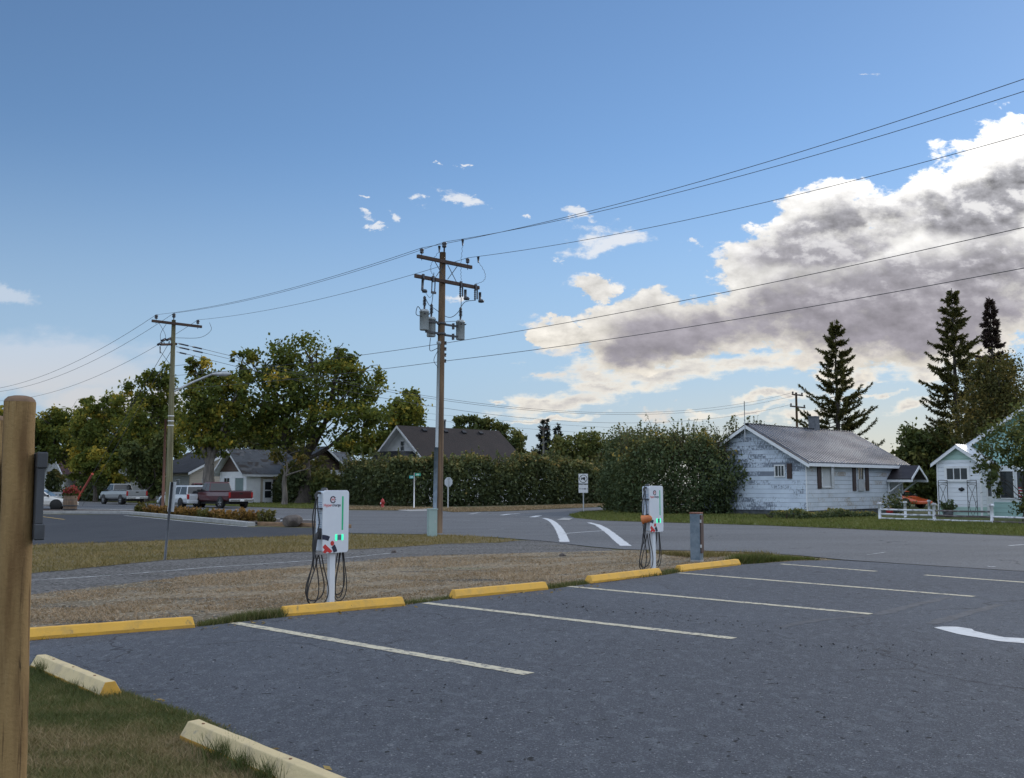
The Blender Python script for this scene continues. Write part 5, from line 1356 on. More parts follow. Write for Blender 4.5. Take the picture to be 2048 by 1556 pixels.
# little gabled hood over the side door
yc, hw_ = 11.0, .95; ze_, zr_ = 2.12, 2.82
for mb in roof_slopes(.03, 1.55, yc - hw_, yc + hw_, ze_, zr_, .15, .0, .05, axis='x'): fixn(mb.build('door_hood', 'awning_metal', H1))
mb = MB(); mb.prism([(yc - hw_, ze_ - .04), (yc + hw_, ze_ - .04), (yc + hw_, ze_ + .02), (yc, zr_ - .02), (yc - hw_, ze_ + .02)], 'z', 0, 1); mb = MB()
for s in (-1, 1):
    vs = [(1.56, yc + s * (hw_ + .18), ze_ - .16), (1.56, yc, zr_ - .10), (1.56, yc, zr_ + .06), (1.56, yc + s * (hw_ + .18), ze_ - .0)]
    vs += [(x + .04, y, z) for x, y, z in vs]; mb.add(vs, [[0, 1, 2, 3], [7, 6, 5, 4]] + [(i, (i + 1) % 4, 4 + (i + 1) % 4, 4 + i) for i in range(4)])
fixn(mb.build('hood_trim', 'white_trim', H1))
mb = MB(); mb.bb(.03, 1.62, yc - hw_ - .20, yc - hw_ - .12, ze_ - .24, ze_ - .10); mb.bb(.03, 1.62, yc + hw_ + .12, yc + hw_ + .20, ze_ - .24, ze_ - .10); mb.build('hood_beam', 'white_trim', H1)
mb = MB()
for s in (-1, 1): mb.tube([(.05, yc + s * hw_, 1.15), (.05, yc + s * hw_, ze_ - .18)], .06, 4); mb.tube([(.05, yc + s * hw_, 1.25), (1.0, yc + s * hw_, ze_ - .2)], .05, 4)
mb.build('hood_bracket', 'white_trim', H1)
board(H1, 'door', 'grey_panel', 'x+', yc - .6, yc + .45, .25, 2.02, .004, .04)

# ------------------------------------------------------------------ the mint and white house at the right edge
o_ = Vector((22.9, 54.0, 0)); H2 = empty('mint_house', o_, RZH, 'mint green and white house with a small gabled entry at the right edge', 'house')
Wv, Dv, ZE2 = 2.21, 1.8, 3.0; ZR2 = 3.80
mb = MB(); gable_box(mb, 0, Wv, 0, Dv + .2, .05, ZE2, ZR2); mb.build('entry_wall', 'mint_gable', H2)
for mb in ribbed(0, Wv, 0, Dv, ZE2, ZR2, .28, .25, .28, .03): mb.build('entry_roof', 'white_metal_roof', H2)
for mb in roof_slopes(0, Wv, 0, Dv - .25, ZE2, ZR2, .26, .22, .04, lift=0): fixn(mb.build('entry_roof_deck', 'white_trim', H2))
rakes(H2, 0, Wv, -.222, ZE2, ZR2, .27, .16, .03, 'white_trim', lift=.0)
MX0, MX1, MY = -.25, 10.3, Dv; MZR = 6.35
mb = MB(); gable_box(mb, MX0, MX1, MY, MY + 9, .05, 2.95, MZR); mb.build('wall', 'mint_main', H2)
for mb in roof_slopes(MX0, MX1, MY, MY + 9, 2.95, MZR, .35, .40, .10): fixn(mb.build('roof', 'white_metal_roof', H2))
rakes(H2, MX0, MX1, MY - .402, 2.95, MZR, .35, .18, .03, 'white_trim')
for x in (0.0, Wv):
    mb = MB(); mb.bb(x - .045, x + .045, -.022, .045, .05, ZE2 - .02); mb.build('corner_board', 'white_trim', H2)
mb = MB(); mb.bb(Wv - .04, Wv + .025, -.024, .05, .05, ZE2 - .02); 
window(H2, 'y-', 1.03, 2.00, 2.58, 1.06, ('white_trim', 'glass_dark'), 2, fw=.13)
mb = MB()
for (x, z, r_) in ((0, 0, .10), (-.08, .02, .07), (.09, .02, .07), (.03, .07, .06)): mb.lathe([(0, 0), (r_, .0), (r_, .02), (0, .03)], (1.22 + x, -.006, 1.46 + z), 9, M=Matrix.Rotation(R(90), 3, 'X'))
mb.build('wall_plaque', 'iron', H2)
board(H2, 'door', 'white_trim', 'x+', .75, 1.55, .15, 2.2, .003, .03, at=Wv)
board(H2, 'storm_door_pane', 'glass_dark', 'x+', .9, 1.4, 1.1, 2.0, .031, .038, at=Wv)
window(H2, 'y-', 2.9, 1.02, 2.42, .66, ('white_trim', 'glass_dark'), 0, at=MY, fw=.06)
fr = window(H2, 'y-', 4.1, 1.02, 2.42, 1.35, ('white_trim', 'glass_dark'), 0, at=MY, fw=.06)
mb = MB()
for k in range(7):
    pts = []
    for i in range(9):
        u_ = i / 8; pts.append((3.46 + 1.25 * u_, 1.10 + .07 * k * (1 + .6 * u_) + .22 * u_ * u_ - .10 * math.sin(u_ * 3.2)))
    for i in range(8):
        (a, za), (b, zb_) = pts[i], pts[i + 1]; w = .055
        mb.add([(a, MY - .012, za), (b, MY - .012, zb_), (b, MY - .012, zb_ + w), (a, MY - .012, za + w)], [(0, 1, 2, 3)], k % 2)
mb.build('hanging_flag', ['flag_red', 'flag_white'], fr)

def trellis(loc, label):
    e = empty('trellis', loc, RZH, label, 'trellis', 'iron trellises against the mint house'); H = 1.92; w = .47
    mb = MB()
    for x in (0, w): mb.tube([(x, 0, 0), (x, 0, H)], .018, 5)
    for z in (H, H - .12): mb.tube([(0, 0, z), (w, 0, z)], .015, 5)
    mb.tube([(0, 0, H - .26), (w / 2, 0, H - .20), (w, 0, H - .26)], .012, 5); mb.build('frame', 'iron', e)
    mb = MB()
    for s in (0, 1):
        a, b = (0, w) if s == 0 else (w, 0)
        mb.tube(smooth([(a + (.05 if s == 0 else -.05), 0, H - .26), (w / 2 + (.02 if s == 0 else -.02), 0, H * .62), (b + (-.07 if s == 0 else .07), 0, H * .30), (w / 2, 0, .02)]), .012, 5)
        mb.tube(smooth([(a, 0, H * .46), (a + (.09 if s == 0 else -.09), 0, H * .36), (a, 0, H * .22)]), .012, 5)
    mb.build('scrollwork', 'iron', e); return e
Mh = Matrix.Rotation(RZH, 3, 'Z')
trellis(o_ + Mh @ Vector((.12, -.25, .02)), 'iron trellis at the left corner of the mint house entry')
trellis(o_ + Mh @ Vector((1.62, -.25, .02)), 'iron trellis beside the door corner of the mint house entry')

# ------------------------------------------------------------------ low white rail fence in front of the two houses
mat('fence_white', (.66, .68, .72), (.34, .34, .36), 4, .8, lo=.50, hi=.62, fine=.4)
mat('fence_bare', (.12, .10, .10), (.30, .30, .32), 3, .85, lo=.5, hi=.7)
FA, FB = G(1760, 1040), G(1869, 1043.5); fd = (FB - FA).normalized()
FN = empty('rail_fence', FA, math.atan2(fd.y, fd.x), 'low weathered white rail fence before the two houses', 'fence')
Lf = (FB - FA).length; posts = [0, Lf, Lf * 1.96, Lf * 2.9, Lf * 3.8]
for x in posts:
    mb = MB(); mb.tube([(x, 0, 0), (x, 0, .78)], .075, 10); mb.lathe([(.115, .78), (.115, .83), (.08, .86), (0, .87)], (x, 0, 0), 10); mb.build('post', 'fence_white', FN)
for i in range(len(posts) - 1):
    for k, z in enumerate((.52, .30, .09)):
        if i >= 1 and k == 0 and i != 1: continue
        mb = MB(); mb.tube([(posts[i] + .05, 0, z), ((posts[i] + posts[i + 1]) / 2, 0, z - .012), (posts[i + 1] - .05, 0, z)], .048, 6); mb.build('rail', 'fence_bare' if (i == 1 and k < 2) or (i > 1 and k == 2) else 'fence_white', FN)
for i, (px, lab) in enumerate(((1811, 'white capped bollard post behind the first fence rail'), (1859, 'white capped bollard post at the driveway between the two houses'))):
    b = G(px, 1036 if i == 0 else 1031); mb = MB(); mb.tube([(0, 0, 0), (0, 0, .78)], .07, 10); mb.lathe([(.115, .78), (.115, .83), (.08, .86), (0, .87)], sides=10)
    o = mb.build('fence_post', 'fence_white', None, loc=(b.x, b.y, 0)); tag(o, lab, 'post', 'posts behind the rail fence')

# ------------------------------------------------------------------ the brown-roofed house behind the hedge
def place(px, py, Y): q = P(px, py, Y); return Vector((q.x, q.y, 0))
o_ = place(805, 900, 98) + Mh @ Vector((3.95, 0, 0)); H3 = empty('brown_roof_house', o_, RZH, 'white gabled house with a large dark brown roof behind the hedge', 'house')
W3, D3, E3, R3 = 7.9, 12.4, 4.1, 7.35
mb = MB(); gable_box(mb, -W3, 0, 0, D3, 0, E3, R3); mb.build('wall', 'white_stucco', H3)
for mb in roof_slopes(-W3, 0, 0, D3, E3, R3, .55, .75, .12): fixn(mb.build('roof', 'brown_shingle', H3))
for mb in roof_slopes(-W3, 0, 0, D3, E3, R3, .52, .72, .05, lift=-.03): fixn(mb.build('soffit', 'white_trim', H3))
rakes(H3, -W3, 0, -.752, E3, R3, .55, .24, .04, 'white_trim', lift=.12)
mb = MB(); mb.bb(.56, .60, -.7, D3 + .7, E3 - .44 - .10, E3 - .44 + .16); mb.build('fascia', 'white_trim', H3)
window(H3, 'y-', -W3 / 2, 5.05, 5.95, .55, ('white_trim', 'glass_dark'), 0, True)
board(H3, 'soffit_bracket', 'white_trim', 'y-', -W3 + .35, -W3 + .55, 4.2, 4.45, 0, .6)
mb = MB(); mb.prism([(-W3 + 1.2, 4.25), (-1.2, 4.25), (-2.4, 4.95), (-W3 + 2.4, 4.95)], 'y', -1.8, -.02); mb.build('porch_roof', 'black_shingle', H3)
for y in (2.3, 5.1, 7.6, 10.0):
    mb = MB(); k = (R3 - E3) / (W3 / 2); x = -W3 / 2 + .55; z = R3 - k * .55 + .15
    mb.box((x, y, z + .07), (.36, .5, .20), M=Matrix.Rotation(math.atan(k), 3, 'Y')); mb.build('roof_vent', 'iron', H3)
mb = MB(); mb.tube([(-W3 / 2 - .6, 5.9, R3 - .8), (-W3 / 2 - .6, 5.9, R3 + 1.0)], .16, 8); mb.lathe([(.22, R3 + .85), (.22, R3 + 1.05), (0, R3 + 1.06)], (-W3 / 2 - .6, 5.9, 0), 8); mb.build('chimney', 'chimney_grey', H3)

# ------------------------------------------------------------------ white house with slate-blue shingles, brown gables
Y4 = 95.0; o_ = place(492, 1000, Y4 - 1.0); H4 = empty('blue_shingle_house', o_, RZH, 'white bungalow with brown gables and worn blue-grey shingles', 'house')
W4, D4, E4, R4 = 5.0, 12.5, 2.95, 5.0
mb = MB(); gable_box(mb, -W4, 0, 0, D4, 0, E4, R4); mb.build('wall', 'white_stucco', H4)
mb = MB(); mb.prism([(-W4 + .02, E4 + .02), (-.02, E4 + .02), (-W4 / 2, R4 - .05)], 'y', -.03, -.003); mb.build('gable_board', 'brown_board', H4)
for mb in roof_slopes(-W4, 0, 0, D4, E4, R4, .5, .7, .10): fixn(mb.build('roof', 'slate_shingle', H4))
for mb in roof_slopes(-W4, 0, 0, 2, E4, R4, .47, .67, .05, lift=-.03): fixn(mb.build('soffit', 'white_trim', H4))
rakes(H4, -W4, 0, -.702, E4, R4, .5, .2, .04, 'white_trim', lift=.10)
mb = MB(); mb.bb(.50, .54, -.7, 3.4, E4 - .41 - .06, E4 - .41 + .14); mb.build('fascia', 'white_trim', H4)
window(H4, 'y-', -3.6, 1.05, 2.35, 1.0, ('white_trim', 'glass_dark'), 1)
window(H4, 'y-', -1.25, .75, 2.35, 1.5, ('white_trim', 'teal_curtain'))
# recessed entrance and its storm door on the long side
board(H4, 'entry_wall', 'cream_board', 'x+', 1.5, 4.08, 0, E4 - .45, .004, .02)
board(H4, 'door_frame', 'white_trim', 'x+', 1.75, 2.8, 0, 2.25, .022, .05)
d_ = board(H4, 'storm_door', 'white_trim', 'x+', 1.84, 2.7, .05, 2.15, .052, .08)
board(d_, 'pane', 'glass_dark', 'x+', 1.93, 2.6, 1.25, 2.0, .082, .09); board(d_, 'lower_pane', 'glass_dark', 'x+', 1.93, 2.6, .5, 1.15, .082, .09)
board(H4, 'open_door_gap', 'dark_door', 'x+', 2.84, 3.35, 0, 2.2, .022, .04)
mb = MB(); mb.lathe([(0, -.12), (.10, -.08), (.12, 0), (.08, .1), (0, .12)], (.16, 3.8, 2.05), 10); mb.build('porch_lamp', 'porch_glow', H4)
# front wing with its own brown gable facing the viewer
wx0, wx1, wy0, wy1 = -.2, 2.2, 4.1, 9.6
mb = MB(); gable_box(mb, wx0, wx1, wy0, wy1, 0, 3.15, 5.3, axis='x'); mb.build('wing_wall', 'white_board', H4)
mb = MB(); vs = [(wx1 + .004, wy0 + .02, 3.17), (wx1 + .004, wy1 - .02, 3.17), (wx1 + .004, (wy0 + wy1) / 2, 5.24)]; vs += [(x + .025, y, z) for x, y, z in vs]
mb.add(vs, [(0, 1, 2), (5, 4, 3), (0, 3, 4, 1), (1, 4, 5, 2), (2, 5, 3, 0)]); fixn(mb.build('wing_gable_board', 'brown_board', H4))
for mb in roof_slopes(-2.6, wx1, wy0, wy1, 3.15, 5.3, .55, .7, .10, axis='x'): fixn(mb.build('wing_roof', 'slate_shingle', H4))
rakes(H4, wy0, wy1, wx1 + .702, 3.15, 5.3, .55, .24, .04, 'white_trim', axis='x', lift=.10)

# ------------------------------------------------------------------ beige house with a black roof, grey house, red-roofed house, far tower and sheds
Y5 = 112.0; o_ = place(378, 1000, Y5); H5 = empty('beige_house', o_, RZH, 'beige house with black shingle roof behind the wagon', 'house')
mb = MB(); gable_box(mb, -9, 0, 0, 9.2, 0, 3.2, 5.5, axis='x'); mb.build('wall', 'cream_board', H5)
for mb in roof_slopes(-9, 0, 0, 9.2, 3.2, 5.5, .5, .6, .12, axis='x'): fixn(mb.build('roof', 'black_shingle', H5))
rakes(H5, 0, 9.2, .602, 3.2, 5.5, .5, .26, .04, 'white_trim', axis='x', lift=.12)
window(H5, 'x+', 2.2, 1.0, 2.3, 1.3, ('white_trim', 'glass_dark'), 0)
board(H5, 'side_wall', 'grey_board', 'y-', -8.9, -.1, .05, 2.7, .004, .02)
for x in (-7.4, -5.0, -2.6): window(H5, 'y-', x, 1.1, 2.3, .8, ('white_trim', 'glass_dark'), at=-.021)
Y7 = 125.0; o_ = place(264, 1000, Y7); H7 = empty('grey_house', o_, RZH, 'grey house with big front window behind the silver pickup', 'house')
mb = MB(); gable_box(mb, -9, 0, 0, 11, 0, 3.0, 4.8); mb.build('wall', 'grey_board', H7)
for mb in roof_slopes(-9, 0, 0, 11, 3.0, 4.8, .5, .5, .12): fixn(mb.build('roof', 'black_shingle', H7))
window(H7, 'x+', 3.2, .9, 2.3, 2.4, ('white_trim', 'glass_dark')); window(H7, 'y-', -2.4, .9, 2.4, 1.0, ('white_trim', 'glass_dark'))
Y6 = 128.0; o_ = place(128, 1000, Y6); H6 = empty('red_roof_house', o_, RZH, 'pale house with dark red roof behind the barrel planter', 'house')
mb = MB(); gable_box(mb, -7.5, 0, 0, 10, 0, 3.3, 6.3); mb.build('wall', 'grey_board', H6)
for mb in roof_slopes(-7.5, 0, 0, 10, 3.3, 6.3, .45, .5, .12): fixn(mb.build('roof', 'red_shingle', H6))
rakes(H6, -7.5, 0, -.502, 3.3, 6.3, .45, .2, .04, 'white_trim', lift=.12)
mb = MB(); mb.bb(.0, 2.6, .5, 6.5, 2.5, 2.65); mb.build('porch_roof', 'black_shingle', H6)
for y in (.8, 3.4, 6.2):
    mb = MB(); mb.bb(2.35, 2.5, y, y + .15, 0, 2.5); mb.build('porch_post', 'white_trim', H6)
window(H6, 'x+', 3.4, .3, 2.2, 1.0, ('white_trim', 'glass_dark'), 0, True); window(H6, 'y-', -2.2, 1.0, 2.4, 1.2, ('white_trim', 'glass_dark'))
mb = MB(); b = G(105, 1002); mb.bb(-6, 6, -.06, .06, 0, .95)
for k in range(24): mb.bb(-6 + k * .5, -5.97 + k * .5, -.075, -.061, .02, .93)
fe = mb.build('board_fence', 'grey_panel', None, loc=(b.x, b.y, 0)); tag(fe, 'pale grey board fence behind the barrel planter', 'fence')

Yt = 260.0; c = place(1256, 950, Yt); TW = empty('brick_tower', c, R(12), 'far dark red brick tower with battlements above the big bush', 'tower')
wt = 46 * MPP(Yt) / 2; zt_ = HZ(1256, 879, Yt); mb = MB(); mb.bb(-wt, wt, -wt, wt, 0, zt_); mb.build('shaft', 'brick_red', TW)
for i in range(4):
    mb = MB(); x = -wt + (2 * wt - .9) * i / 3
    mb.bb(x, x + .9, -wt, -wt + .5, zt_ + .002, zt_ + .8); mb.build('battlement', 'brick_red', TW)
mb = MB(); mb.bb(-wt - 9, -wt - .01, -wt, wt, 0, zt_ - 3.4); mb.build('wing', 'brick_red', TW)
Ys = 118.0; c = place(1085, 950, Ys); SH = empty('green_roof_house', c, RZH, 'low house with grey-green roof and red chimney behind hedge', 'house')
zz = HZ(1085, 921, Ys); mb = MB(); gable_box(mb, -2.5, 2.5, -3, 3, 0, zz - 1.3, zz); mb.build('wall', 'white_board', SH)
for mb in roof_slopes(-2.5, 2.5, -3, 3, zz - 1.3, zz, .4, .4, .1): fixn(mb.build('roof', 'green_shingle', SH))
mb = MB(); mb.bb(-.4, .1, -2.6, -2.1, zz - .4, zz + .75); mb.build('chimney', 'brick_red', SH)
mb = MB()
for y in (-2.4, -.6, 1.6): mb.bb(.3, .9, y, y + .3, zz - .42, zz - .12)
mb.build('skylight', 'white_trim', SH)
Yr = 104.0; c = place(1120, 950, Yr); zz = HZ(1120, 936, Yr); TR = empty('white_trailer', c, RZH, 'white trailer roof showing just above the hedge', 'trailer')
mb = MB(); mb.bb(-1.1, 1.1, -1.0, 1.2, .6, zz); mb.build('body', 'white_trim', TR, .05)
mb = MB(); mb.bb(-.3, .3, -.3, .3, zz + .001, zz + .18); mb.build('roof_vent', 'white_trim', TR)
for s in (-1, 1):
    mb = MB(); mb.tube([(s * .95, -.1, .33), (s * 1.08, -.1, .33)], .33, 14); mb.build('wheel', 'black_rubber', TR)
# ------------------------------------------------------------------ vehicles: local +y is forward, x to the right, z up
def paint(name, c, c2=None): mat(name, c, c2 or tuple(v * .93 for v in c), 2, .3, coat=.6, metal=.15)
paint('silver_paint', (.40, .41, .41)); paint('grey_silver_paint', (.26, .27, .27)); paint('maroon_paint', (.075, .008, .012)); paint('red_paint', (.17, .012, .016)); paint('pearl_paint', (.66, .64, .60)); paint('wagon_paint', (.55, .58, .61)); paint('orange_paint', (.60, .10, .03))
mat('car_glass', (.012, .014, .017), None, 2, .06, spec=.7); mat('tyre', (.02, .02, .021), None, 8, .8); mat('rim', (.42, .43, .44), None, 3, .35, metal=.7)
mat('chrome', (.62, .63, .64), None, 3, .2, metal=.85); mat('tail_light', (.38, .02, .02), None, 4, .25); mat('plate', (.66, .66, .64), None, 4, .5); mat('under', (.02, .02, .02), None, 4, .9); mat('amber', (.6, .25, .03), None, 4, .3); mat('head_light', (.75, .77, .78), None, 4, .15)
def loft(mb, secs, mi=0, smooth_=False):
    """secs: list of closed rings with equal point counts"""
    n = len(secs[0]); vs = [p for s in secs for p in s]; fs = []
    for i in range(len(secs) - 1):
        for k in range(n): k2 = (k + 1) % n; fs.append((i * n + k, i * n + k2, (i + 1) * n + k2, (i + 1) * n + k))
    fs.append(list(range(n))[::-1]); fs.append([(len(secs) - 1) * n + k for k in range(n)]); mb.add(vs, fs, mi, smooth_)
def body_ring(y, hw, z0, z1, tuck=.10):
    """section across the car: lower sill tucked in, shoulder rounded"""
    m = z0 + (z1 - z0) * .55
    return [(-hw * .90, y, z0), (hw * .90, y, z0), (hw * .985, y, z0 + .12), (hw, y, m), (hw * .965, y, z1 - .06), (hw * .90, y, z1), (-hw * .90, y, z1), (-hw * .965, y, z1 - .06), (-hw, y, m), (-hw * .985, y, z0 + .12)]
def wheel(e, x, y, r, w=.24):
    s = 1 if x > 0 else -1
    o = bpy.data.objects.new('wheel', None); COL.objects.link(o); o.parent = e; o.location = (x, y, r)
    M = Matrix.Rotation(R(90), 3, 'Y')
    mb = MB(); mb.lathe([(r * .62, -w / 2), (r * .93, -w / 2), (r, -w * .36), (r, w * .36), (r * .93, w / 2), (r * .62, w / 2), (r * .62, -w / 2)], sides=24, M=M); mb.build('tyre', 'tyre', o)
    mb = MB(); mb.lathe([(0, s * w * .40), (r * .14, s * w * .42), (r * .2, s * w * .34), (r * .52, s * w * .34), (r * .62, s * w * .46), (r * .63, s * w * .2), (0, s * w * .15)], sides=20, M=M)
    for k in range(5):
        a = math.tau * k / 5; mb.box((s * w * .40, math.sin(a) * r * .36, math.cos(a) * r * .36), (.03, r * .16, r * .46), M=Matrix.Rotation(-a, 3, 'X'))
    mb.build('rim', 'rim', o)
def cabin(e, secs, paint_m, glass='car_glass', split=()):
    """secs: (y, half width at belt, z belt, half width at roof, z roof, y roof) front to back pairs -> painted shell with dark panes laid on it"""
    pass
def quadpane(e, pts, name, m_='car_glass', off=.006, shrink=.0):
    a = [Vector(p) for p in pts]; n = (a[1] - a[0]).cross(a[3] - a[0]).normalized(); c = sum(a, Vector()) / 4
    a = [p + (c - p) * shrink + n * off for p in a]; b = [p - n * .012 for p in a]
    mb = MB(); mb.add(a + b, [(0, 1, 2, 3), (7, 6, 5, 4), (0, 4, 5, 1), (1, 5, 6, 2), (2, 6, 7, 3), (3, 7, 4, 0)]); return mb.build(name, m_, e)
def greenhouse(e, pm, yb0, yb1, yr0, yr1, zb, zr, hb, hr, sides=((.03, .48), (.52, .97)), rear=True):
    """cabin: belt from yb0 (rear) to yb1 (front), roof from yr0 to yr1"""
    B = {(s, k): Vector((s * hb, y, zb)) for s in (-1, 1) for k, y in ((0, yb0), (1, yb1))}
    T = {(s, k): Vector((s * hr, y, zr)) for s in (-1, 1) for k, y in ((0, yr0), (1, yr1))}
    mb = MB(); vs = [B[-1, 0], B[1, 0], B[1, 1], B[-1, 1], T[-1, 0], T[1, 0], T[1, 1], T[-1, 1]]
    mb.add(vs, [(3, 2, 1, 0), (4, 5, 6, 7), (0, 1, 5, 4), (1, 2, 6, 5), (2, 3, 7, 6), (3, 0, 4, 7)]); cab = mb.build('cabin', pm, e, .05)
    def on(s, f, h): return B[s, 0].lerp(B[s, 1], f).lerp(T[s, 0].lerp(T[s, 1], f), h)
    for s in (-1, 1):
        for a, b in sides:
            q = [on(s, a, .06), on(s, b, .06), on(s, b, .84), on(s, a, .84)]
            quadpane(cab, q if s > 0 else q[::-1], 'side_window')
    def frontback(k): return [B[-1, k].lerp(T[-1, k], .08), B[1, k].lerp(T[1, k], .08), B[1, k].lerp(T[1, k], .86), B[-1, k].lerp(T[-1, k], .86)]
    if rear: quadpane(cab, frontback(0), 'rear_window', shrink=.05)
    q = frontback(1); quadpane(cab, [q[1], q[0], q[3], q[2]], 'windshield', shrink=.05)
    for s in (-1, 1):
        m = on(s, .93, .02); mb = MB(); mb.box((m.x + s * .12, m.y, m.z + .06), (.2, .10, .14)); mb.build('mirror', 'under', e, .02)
    return cab
def pickup(loc, rz, pm, label, L=5.7, hw=.98, zroof=1.88, trim='chrome'):
    e = empty('pickup_truck', loc, rz, label, 'pickup truck'); z0, zb, zh = .52, 1.22, 1.12
    mb = MB(); yr, yf = -L / 2, L / 2
    loft(mb, [body_ring(yr, hw * .96, z0 + .05, zb), body_ring(yr + .1, hw, z0, zb), body_ring(.25, hw, z0 - .05, zb), body_ring(.3, hw, z0 - .05, zb), body_ring(1.35, hw, z0 - .05, zh + .04), body_ring(yf - .35, hw * .97, z0, zh), body_ring(yf, hw * .86, z0 + .05, zh - .14)])
    body = mb.build('body', pm, e, .03)
    mb = MB(); mb.bb(-hw * .84, hw * .84, yr + .12, -.05, zb - .01, zb + .004); mb.build('bed', 'under', e)
    for s in (-1, 1):
        mb = MB(); mb.bb(s * hw * .93 - .05, s * hw * .93 + .05, yr + .06, -.02, zb + .004, zb + .05); mb.build('bed_rail', pm, e, .015)
    greenhouse(e, pm, -.02, 1.55, .18, 1.02, zb - .01, zroof, hw * .93, hw * .76, ((.06, .42), (.47, .92)))
    mb = MB(); mb.bb(-hw * .82, hw * .82, yr - .035, yr - .004, z0 + .22, zb - .02); tg = mb.build('tailgate', pm, e, .02)
    mb = MB(); mb.bb(-.12, .12, yr - .05, yr - .036, zb - .20, zb - .12); mb.build('handle', 'under', tg)
    mb = MB(); mb.bb(-hw * .97, hw * .97, yr - .20, yr - .04, z0 - .03, z0 + .17); bp = mb.build('rear_bumper', trim, e, .03)
    mb = MB(); mb.bb(-.16, .16, yr - .215, yr - .203, z0 - .01, z0 + .14); mb.build('licence_plate', 'plate', bp)
    mb = MB(); mb.bb(-hw * .95, hw * .95, yf - .10, yf + .07, z0 - .05, z0 + .2); mb.build('front_bumper', trim, e, .03)
    for s in (-1, 1):
        mb = MB(); mb.bb(s * hw * .90 - .075, s * hw * .90 + .075, yr - .02, yr + .02, z0 + .26, zb - .06); mb.build('tail_light', 'tail_light', e, .01)
        mb = MB(); mb.bb(s * hw * .68 - .16, s * hw * .68 + .16, yf - .06, yf + .03, zh - .38, zh - .2); mb.build('headlight', 'head_light', e, .01)
        for y in (-L * .30, L * .325): wheel(e, s * (hw - .10), y, .39, .27)
        for y in (-L * .30, L * .325):
            mb = MB(); M = Matrix.Rotation(R(90), 3, 'Y'); mb.lathe([(.0, 0), (.46, 0), (.46, .012), (0, .012)], (s * (hw + .004) - (.012 if s < 0 else 0), y, .42), 22, M=M); mb.build('wheel_arch', 'under', e)
    mb = MB(); mb.bb(-hw * .8, hw * .8, yr + .3, yf - .3, .30, z0); mb.build('chassis', 'under', e)
    return e
def wagon(loc, rz, pm, label, name='minivan', L=4.9, hw=.93, zroof=1.66, zb=.98, van=True, cat='minivan'):
    e = empty(name, loc, rz, label, cat); yr, yf = -L / 2, L / 2; z0 = .28
    mb = MB(); loft(mb, [body_ring(yr, hw * .86, z0 + .16, zb - .06), body_ring(yr + .12, hw * .96, z0 + .04, zb), body_ring(yr + .9, hw, z0, zb), body_ring(.9, hw, z0, zb), body_ring(yf - .9, hw * .98, z0, zb - .10), body_ring(yf - .25, hw * .92, z0 + .04, zb - .22), body_ring(yf, hw * .74, z0 + .12, zb - .36)])
    mb.build('body', pm, e, .04)
    if van: greenhouse(e, pm, yr + .06, yf - 1.0, yr + .32, .75, zb - .02, zroof, hw * .93, hw * .74, ((.03, .30), (.33, .56), (.59, .86)))
    else: greenhouse(e, pm, yr + .75, yf - 1.25, yr + 1.35, .35, zb - .02, zroof, hw * .92, hw * .70, ((.06, .47), (.51, .94)))
    mb = MB(); mb.bb(-hw * .93, hw * .93, yr - .10, yr + .10, z0 + .02, z0 + .26); bp = mb.build('rear_bumper', pm, e, .05)
    mb = MB(); mb.bb(-.16, .16, yr - .02, yr - .004, zb - .30, zb - .17); mb.build('licence_plate', 'plate', e)
    for s in (-1, 1):
        mb = MB(); mb.bb(s * hw * .84 - .08, s * hw * .84 + .08, yr - .015, yr + .12, zb - .34, zb + .02); mb.build('tail_light', 'tail_light', e, .02)
        mb = MB(); mb.box((s * hw * .62, yf - .10, zb - .40), (.34, .22, .15), s * R(18)); mb.build('headlight', 'head_light', e, .03)
        for y in (yr + .95, yf - .95):
            wheel(e, s * (hw - .10), y, .33, .22)
            mb = MB(); M = Matrix.Rotation(R(90), 3, 'Y'); mb.lathe([(.0, 0), (.39, 0), (.39, .012), (0, .012)], (s * (hw + .003) - (.012 if s < 0 else 0), y, .36), 22, M=M); mb.build('wheel_arch', 'under', e)
    mb = MB(); mb.bb(-hw * .93, hw * .93, yf - .12, yf + .09, z0 + .02, z0 + .26); fb = mb.build('front_bumper', pm, e, .06)
    return e
def along_street(pxl, pyl, Lc):      # rear left wheel contact pixel -> car centre, headed up the street
    return G(pxl, pyl)
HEAD = math.atan2(W.y, W.x) - R(90)
c = G(474, 1017) + W * 2.4; 
pickup(Vector((c.x, c.y, .016)), HEAD, 'maroon_paint', 'dark red pickup truck parked at the far kerb in front of the blue-shingled house', 5.8, 1.0, 1.92)
c = G(391, 1015.5) + W * 2.1
wagon(Vector((c.x, c.y, .016)), HEAD, 'wagon_paint', 'silver blue minivan parked between the street lamp pole and the dark red pickup')
c = G(268, 1009.5) + W * 2.3
pickup(Vector((c.x, c.y, .016)), HEAD, 'grey_silver_paint', 'silver grey pickup truck with dark rear window parked near the grey house', 5.6, .96, 1.80)
c = G(352, 1006); pickup(Vector((c.x + .6, c.y + 2.5, .03)), R(-62), 'red_paint', 'bright red pickup truck standing in a driveway behind the street lamp pole', 5.6, .98, 1.85)
c = G(74, 1021); wagon(Vector((c.x, c.y, .016)), R(-80), 'pearl_paint', 'pale sedan whose nose shows beside the dark sign frame', 'sedan', 4.7, .90, 1.42, .92, False, 'car')
o_ = Vector((16.06, 54.8, 0)); c = G(1800, 1016.0)
wagon(Vector((c.x, c.y, .015)), R(-150), 'orange_paint', 'shiny orange car parked between the two houses, half hidden by the door hood', 'sedan', 4.3, .86, 1.25, .86, False, 'car')
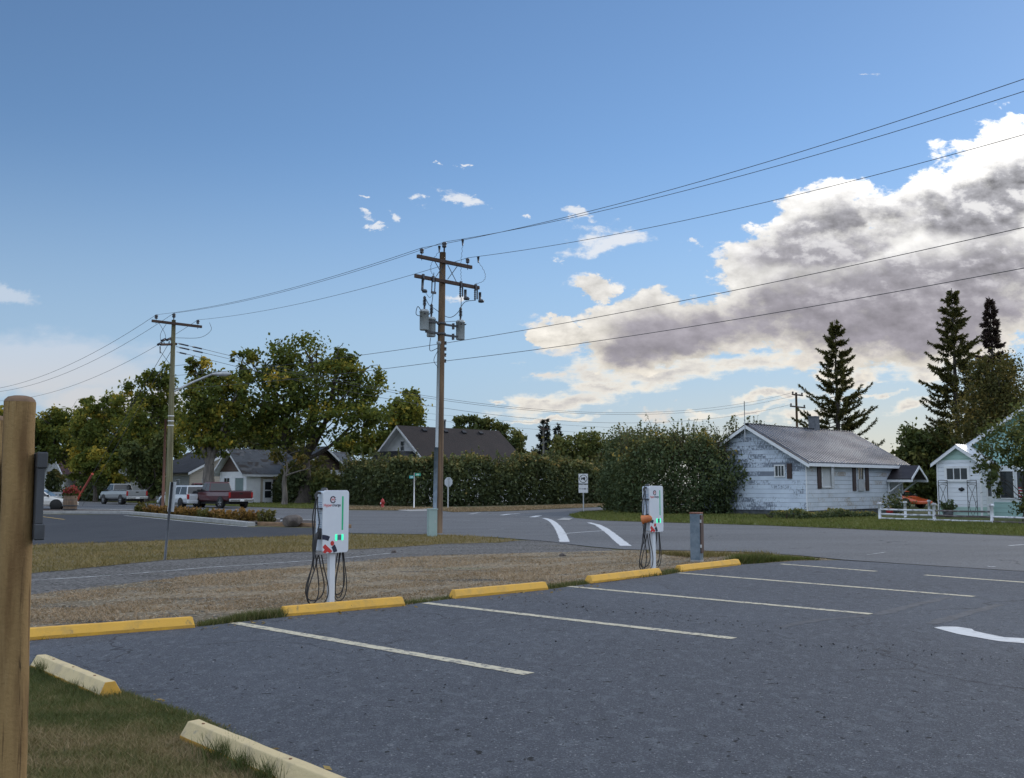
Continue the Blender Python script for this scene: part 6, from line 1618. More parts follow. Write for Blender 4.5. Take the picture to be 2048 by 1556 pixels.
# ------------------------------------------------------------------ foliage
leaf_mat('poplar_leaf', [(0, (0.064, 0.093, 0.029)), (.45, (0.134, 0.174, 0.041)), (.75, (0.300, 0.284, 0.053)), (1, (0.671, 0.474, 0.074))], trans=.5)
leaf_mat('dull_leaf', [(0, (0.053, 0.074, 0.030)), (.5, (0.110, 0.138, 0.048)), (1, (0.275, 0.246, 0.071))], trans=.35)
leaf_mat('autumn_leaf', [(0, (0.050, 0.064, 0.024)), (.5, (0.118, 0.118, 0.037)), (1, (0.336, 0.218, 0.067))], trans=.5)
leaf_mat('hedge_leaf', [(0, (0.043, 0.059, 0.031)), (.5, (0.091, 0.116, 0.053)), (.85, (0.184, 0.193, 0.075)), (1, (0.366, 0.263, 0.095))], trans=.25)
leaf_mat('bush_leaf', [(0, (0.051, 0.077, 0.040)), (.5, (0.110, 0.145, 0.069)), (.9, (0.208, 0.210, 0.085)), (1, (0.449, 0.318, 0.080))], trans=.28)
leaf_mat('larch_needle', [(0, (0.039, 0.047, 0.022)), (.6, (0.092, 0.092, 0.033)), (1, (0.232, 0.166, 0.046))], trans=.3)
leaf_mat('spruce_needle', [(0, (.012, .018, .018)), (.6, (.024, .033, .030)), (1, (.050, .050, .040))], trans=.12)
leaf_mat('bronze_needle', [(0, (.030, .020, .022)), (.6, (.050, .032, .032)), (1, (.08, .05, .04))], trans=.12)
leaf_mat('bed_leaf', [(0, (0.103, 0.069, 0.021)), (.45, (0.196, 0.121, 0.032)), (.8, (0.345, 0.178, 0.052)), (1, (0.414, 0.230, 0.103))], trans=.3)
leaf_mat('bed_green', [(0, (0.055, 0.061, 0.020)), (.6, (0.110, 0.110, 0.033)), (1, (0.220, 0.176, 0.055))], trans=.3)
leaf_mat('dry_blade', [(0, (0.155, 0.115, 0.068)), (.35, (0.298, 0.210, 0.131)), (.75, (0.430, 0.310, 0.194)), (1, (0.574, 0.440, 0.291))], trans=.2)
leaf_mat('verge_blade', [(0, (.11, .10, .035)), (.4, (.22, .175, .070)), (.8, (.33, .25, .12)), (1, (.42, .34, .19))], trans=.25)
leaf_mat('lawn_blade', [(0, (0.057, 0.081, 0.029)), (.40, (0.121, 0.140, 0.050)), (.70, (0.241, 0.200, 0.094)), (1, (0.414, 0.313, 0.187))], trans=.25)
leaf_mat('green_blade', [(0, (0.061, 0.084, 0.022)), (.5, (0.135, 0.162, 0.043)), (1, (0.257, 0.230, 0.088))], trans=.25)
mat('bark', (.085, .072, .06), (.045, .038, .033), 2.5, .95, .02, 12, sc=(3, 3, .4), fine=.5)
mat('pale_bark', (.17, .15, .13), (.085, .075, .068), 2.5, .95, .02, 12, sc=(3, 3, .4), fine=.5)
mat('stem', (.10, .075, .05), (.06, .045, .035), 3, .95)

def limb_path(a, b, rng, sag=.0, wob=.06, n=6):
    a, b = np.array(a, float), np.array(b, float); L = np.linalg.norm(b - a); out = []
    w1, w2 = rng.normal(size=3), rng.normal(size=3)
    for i in range(n + 1):
        k = i / n; p = a + (b - a) * k + (w1 * math.sin(math.pi * k) + w2 * math.sin(2 * math.pi * k) * .5) * L * wob
        p[2] += sag * math.sin(math.pi * k) * L
        out.append(tuple(p))
    return out
def broadleaf(label, px, pyb, Y, lobes, leaf='poplar_leaf', n_leaf=14000, size=.34, trunk=.35, fork=.35, seed=1, name='tree', group=None, cat='tree', clump=.30, depth=.8, bark='bark', yellow=0.0, gap=0.0, zb=0.0):
    """lobes: (px, py, rx, ry) ellipses of the photo's crown, given depth around Y"""
    rng = np.random.default_rng(seed); b = P(px, pyb, Y); b = Vector((b.x, b.y, zb))
    e = empty(name, b, 0, label, cat, group); s = MPP(Y)
    cs = []
    for (lx, ly, rx, ry) in lobes:
        q = P(lx, ly, Y); dy = rng.uniform(-1, 1) * depth * max(rx, ry) * s * .7
        cs.append((np.array([q.x * (Y + dy) / Y - b.x, dy, (q.z - CAMH) * (Y + dy) / Y + CAMH - b.z]), np.array([rx * s, min(rx, ry * 1.3) * s * depth, ry * s])))
    area = np.array([r[0] * r[2] for _, r in cs]); area /= area.sum()
    C, T = [], []
    for (c, r), a in zip(cs, area):
        n = int(n_leaf * a); k = max(5, int(n / 75))
        d = rng.normal(size=(k, 3)); d /= np.linalg.norm(d, axis=1)[:, None]
        rad = rng.uniform(.35, 1.0, k) ** .6
        cc = c + d * r * rad[:, None]
        m = n // k
        per = rng.normal(size=(k, m, 3)) * (clump * r * rng.uniform(.55, 1.1, (k, 1, 1)))
        pts = (cc[:, None, :] + per).reshape(-1, 3)
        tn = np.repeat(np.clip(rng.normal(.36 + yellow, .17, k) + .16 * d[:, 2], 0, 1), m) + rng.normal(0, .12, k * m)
        C.append(pts); T.append(tn)
    C = np.concatenate(C); T = np.clip(np.concatenate(T), 0, 1)
    keep = C[:, 2] > .15; C, T = C[keep], T[keep]
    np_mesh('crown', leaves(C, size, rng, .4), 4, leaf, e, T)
    # trunk and limbs
    if trunk:
        mb = MB(); top = np.mean([c for c, r in cs], axis=0); zlow = min(c[2] - r[2] for c, r in cs)
        fz = max(.8, zlow * .55 + top[2] * fork * .5) if fork else 2
        f = np.array([rng.normal(0, .15), rng.normal(0, .15), fz])
        pth = limb_path((0, 0, -.1), f, rng, 0, .04, 7); mb.tube(pth, [trunk * (1.25 - .5 * i / 7) if i else trunk * 1.5 for i in range(8)], 10, cap=False)
        for (c, r) in cs:
            if np.linalg.norm(c - f) < .3: continue
            r0 = trunk * .55 * min(1, max(.3, (r[2] / max(q[2] for _, q in cs))))
            pth = limb_path(f - np.array([0, 0, .15]), c + np.array([0, 0, r[2] * .25]), rng, .04, .07, 6); mb.tube(pth, [r0 * (1 - .8 * i / 6) for i in range(7)], 7, cap=False)
            for q in range(4):
                st = np.array(pth[3 + q % 3]); en = c + rng.normal(size=3) * r * .6
                mb.tube(limb_path(st, en, rng, .05, .08, 4), [r0 * .35 * (1 - .8 * i / 4) for i in range(5)], 5, cap=False)
        mb.build('trunk', bark, e)
    return e

G_T = 'broadleaf trees along the far street'
broadleaf('biggest poplar with forked trunk, standing over the blue-shingled house', 607, 1003, 92,
          [(610, 712, 85, 48), (505, 735, 42, 38), (690, 735, 34, 40), (640, 770, 100, 48), (545, 790, 80, 52), (735, 775, 42, 42), (740, 822, 44, 36), (660, 840, 105, 40), (560, 850, 62, 42), (500, 870, 40, 34), (470, 712, 14, 12), (525, 850, 38, 34)],
          n_leaf=19000, size=.28, trunk=.62, fork=.30, seed=5, group=G_T, clump=.20, depth=.7, yellow=.0)
broadleaf('narrow poplar with a bare scarred trunk between the street lamp pole and the biggest poplar', 421, 1000, 88,
          [(398, 735, 26, 24), (432, 775, 50, 34), (400, 800, 42, 40), (450, 835, 52, 44), (395, 870, 40, 42), (480, 790, 26, 24), (430, 890, 46, 26)],
          n_leaf=10000, size=.28, trunk=.55, fork=.30, seed=8, group=G_T, clump=.21, bark='pale_bark', yellow=.12)
broadleaf('tree rising just left of the street lamp pole, taller than its neighbours', 300, 1000, 104,
          [(318, 750, 30, 26), (285, 785, 34, 30), (320, 800, 40, 42), (300, 850, 50, 44), (330, 880, 40, 40), (270, 880, 30, 44)], n_leaf=10000, size=.29, trunk=.4, seed=11, group=G_T, clump=.21, yellow=.03)
broadleaf('yellowing tree left of the street lamp pole, over the grey house', 225, 1000, 108,
          [(205, 815, 32, 24), (245, 815, 36, 32), (180, 850, 36, 34), (225, 870, 48, 40), (262, 900, 38, 40), (190, 905, 44, 34)], n_leaf=10000, size=.29, trunk=.4, seed=12, group=G_T, clump=.22, yellow=.14)
broadleaf('leafy tree above the red-roofed house', 150, 1000, 114,
          [(165, 812, 24, 22), (140, 850, 36, 32), (100, 838, 28, 26), (120, 890, 46, 36), (165, 905, 40, 36), (85, 880, 30, 40)], n_leaf=9500, size=.29, trunk=.4, seed=13, group=G_T, clump=.22, yellow=.05)
broadleaf('tree at the left edge behind the wooden posts', 10, 1000, 112,
          [(60, 862, 34, 30), (0, 850, 44, 36), (-50, 870, 50, 50), (30, 905, 56, 42)], n_leaf=8000, size=.4, trunk=.4, seed=14, group=G_T, clump=.22)
broadleaf('soft green tree far back in the gap between the narrow and the biggest poplar', 505, 1000, 128,
          [(470, 850, 40, 34), (520, 870, 44, 34), (490, 895, 60, 24), (560, 890, 40, 24), (440, 880, 34, 34)], leaf='dull_leaf', n_leaf=7500, size=.32, trunk=.3, seed=52, group=G_T, clump=.26, yellow=.16)
broadleaf('soft green tree far back behind the row on the left', 210, 1000, 136,
          [(100, 860, 50, 34), (160, 850, 50, 36), (220, 850, 50, 40), (270, 845, 46, 50), (330, 870, 44, 54), (370, 850, 36, 50), (140, 900, 60, 34), (240, 905, 70, 34)], leaf='dull_leaf', n_leaf=12000, size=.34, trunk=.35, seed=53, group=G_T, clump=.26, yellow=.14)
broadleaf('low dark tree behind the silver pickup and red pickup', 290, 1001, 96,
          [(290, 935, 36, 32), (305, 965, 28, 24), (265, 905, 24, 20), (322, 905, 22, 36)], leaf='dull_leaf', n_leaf=7000, size=.3, trunk=.2, seed=15, group=G_T, clump=.22)
broadleaf('bushy yellow-green tree in front of the red-roofed house', 190, 1004, 100,
          [(190, 925, 40, 24), (165, 945, 26, 18), (215, 950, 26, 20), (240, 920, 26, 20)], n_leaf=5500, size=.3, trunk=.2, seed=16, group=G_T, clump=.22, yellow=.12)
broadleaf('small bare-limbed tree leaning beside the biggest poplar, before the blue-shingled house', 568, 1000, 86,
          [(575, 905, 30, 20), (600, 925, 18, 16), (550, 915, 14, 12), (640, 925, 14, 14)], leaf='autumn_leaf', n_leaf=800, size=.24, trunk=.22, fork=.5, seed=17, group=G_T, clump=.35, bark='pale_bark')
broadleaf('thin yellowish tree behind the brown gable, at right foot of the biggest poplar', 790, 1000, 118,
          [(740, 890, 46, 26), (705, 890, 34, 22), (808, 830, 42, 34), (780, 850, 34, 30), (822, 800, 16, 18)], leaf='poplar_leaf', n_leaf=7000, size=.36, trunk=.25, seed=18, group=G_T, clump=.24, yellow=.08)
broadleaf('green tree behind the ridge of the brown-roofed house', 960, 990, 125,
          [(910, 850, 20, 14), (945, 848, 30, 16), (985, 862, 36, 24), (1020, 888, 30, 30), (1030, 920, 26, 26), (960, 880, 50, 26)], leaf='dull_leaf', n_leaf=9000, size=.34, trunk=.25, seed=19, group='trees behind the hedge', clump=.22)
broadleaf('round yellow-green tree behind the thin grey pole', 1165, 990, 120,
          [(1150, 895, 42, 26), (1190, 885, 32, 20), (1120, 905, 24, 22), (1180, 925, 46, 30), (1225, 910, 28, 24), (1140, 935, 40, 24)], leaf='dull_leaf', n_leaf=9000, size=.32, trunk=.25, seed=20, group='trees behind the hedge', clump=.32, yellow=.12)
broadleaf('dense dark tree filling the gap between the two houses on the right', 1838, 1004, 78,
          [(1835, 880, 34, 30), (1825, 925, 34, 34), (1860, 930, 34, 50), (1850, 970, 40, 24), (1880, 890, 34, 40), (1810, 960, 22, 30)], leaf='dull_leaf', n_leaf=11000, size=.26, trunk=.28, seed=21, group='trees around the right-hand houses', clump=.32)
broadleaf('golden-leaved tree in front of the dark spruce at the right edge', 1985, 1010, 66,
          [(1975, 800, 44, 60), (1950, 850, 44, 48), (2010, 780, 44, 60), (2030, 840, 50, 60), (1960, 740, 22, 26), (2010, 730, 24, 24)], leaf='larch_needle', n_leaf=15000, size=.14, trunk=.25, seed=22, group='trees around the right-hand houses', clump=.36, yellow=.2)
broadleaf('loose small tree hanging over the door of the mint house', 2055, 1040, 47,
          [(2010, 875, 46, 34), (2040, 850, 40, 40), (1985, 915, 30, 28), (1975, 950, 22, 28), (2030, 910, 36, 22), (1990, 975, 14, 16), (1950, 935, 10, 6), (2060, 900, 40, 60)], leaf='dull_leaf', n_leaf=3900, size=.13, trunk=.09, fork=.3, seed=23, group='trees around the right-hand houses', clump=.34)
broadleaf('low shrub at the lower right edge before the mint house', 2045, 1041, 47, [(2038, 1010, 14, 16), (2052, 1000, 16, 20)], leaf='dull_leaf', n_leaf=420, size=.12, trunk=.03, seed=24, name='shrub', cat='shrub', clump=.36)

# ------------------------------------------------------------------ conifers
def conifer(label, px, pyb, pyt, Y, wpx, needle, seed, n_whorl=30, lift=.25, density=1.0, size=.22, bare=.06, shape=1.0, droop=0.0, group='conifers', irregular=.25, zb=0.0):
    rng = np.random.default_rng(seed); b = P(px, pyb, Y); e = empty('conifer', (b.x, b.y, zb), 0, label, 'conifer', group)
    H = HZ(px, pyt, Y) - zb; Rm = wpx * MPP(Y)
    mb = MB(); mb.tube([(rng.normal(0, .02), rng.normal(0, .02), H * i / 8) for i in range(9)], [max(.02, .020 * H * (1 - i / 8.2)) for i in range(9)], 8, cap=False)
    V, T = [], []
    for w in range(n_whorl):
        t = (w + rng.uniform(-.3, .3)) / n_whorl; z0_ = H * (bare + (1 - bare) * t); z = z0_
        if z0_ > H * .99: continue
        R0 = Rm * (1 - t) ** shape * rng.uniform(1 - irregular, 1.05) + .12
        nb = int(rng.integers(4, 8)); a0 = rng.uniform(0, 6.28)
        for k in range(nb):
            a = a0 + 6.283 * k / nb + rng.normal(0, .3); L = R0 * rng.uniform(.5, 1.15); z = min(H * .985, max(.3, z0_ + rng.normal(0, .45) * H / n_whorl)); d = np.array([math.cos(a), math.sin(a), 0]); m = 7
            up = lift * rng.uniform(.4, 1.4)
            pts = [np.array([0, 0, z]) + d * L * i / m + np.array([0, 0, L * (up * (i / m) ** 1.8 - (.10 + droop) * math.sin(math.pi * i / m) + rng.normal(0, .012))]) for i in range(m + 1)]
            mb.tube([tuple(p) for p in pts], [max(.008, .012 * L * (1 - i / (m + .5))) for i in range(m + 1)], 4, cap=False)
            nt = int(density * (6 + L * 16))
            f = rng.uniform(.15, 1.0, nt) ** .8; idx = np.minimum((f * m).astype(int), m - 1); fr = (f * m - idx)[:, None]
            pa = np.array(pts); c = pa[idx] * (1 - fr) + pa[idx + 1] * fr
            side = np.cross(d, [0, 0, 1.0]); 
            tw = side * rng.normal(0, 1, nt)[:, None] * .5 + d * rng.uniform(.1, .9, nt)[:, None] + np.array([0, 0, 1]) * rng.normal(.12 - droop * 2.2, .38, nt)[:, None]
            tw /= np.linalg.norm(tw, axis=1)[:, None]
            ln = (size * rng.uniform(.6, 1.7, nt))[:, None] * (1.15 - .5 * f[:, None]); wd = ln * .14
            nn = rng.normal(size=(nt, 3)); sd = np.cross(tw, nn); sd /= np.linalg.norm(sd, axis=1)[:, None]
            q = np.stack([c - sd * wd * .4, c + tw * ln * .5 - sd * wd, c + tw * ln, c + tw * ln * .5 + sd * wd], 1)
            V.append(q.reshape(-1, 3)); T.append(np.clip(rng.normal(.42, .22, nt), 0, 1))
    mb.build('trunk', 'bark', e)
    np_mesh('crown', np.concatenate(V), 4, needle, e, np.concatenate(T)); return e
G_C = 'conifers behind the right-hand houses'
conifer('dark open larch rising behind the peeling house', 1680, 1000, 640, 84, 120, 'larch_needle', 31, 36, .34, 6.0, .27, group=G_C, shape=.80, irregular=.35)
conifer('tall ragged larch left of the dark spruce on the right', 1921, 1000, 576, 78, 112, 'larch_needle', 32, 40, .16, 6.0, .28, group=G_C, shape=.72, irregular=.35, droop=.06)
conifer('dark bronze spruce with a narrow tip at the right edge', 1997, 1000, 592, 86, 84, 'bronze_needle', 33, 40, .02, 5.0, .34, group=G_C, shape=.85, droop=.10)
conifer('broad dark blue spruce behind the grey pole', 1090, 995, 838, 158, 40, 'spruce_needle', 34, 22, .05, 2.0, .55, group='conifers in the middle distance', shape=.75, droop=.05)
conifer('slim dark spruce leaning on the broad one behind the grey pole', 1116, 995, 848, 160, 20, 'spruce_needle', 35, 20, .05, 2.0, .5, group='conifers in the middle distance', shape=.7, droop=.05)
conifer('dark spruce tip behind the right end of the biggest poplar', 831, 995, 786, 130, 40, 'spruce_needle', 36, 24, .08, 1.6, .5, group='conifers in the middle distance', shape=.9)

# ------------------------------------------------------------------ hedge, big bush and shrubs
def hedge_mass(name, label, cat, line, hgt, depth, n, leaf, size, seed, lump=.35, group=None, stems=True, spray=0, thin=0.0):
    """leaves through a long body that follows a ground line; line: photo pixels of its foot, hgt(s): height along it"""
    rng = np.random.default_rng(seed); pts = [G(*p) for p in line]; b = pts[0]
    e = empty(name, (b.x, b.y, 0), 0, label, cat, group)
    seg = [(pts[i + 1] - pts[i]).length for i in range(len(pts) - 1)]; tot = sum(seg); cum = np.cumsum([0] + seg)
    P2 = np.array([(p.x - b.x, p.y - b.y) for p in pts])
    def at(s):
        x = np.interp(s * tot, cum, P2[:, 0]); y = np.interp(s * tot, cum, P2[:, 1]); return x, y
    s = rng.uniform(0, 1, n); x, y = at(s); dx, dy = at(np.minimum(s + .02, 1)); ex, ey = at(np.maximum(s - .02, 0)); tx, ty = dx - ex, dy - ey; L = np.hypot(tx, ty) + 1e-9
    nx, ny = -ty / L, tx / L
    u = rng.uniform(0, 1, n); face = rng.uniform(size=n)
    # most leaves sit on the near face and the top, some inside
    off = np.where(face < .55, rng.normal(.06, .07, n), rng.uniform(0, 1, n)); zz = np.where((face > .55) & (face < .8), 1 - np.abs(rng.normal(0, .07, n)), rng.uniform(.0, 1.0, n) ** .85)
    H = np.interp(s, np.linspace(0, 1, len(hgt)), hgt) * (1 + lump * (vnoise(s * tot * .8, u * 0 + seed, seed) - .5) + lump * .5 * (vnoise(s * tot * 2.3, off * 3, seed + 5) - .5))
    bulge = np.sin(np.pi * np.clip(zz, 0, 1)) * .16 + (vnoise(s * tot * 1.1, zz * 3.3, seed + 9) - .5) * .35
    D = depth; o = off * D - bulge * D * .5
    z = zz * H
    c = np.c_[x + nx * o, y + ny * o, z] + rng.normal(0, size * .3, (n, 3))
    c[:, 2] = np.maximum(c[:, 2], .03)
    clump = vnoise(s * tot * 1.6, zz * 5 + off * 2, seed + 2)
    keep = (rng.uniform(size=n) < .35 + .9 * clump) & (rng.uniform(size=n) > thin * np.clip(zz, 0, 1) ** 5)
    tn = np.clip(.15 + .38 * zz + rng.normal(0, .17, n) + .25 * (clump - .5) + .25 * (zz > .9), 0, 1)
    V = leaves(c[keep], size, rng, .3); T = tn[keep]
    mb = MB()
    if stems:
        for k in range(int(tot * 2.2)):
            q = rng.uniform(0, 1); x0, y0 = at(q); h_ = float(np.interp(q, np.linspace(0, 1, len(hgt)), hgt)); o_ = rng.uniform(.15, .9) * D
            i = min(int(q * 50), 49); nx0, ny0 = nx.mean(), ny.mean()
            mb.tube(limb_path((x0 + nx0 * o_, y0 + ny0 * o_, 0), (x0 + nx0 * o_ + rng.normal(0, .4), y0 + ny0 * o_ + rng.normal(0, .3), h_ * rng.uniform(.6, .95)), rng, 0, .05, 4), [.03, .025, .02, .015, .008], 4, cap=False)
    if spray:
        EV, ET = [], []
        for k in range(spray):
            q = rng.uniform(0, 1); x0, y0 = at(q); h_ = float(np.interp(q, np.linspace(0, 1, len(hgt)), hgt)); o_ = rng.uniform(.1, .9) * D
            a = np.array([x0 + nx.mean() * o_, y0 + ny.mean() * o_, h_ * rng.uniform(.62, .86)]); t_ = a + np.array([rng.normal(0, .28), rng.normal(0, .28), h_ * rng.uniform(.16, .52)])
            mb.tube(limb_path(a, t_, rng, 0, .04, 4), [.014, .012, .010, .008, .004], 4, cap=False)
            m = rng.integers(14, 30); f = rng.uniform(.1, 1, m)[:, None]; EV.append(a + (t_ - a) * f + rng.normal(0, .10, (m, 3)) * (1.25 - f)); ET.append(np.clip(rng.normal(.6, .2, m), 0, 1))
        EV = np.concatenate(EV); V = np.concatenate([V, leaves(EV, size * .85, rng, .3)]); T = np.concatenate([T, np.concatenate(ET)])
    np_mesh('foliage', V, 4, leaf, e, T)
    if mb.v: mb.build('stems', 'stem', e)
    return e
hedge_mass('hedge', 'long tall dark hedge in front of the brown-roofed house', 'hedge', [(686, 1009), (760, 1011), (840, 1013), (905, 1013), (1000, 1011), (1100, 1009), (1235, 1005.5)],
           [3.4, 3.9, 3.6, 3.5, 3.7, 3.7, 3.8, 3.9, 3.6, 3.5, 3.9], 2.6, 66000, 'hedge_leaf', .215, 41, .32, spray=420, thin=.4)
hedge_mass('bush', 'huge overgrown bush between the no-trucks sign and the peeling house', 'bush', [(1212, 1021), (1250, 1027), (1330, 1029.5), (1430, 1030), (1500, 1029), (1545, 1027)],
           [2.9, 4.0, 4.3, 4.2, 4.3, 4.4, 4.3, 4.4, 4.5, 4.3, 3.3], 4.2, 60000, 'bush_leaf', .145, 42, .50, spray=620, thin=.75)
hedge_mass('shrub', 'dark rounded shrub at the foot of the biggest poplar', 'shrub', [(552, 1006), (580, 1007.5), (610, 1007.5), (640, 1006)], [2.3, 3.3, 3.4, 2.9], 2.4, 9000, 'hedge_leaf', .26, 43, .3, 'shrubs before the blue-shingled house', spray=20)
hedge_mass('shrub', 'lighter loose shrub before the white wing of the blue-shingled house', 'shrub', [(625, 1008), (650, 1008.5), (685, 1008.5)], [2.6, 3.0, 2.2], 1.8, 3800, 'dull_leaf', .26, 44, .35, 'shrubs before the blue-shingled house', spray=26)
hedge_mass('shrub', 'dark low shrubs behind the red guard and silver pickup', 'shrub', [(150, 1002), (200, 1003), (232, 1003.5)], [2.0, 3.0, 2.2], 2.0, 4200, 'hedge_leaf', .3, 45, .3)
hedge_mass('shrub', 'twiggy dark shrub against the porch of the red-roofed house', 'shrub', [(92, 1000), (118, 1000)], [3.2, 3.6, 3.0], 1.6, 1600, 'hedge_leaf', .3, 46, .3)
hedge_mass('shrub', 'low weeds along the foot of the peeling house', 'shrub', [(1540, 1037), (1600, 1040), (1680, 1037), (1752, 1034)], [.30, .50, .28, .42, .25, .2], .6, 3600, 'bush_leaf', .10, 47, .5)
hedge_mass('shrub', 'small shrub below the front window of the blue-shingled house', 'shrub', [(487, 1004), (505, 1004.5), (540, 1004.5)], [1.6, .9, .8], 1.0, 1500, 'hedge_leaf', .24, 48, .3)
def pot_plant(loc, label):
    rng = np.random.default_rng(9); e = empty('potted_evergreen', loc, 0, label, 'plant')
    mb = MB(); mb.lathe([(0, 0), (.20, 0), (.26, .28), (.22, .28), (0, .26)], sides=14); mb.build('pot', 'dark_metal', e)
    V, T = [], []
    for k in range(34):
        a = rng.uniform(0, 6.28); l = rng.uniform(.3, .75); d = np.array([math.cos(a) * .7, math.sin(a) * .4, rng.uniform(.25, 1.2)]); d /= np.linalg.norm(d)
        n = 26; f = rng.uniform(.05, 1, n)[:, None]; V.append(np.array([0, 0, .28]) + d * l * f + rng.normal(0, .035, (n, 3))); T.append(rng.uniform(0, .7, n))
    np_mesh('foliage', leaves(np.concatenate(V), .11, rng, .2, 2.5), 4, 'bush_leaf', e, np.concatenate(T)); return e
Hm = Vector((22.9, 54.0, 0)) + Mh @ Vector((.78, -.75, .02)); pot_plant(Hm, 'potted evergreen in front of the mint house entry')
def yard_plant(px, py, Y, label, seed):
    rng = np.random.default_rng(seed); b = P(px, py, Y); e = empty('flower_bush', (b.x, b.y, 0), 0, label, 'plant'); c = rng.normal(size=(420, 3)) * [.35, .3, .32] + [0, 0, .6]; c[:, 2] = np.abs(c[:, 2])
    np_mesh('foliage', leaves(c, .13, rng), 4, 'bush_leaf', e, rng.uniform(0, 1, 420)); mb = MB()
    for k in range(6): mb.tube(limb_path((rng.normal(0, .1), rng.normal(0, .1), 0), (rng.normal(0, .35), rng.normal(0, .3), rng.uniform(.7, 1.4)), rng, 0, .08, 4), [.02, .016, .012, .01, .006], 4, cap=False)
    mb.build('stems', 'stem', e)
yard_plant(1792, 1012, 58, 'scraggly dark plant below the hood of the peeling house', 51)
mb = MB(); mb.lathe([(0, 0), (.17, 0), (.22, .34), (.19, .34), (0, .3)], sides=14); q = P(1779, 1016, 57.5); o = mb.build('red_pot', 'hydrant_red', None, loc=(q.x, q.y, .02)); tag(o, 'small red pot standing by the side door of the peeling house', 'pot')

# plants in the kerbed bed: one object for each clump one can tell apart
def bed_plant(px, py, h, w, leaf, seed, label, group='orange plants in the kerbed bed'):
    rng = np.random.default_rng(seed); b = G(px, py, .09); s = MPP(b.y); e = empty('bed_plant', (b.x, b.y, .08), 0, label, 'plant', group)
    C, T = [], []; mb = MB()
    for k in range(int(9 + w * .55)):
        a = np.array([rng.normal(0, w * s * .26), rng.normal(0, .22), 0]); l = h * s * rng.uniform(.55, 1.1); d = np.array([rng.normal(0, .30), rng.normal(0, .25), 1]); d /= np.linalg.norm(d)
        mb.tube([tuple(a), tuple(a + d * l * .92)], [.012, .006], 4, cap=False)
        n = 24; f = rng.uniform(.05, 1, n)[:, None]; C.append(a + d * l * f + rng.normal(0, .055, (n, 3)) * (1.35 - f)); T.append(np.clip(f[:, 0] * .65 + rng.normal(.15, .2, n), 0, 1))
    C = np.concatenate(C); C[:, 2] = np.maximum(C[:, 2], .02)
    np_mesh('foliage', leaves(C, .105, rng, .5, 2.4), 4, leaf, e, np.concatenate(T)); mb.build('stems', 'stem', e)
rr = random.Random(77); k = 0
spots = [(283, 'at the left end of the bed'), (300, 'second from the left end of the bed'), (318, 'just left of the street lamp pole foot'), (337, 'right in front of the street lamp pole foot'), (356, 'just right of the street lamp pole foot'), (374, 'in the row under the minivan'), (392, 'in the row between the minivan and the dark red pickup'), (410, 'in front of the dark red pickup front wheel'), (428, 'in front of the dark red pickup rear wheel'), (446, 'below the rear bumper of the dark red pickup'), (464, 'at the right half of the row, beside a gap'), (486, 'second from the right end of the orange row'), (505, 'last of the orange row before the green one')]
for i, (x, w_) in enumerate(spots):
    y = 1024 + (x - 283) * .080 + (.7 if i % 2 else -.7)
    bed_plant(x, y, (17 if i < 11 else 22) + rr.uniform(-2, 3), 24, 'bed_leaf' if i not in (0, 7) else 'bed_green', 60 + i, 'orange and yellow bed plant ' + w_)
bed_plant(532, 1046, 26, 26, 'bed_green', 90, 'olive green spiky plant between the orange row and the boulder', None)

# ------------------------------------------------------------------ grass
dry_t = lambda p, patch, rng: np.clip(rng.normal(.50, .20, len(p)) + .55 * (patch - .5), 0, 1)
def dry_density(o): return o
FP_ = [(p.x, p.y) for p in FIELD]
grass('dry_grass', [q for q in FP_ if q[1] < 60], 90000, .036, .013, 'dry_blade', near=15, lean=1.8, tint=dry_t, z=.008, seed=3, bare=.62)
VP_ = [(p.x, p.y) for p in VERGE]
grass('verge_grass', VP_, 42000, .075, .022, 'verge_blade', near=24, lean=1.0, z=.012, seed=4, bare=.35)
# greener tufts along the edge of the asphalt
edge_px = [(400, 1256), (480, 1246), (570, 1236), (810, 1212), (870, 1204), (915, 1198), (1100, 1180), (1190, 1167), (1325, 1152), (1365, 1145)]
rng = np.random.default_rng(8)
def edge_grass(name, pts, n, width, hgt, wid, material, seed, label=None, amp=.7, z=.01):
    rng = np.random.default_rng(seed); q = [G(*p) for p in pts]; seg = np.array([(q[i + 1] - q[i]).length for i in range(len(q) - 1)]); cum = np.r_[0, np.cumsum(seg)]
    s = rng.uniform(0, cum[-1], n); x = np.interp(s, cum, [p.x for p in q]); y = np.interp(s, cum, [p.y for p in q])
    pat = vnoise(s * 1.3, s * 0, seed); keep = rng.uniform(size=n) < (1 - amp) + amp * 1.6 * pat; x, y, s, pat = x[keep], y[keep], s[keep], pat[keep]; n = len(x)
    w = np.abs(rng.normal(0, abs(width), n)) * np.sign(width); x += -.5 * w + rng.normal(0, .03, n); y += .85 * w + rng.normal(0, .03, n)
    h = hgt * rng.uniform(.4, 1.3, n) * (.5 + .8 * pat); a = rng.uniform(0, 6.28, n); ww = wid * rng.uniform(.6, 1.2, n); l = h * rng.uniform(.1, .9, n); la = rng.uniform(0, 6.28, n)
    b = np.c_[x, y, np.full(n, z)]; d = np.c_[np.cos(a) * ww / 2, np.sin(a) * ww / 2, np.zeros(n)]
    v = np.stack([b - d, b + d, b + np.c_[np.cos(la) * l, np.sin(la) * l, h]], 1).reshape(-1, 3)
    o = np_mesh(name, v, 3, material, None, np.clip(rng.normal(.35, .2, n), 0, 1)); return tag(o, kind='stuff')
edge_grass('edge_grass', edge_px, 9000, .10, .075, .012, 'lawn_blade', 5)
edge_grass('edge_grass', [(400, 1256), (480, 1246), (572, 1236)], 3000, .09, .09, .012, 'lawn_blade', 15, amp=.2)
edge_grass('edge_grass', [(66, 1284), (380, 1256)], 2500, .22, .06, .012, 'green_blade', 16)
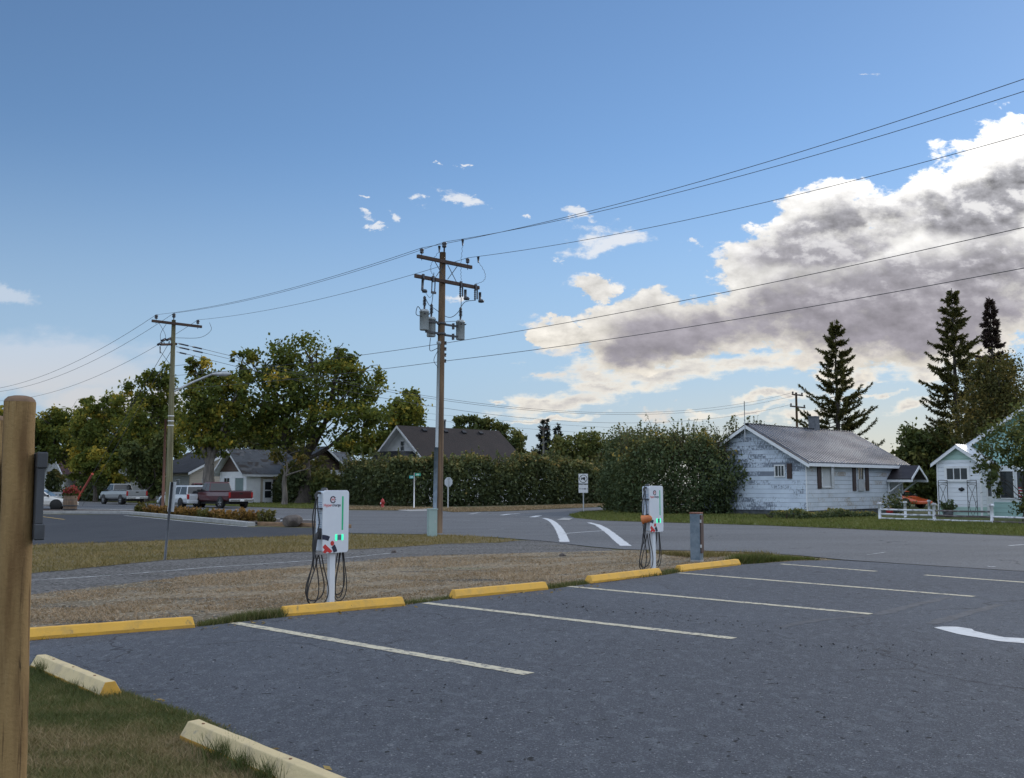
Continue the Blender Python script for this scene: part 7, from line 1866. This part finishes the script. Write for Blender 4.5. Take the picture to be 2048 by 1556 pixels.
tp_ = [(1482, 1130), (1500, 1128.5), (1530, 1126), (1570, 1123), (1600, 1121.5), (1640, 1121)]
edge_grass('tall_grass', tp_[:4], 5200, .22, .14, .02, 'green_blade', 17, amp=.25)
edge_grass('tall_grass', [(1482, 1130), (1505, 1128), (1535, 1125.5)], 2600, .16, .19, .02, 'lawn_blade', 18, amp=.2)
edge_grass('tall_grass', tp_[2:], 2600, .3, .10, .02, 'green_blade', 19, amp=.4)
edge_grass('tall_grass', [(1350, 1110), (1400, 1118), (1470, 1112), (1560, 1114)], 3200, .5, .10, .02, 'verge_blade', 20, amp=.4)
LP_ = [(p.x, p.y) for p in LAWN if p.y > 2.5] + [(-.2, 3.2), (-1.0, 3.0), (-5.5, 4.5)]
LP_ = [(p.x, p.y) for p in gp([(-60, 1318), (60, 1340), (150, 1368), (240, 1392), (330, 1424), (385, 1440), (440, 1470), (520, 1520), (640, 1590), (640, 1700), (300, 1720), (-80, 1720)])]
def lawn_t(p, patch, rng):
    n2 = vnoise(p[:, 0] * 1.2 + 3, p[:, 1] * 1.2, 21); n3 = vnoise(p[:, 0] * 5, p[:, 1] * 5, 22)
    return np.clip(rng.normal(.50, .17, len(p)) + .75 * (n2 - .5) + .35 * (n3 - .5), 0, 1)
grass('lawn_grass', LP_, 100000, .036, .0060, 'lawn_blade', near=0, lean=1.2, tint=lawn_t, z=.022, seed=6)
edge_grass('lawn_edge_grass', [(60, 1340), (150, 1368), (240, 1392), (330, 1424), (385, 1440), (440, 1470), (520, 1520), (640, 1590)], 7000, -.08, .050, .007, 'lawn_blade', 23, amp=.5, z=.022)
for (x, y, n_, w_, h_) in ((93, 1352, 260, .05, .11), (90, 1349, 160, .04, .13), (455, 1525, 420, .07, .13), (490, 1548, 300, .06, .12), (432, 1503, 200, .05, .10), (185, 1400, 200, .10, .09), (150, 1385, 150, .06, .09), (540, 1570, 240, .06, .12)):
    b = G(x, y); rng = np.random.default_rng(x); p = rng.normal(0, w_, (n_, 2)) + [b.x, b.y]; h = h_ * rng.uniform(.5, 1.2, n_); a = rng.uniform(0, 6.28, n_); la = rng.uniform(0, 6.28, n_); l = h * rng.uniform(.15, .8, n_)
    bb_ = np.c_[p, np.full(n_, .022)]; d = np.c_[np.cos(a), np.sin(a), 0 * a] * .0035
    v = np.stack([bb_ - d, bb_ + d, bb_ + np.c_[np.cos(la) * l, np.sin(la) * l, h]], 1).reshape(-1, 3)
    tag(np_mesh('grass_tuft', v, 3, 'lawn_blade', None, np.clip(rng.normal(.2, .12, n_), 0, 1)), kind='stuff')
RP_ = [(p.x, p.y) for p in gp([(2060, 1073), (1800, 1062), (1530, 1051), (1330, 1045), (1200, 1041.5), (1150, 1037), (1138, 1031), (1166, 1024), (1260, 1022), (1500, 1028), (1760, 1036), (2060, 1046)])]
grass('house_lawn_grass', RP_, 42000, .11, .035, 'green_blade', near=40, lean=.9, z=.012, seed=7)
SP_ = [(p.x, p.y) for p in STRIP]
grass('strip_grass', SP_, 14000, .10, .05, 'dry_blade', near=60, lean=1.0, tint=lambda p, q, r: np.clip(r.normal(.35, .2, len(p)) + .4 * (q - .5), 0, 1), z=.025, seed=9)
FV_ = [(p.x, p.y) for p in gp([(240, 1005), (500, 1014.5), (690, 1020), (690, 1008), (500, 1003), (240, 998)])]
grass('far_verge_grass', FV_, 12000, .12, .06, 'green_blade', near=80, lean=.9, z=.028, seed=10)

# crumbs broken out of the asphalt and a few fallen leaves
mat('crumb', (.03, .03, .032), (.07, .07, .075), 9, .9)
leaf_mat('fallen_leaf', [(0, (.10, .07, .03)), (.5, (.22, .15, .05)), (1, (.34, .25, .09))], trans=.1)
def litter(name, paths, n, spread, size, material, z, seed, flat=6.0):
    rng = np.random.default_rng(seed); C = []
    for pth in paths:
        q = [G(*p) for p in pth]; seg = np.array([(q[i + 1] - q[i]).length for i in range(len(q) - 1)]); cum = np.r_[0, np.cumsum(seg)]
        s = rng.uniform(0, cum[-1], n); C.append(np.c_[np.interp(s, cum, [p.x for p in q]) + rng.normal(0, spread, n), np.interp(s, cum, [p.y for p in q]) + rng.normal(0, spread, n), np.full(n, z)])
    C = np.concatenate(C); o = np_mesh(name, leaves(C, size, rng, flat, 1.3, .7), 4, material, None, rng.uniform(0, 1, len(C))); return tag(o, kind='stuff')
litter('asphalt_crumbs', [[(1540, 1284), (1700, 1302), (1850, 1313), (2048, 1328)], [(1030, 1198), (1120, 1212), (1240, 1235)], [(1260, 1225), (1400, 1245), (1560, 1262)]], 110, .16, .020, 'crumb', .028, 101, 3.0)
litter('asphalt_crumbs', [[(500, 1300), (1000, 1420), (1500, 1500), (2000, 1450)], [(900, 1260), (1500, 1330), (2048, 1400)]], 260, .9, .016, 'crumb', .026, 102, 3.0)
litter('fallen_leaves', [[(400, 1262), (575, 1242), (815, 1217)], [(920, 1205), (1100, 1187), (1190, 1173)], [(250, 1398), (440, 1475), (600, 1560)]], 60, .12, .038, 'fallen_leaf', .030, 103, 5.0)
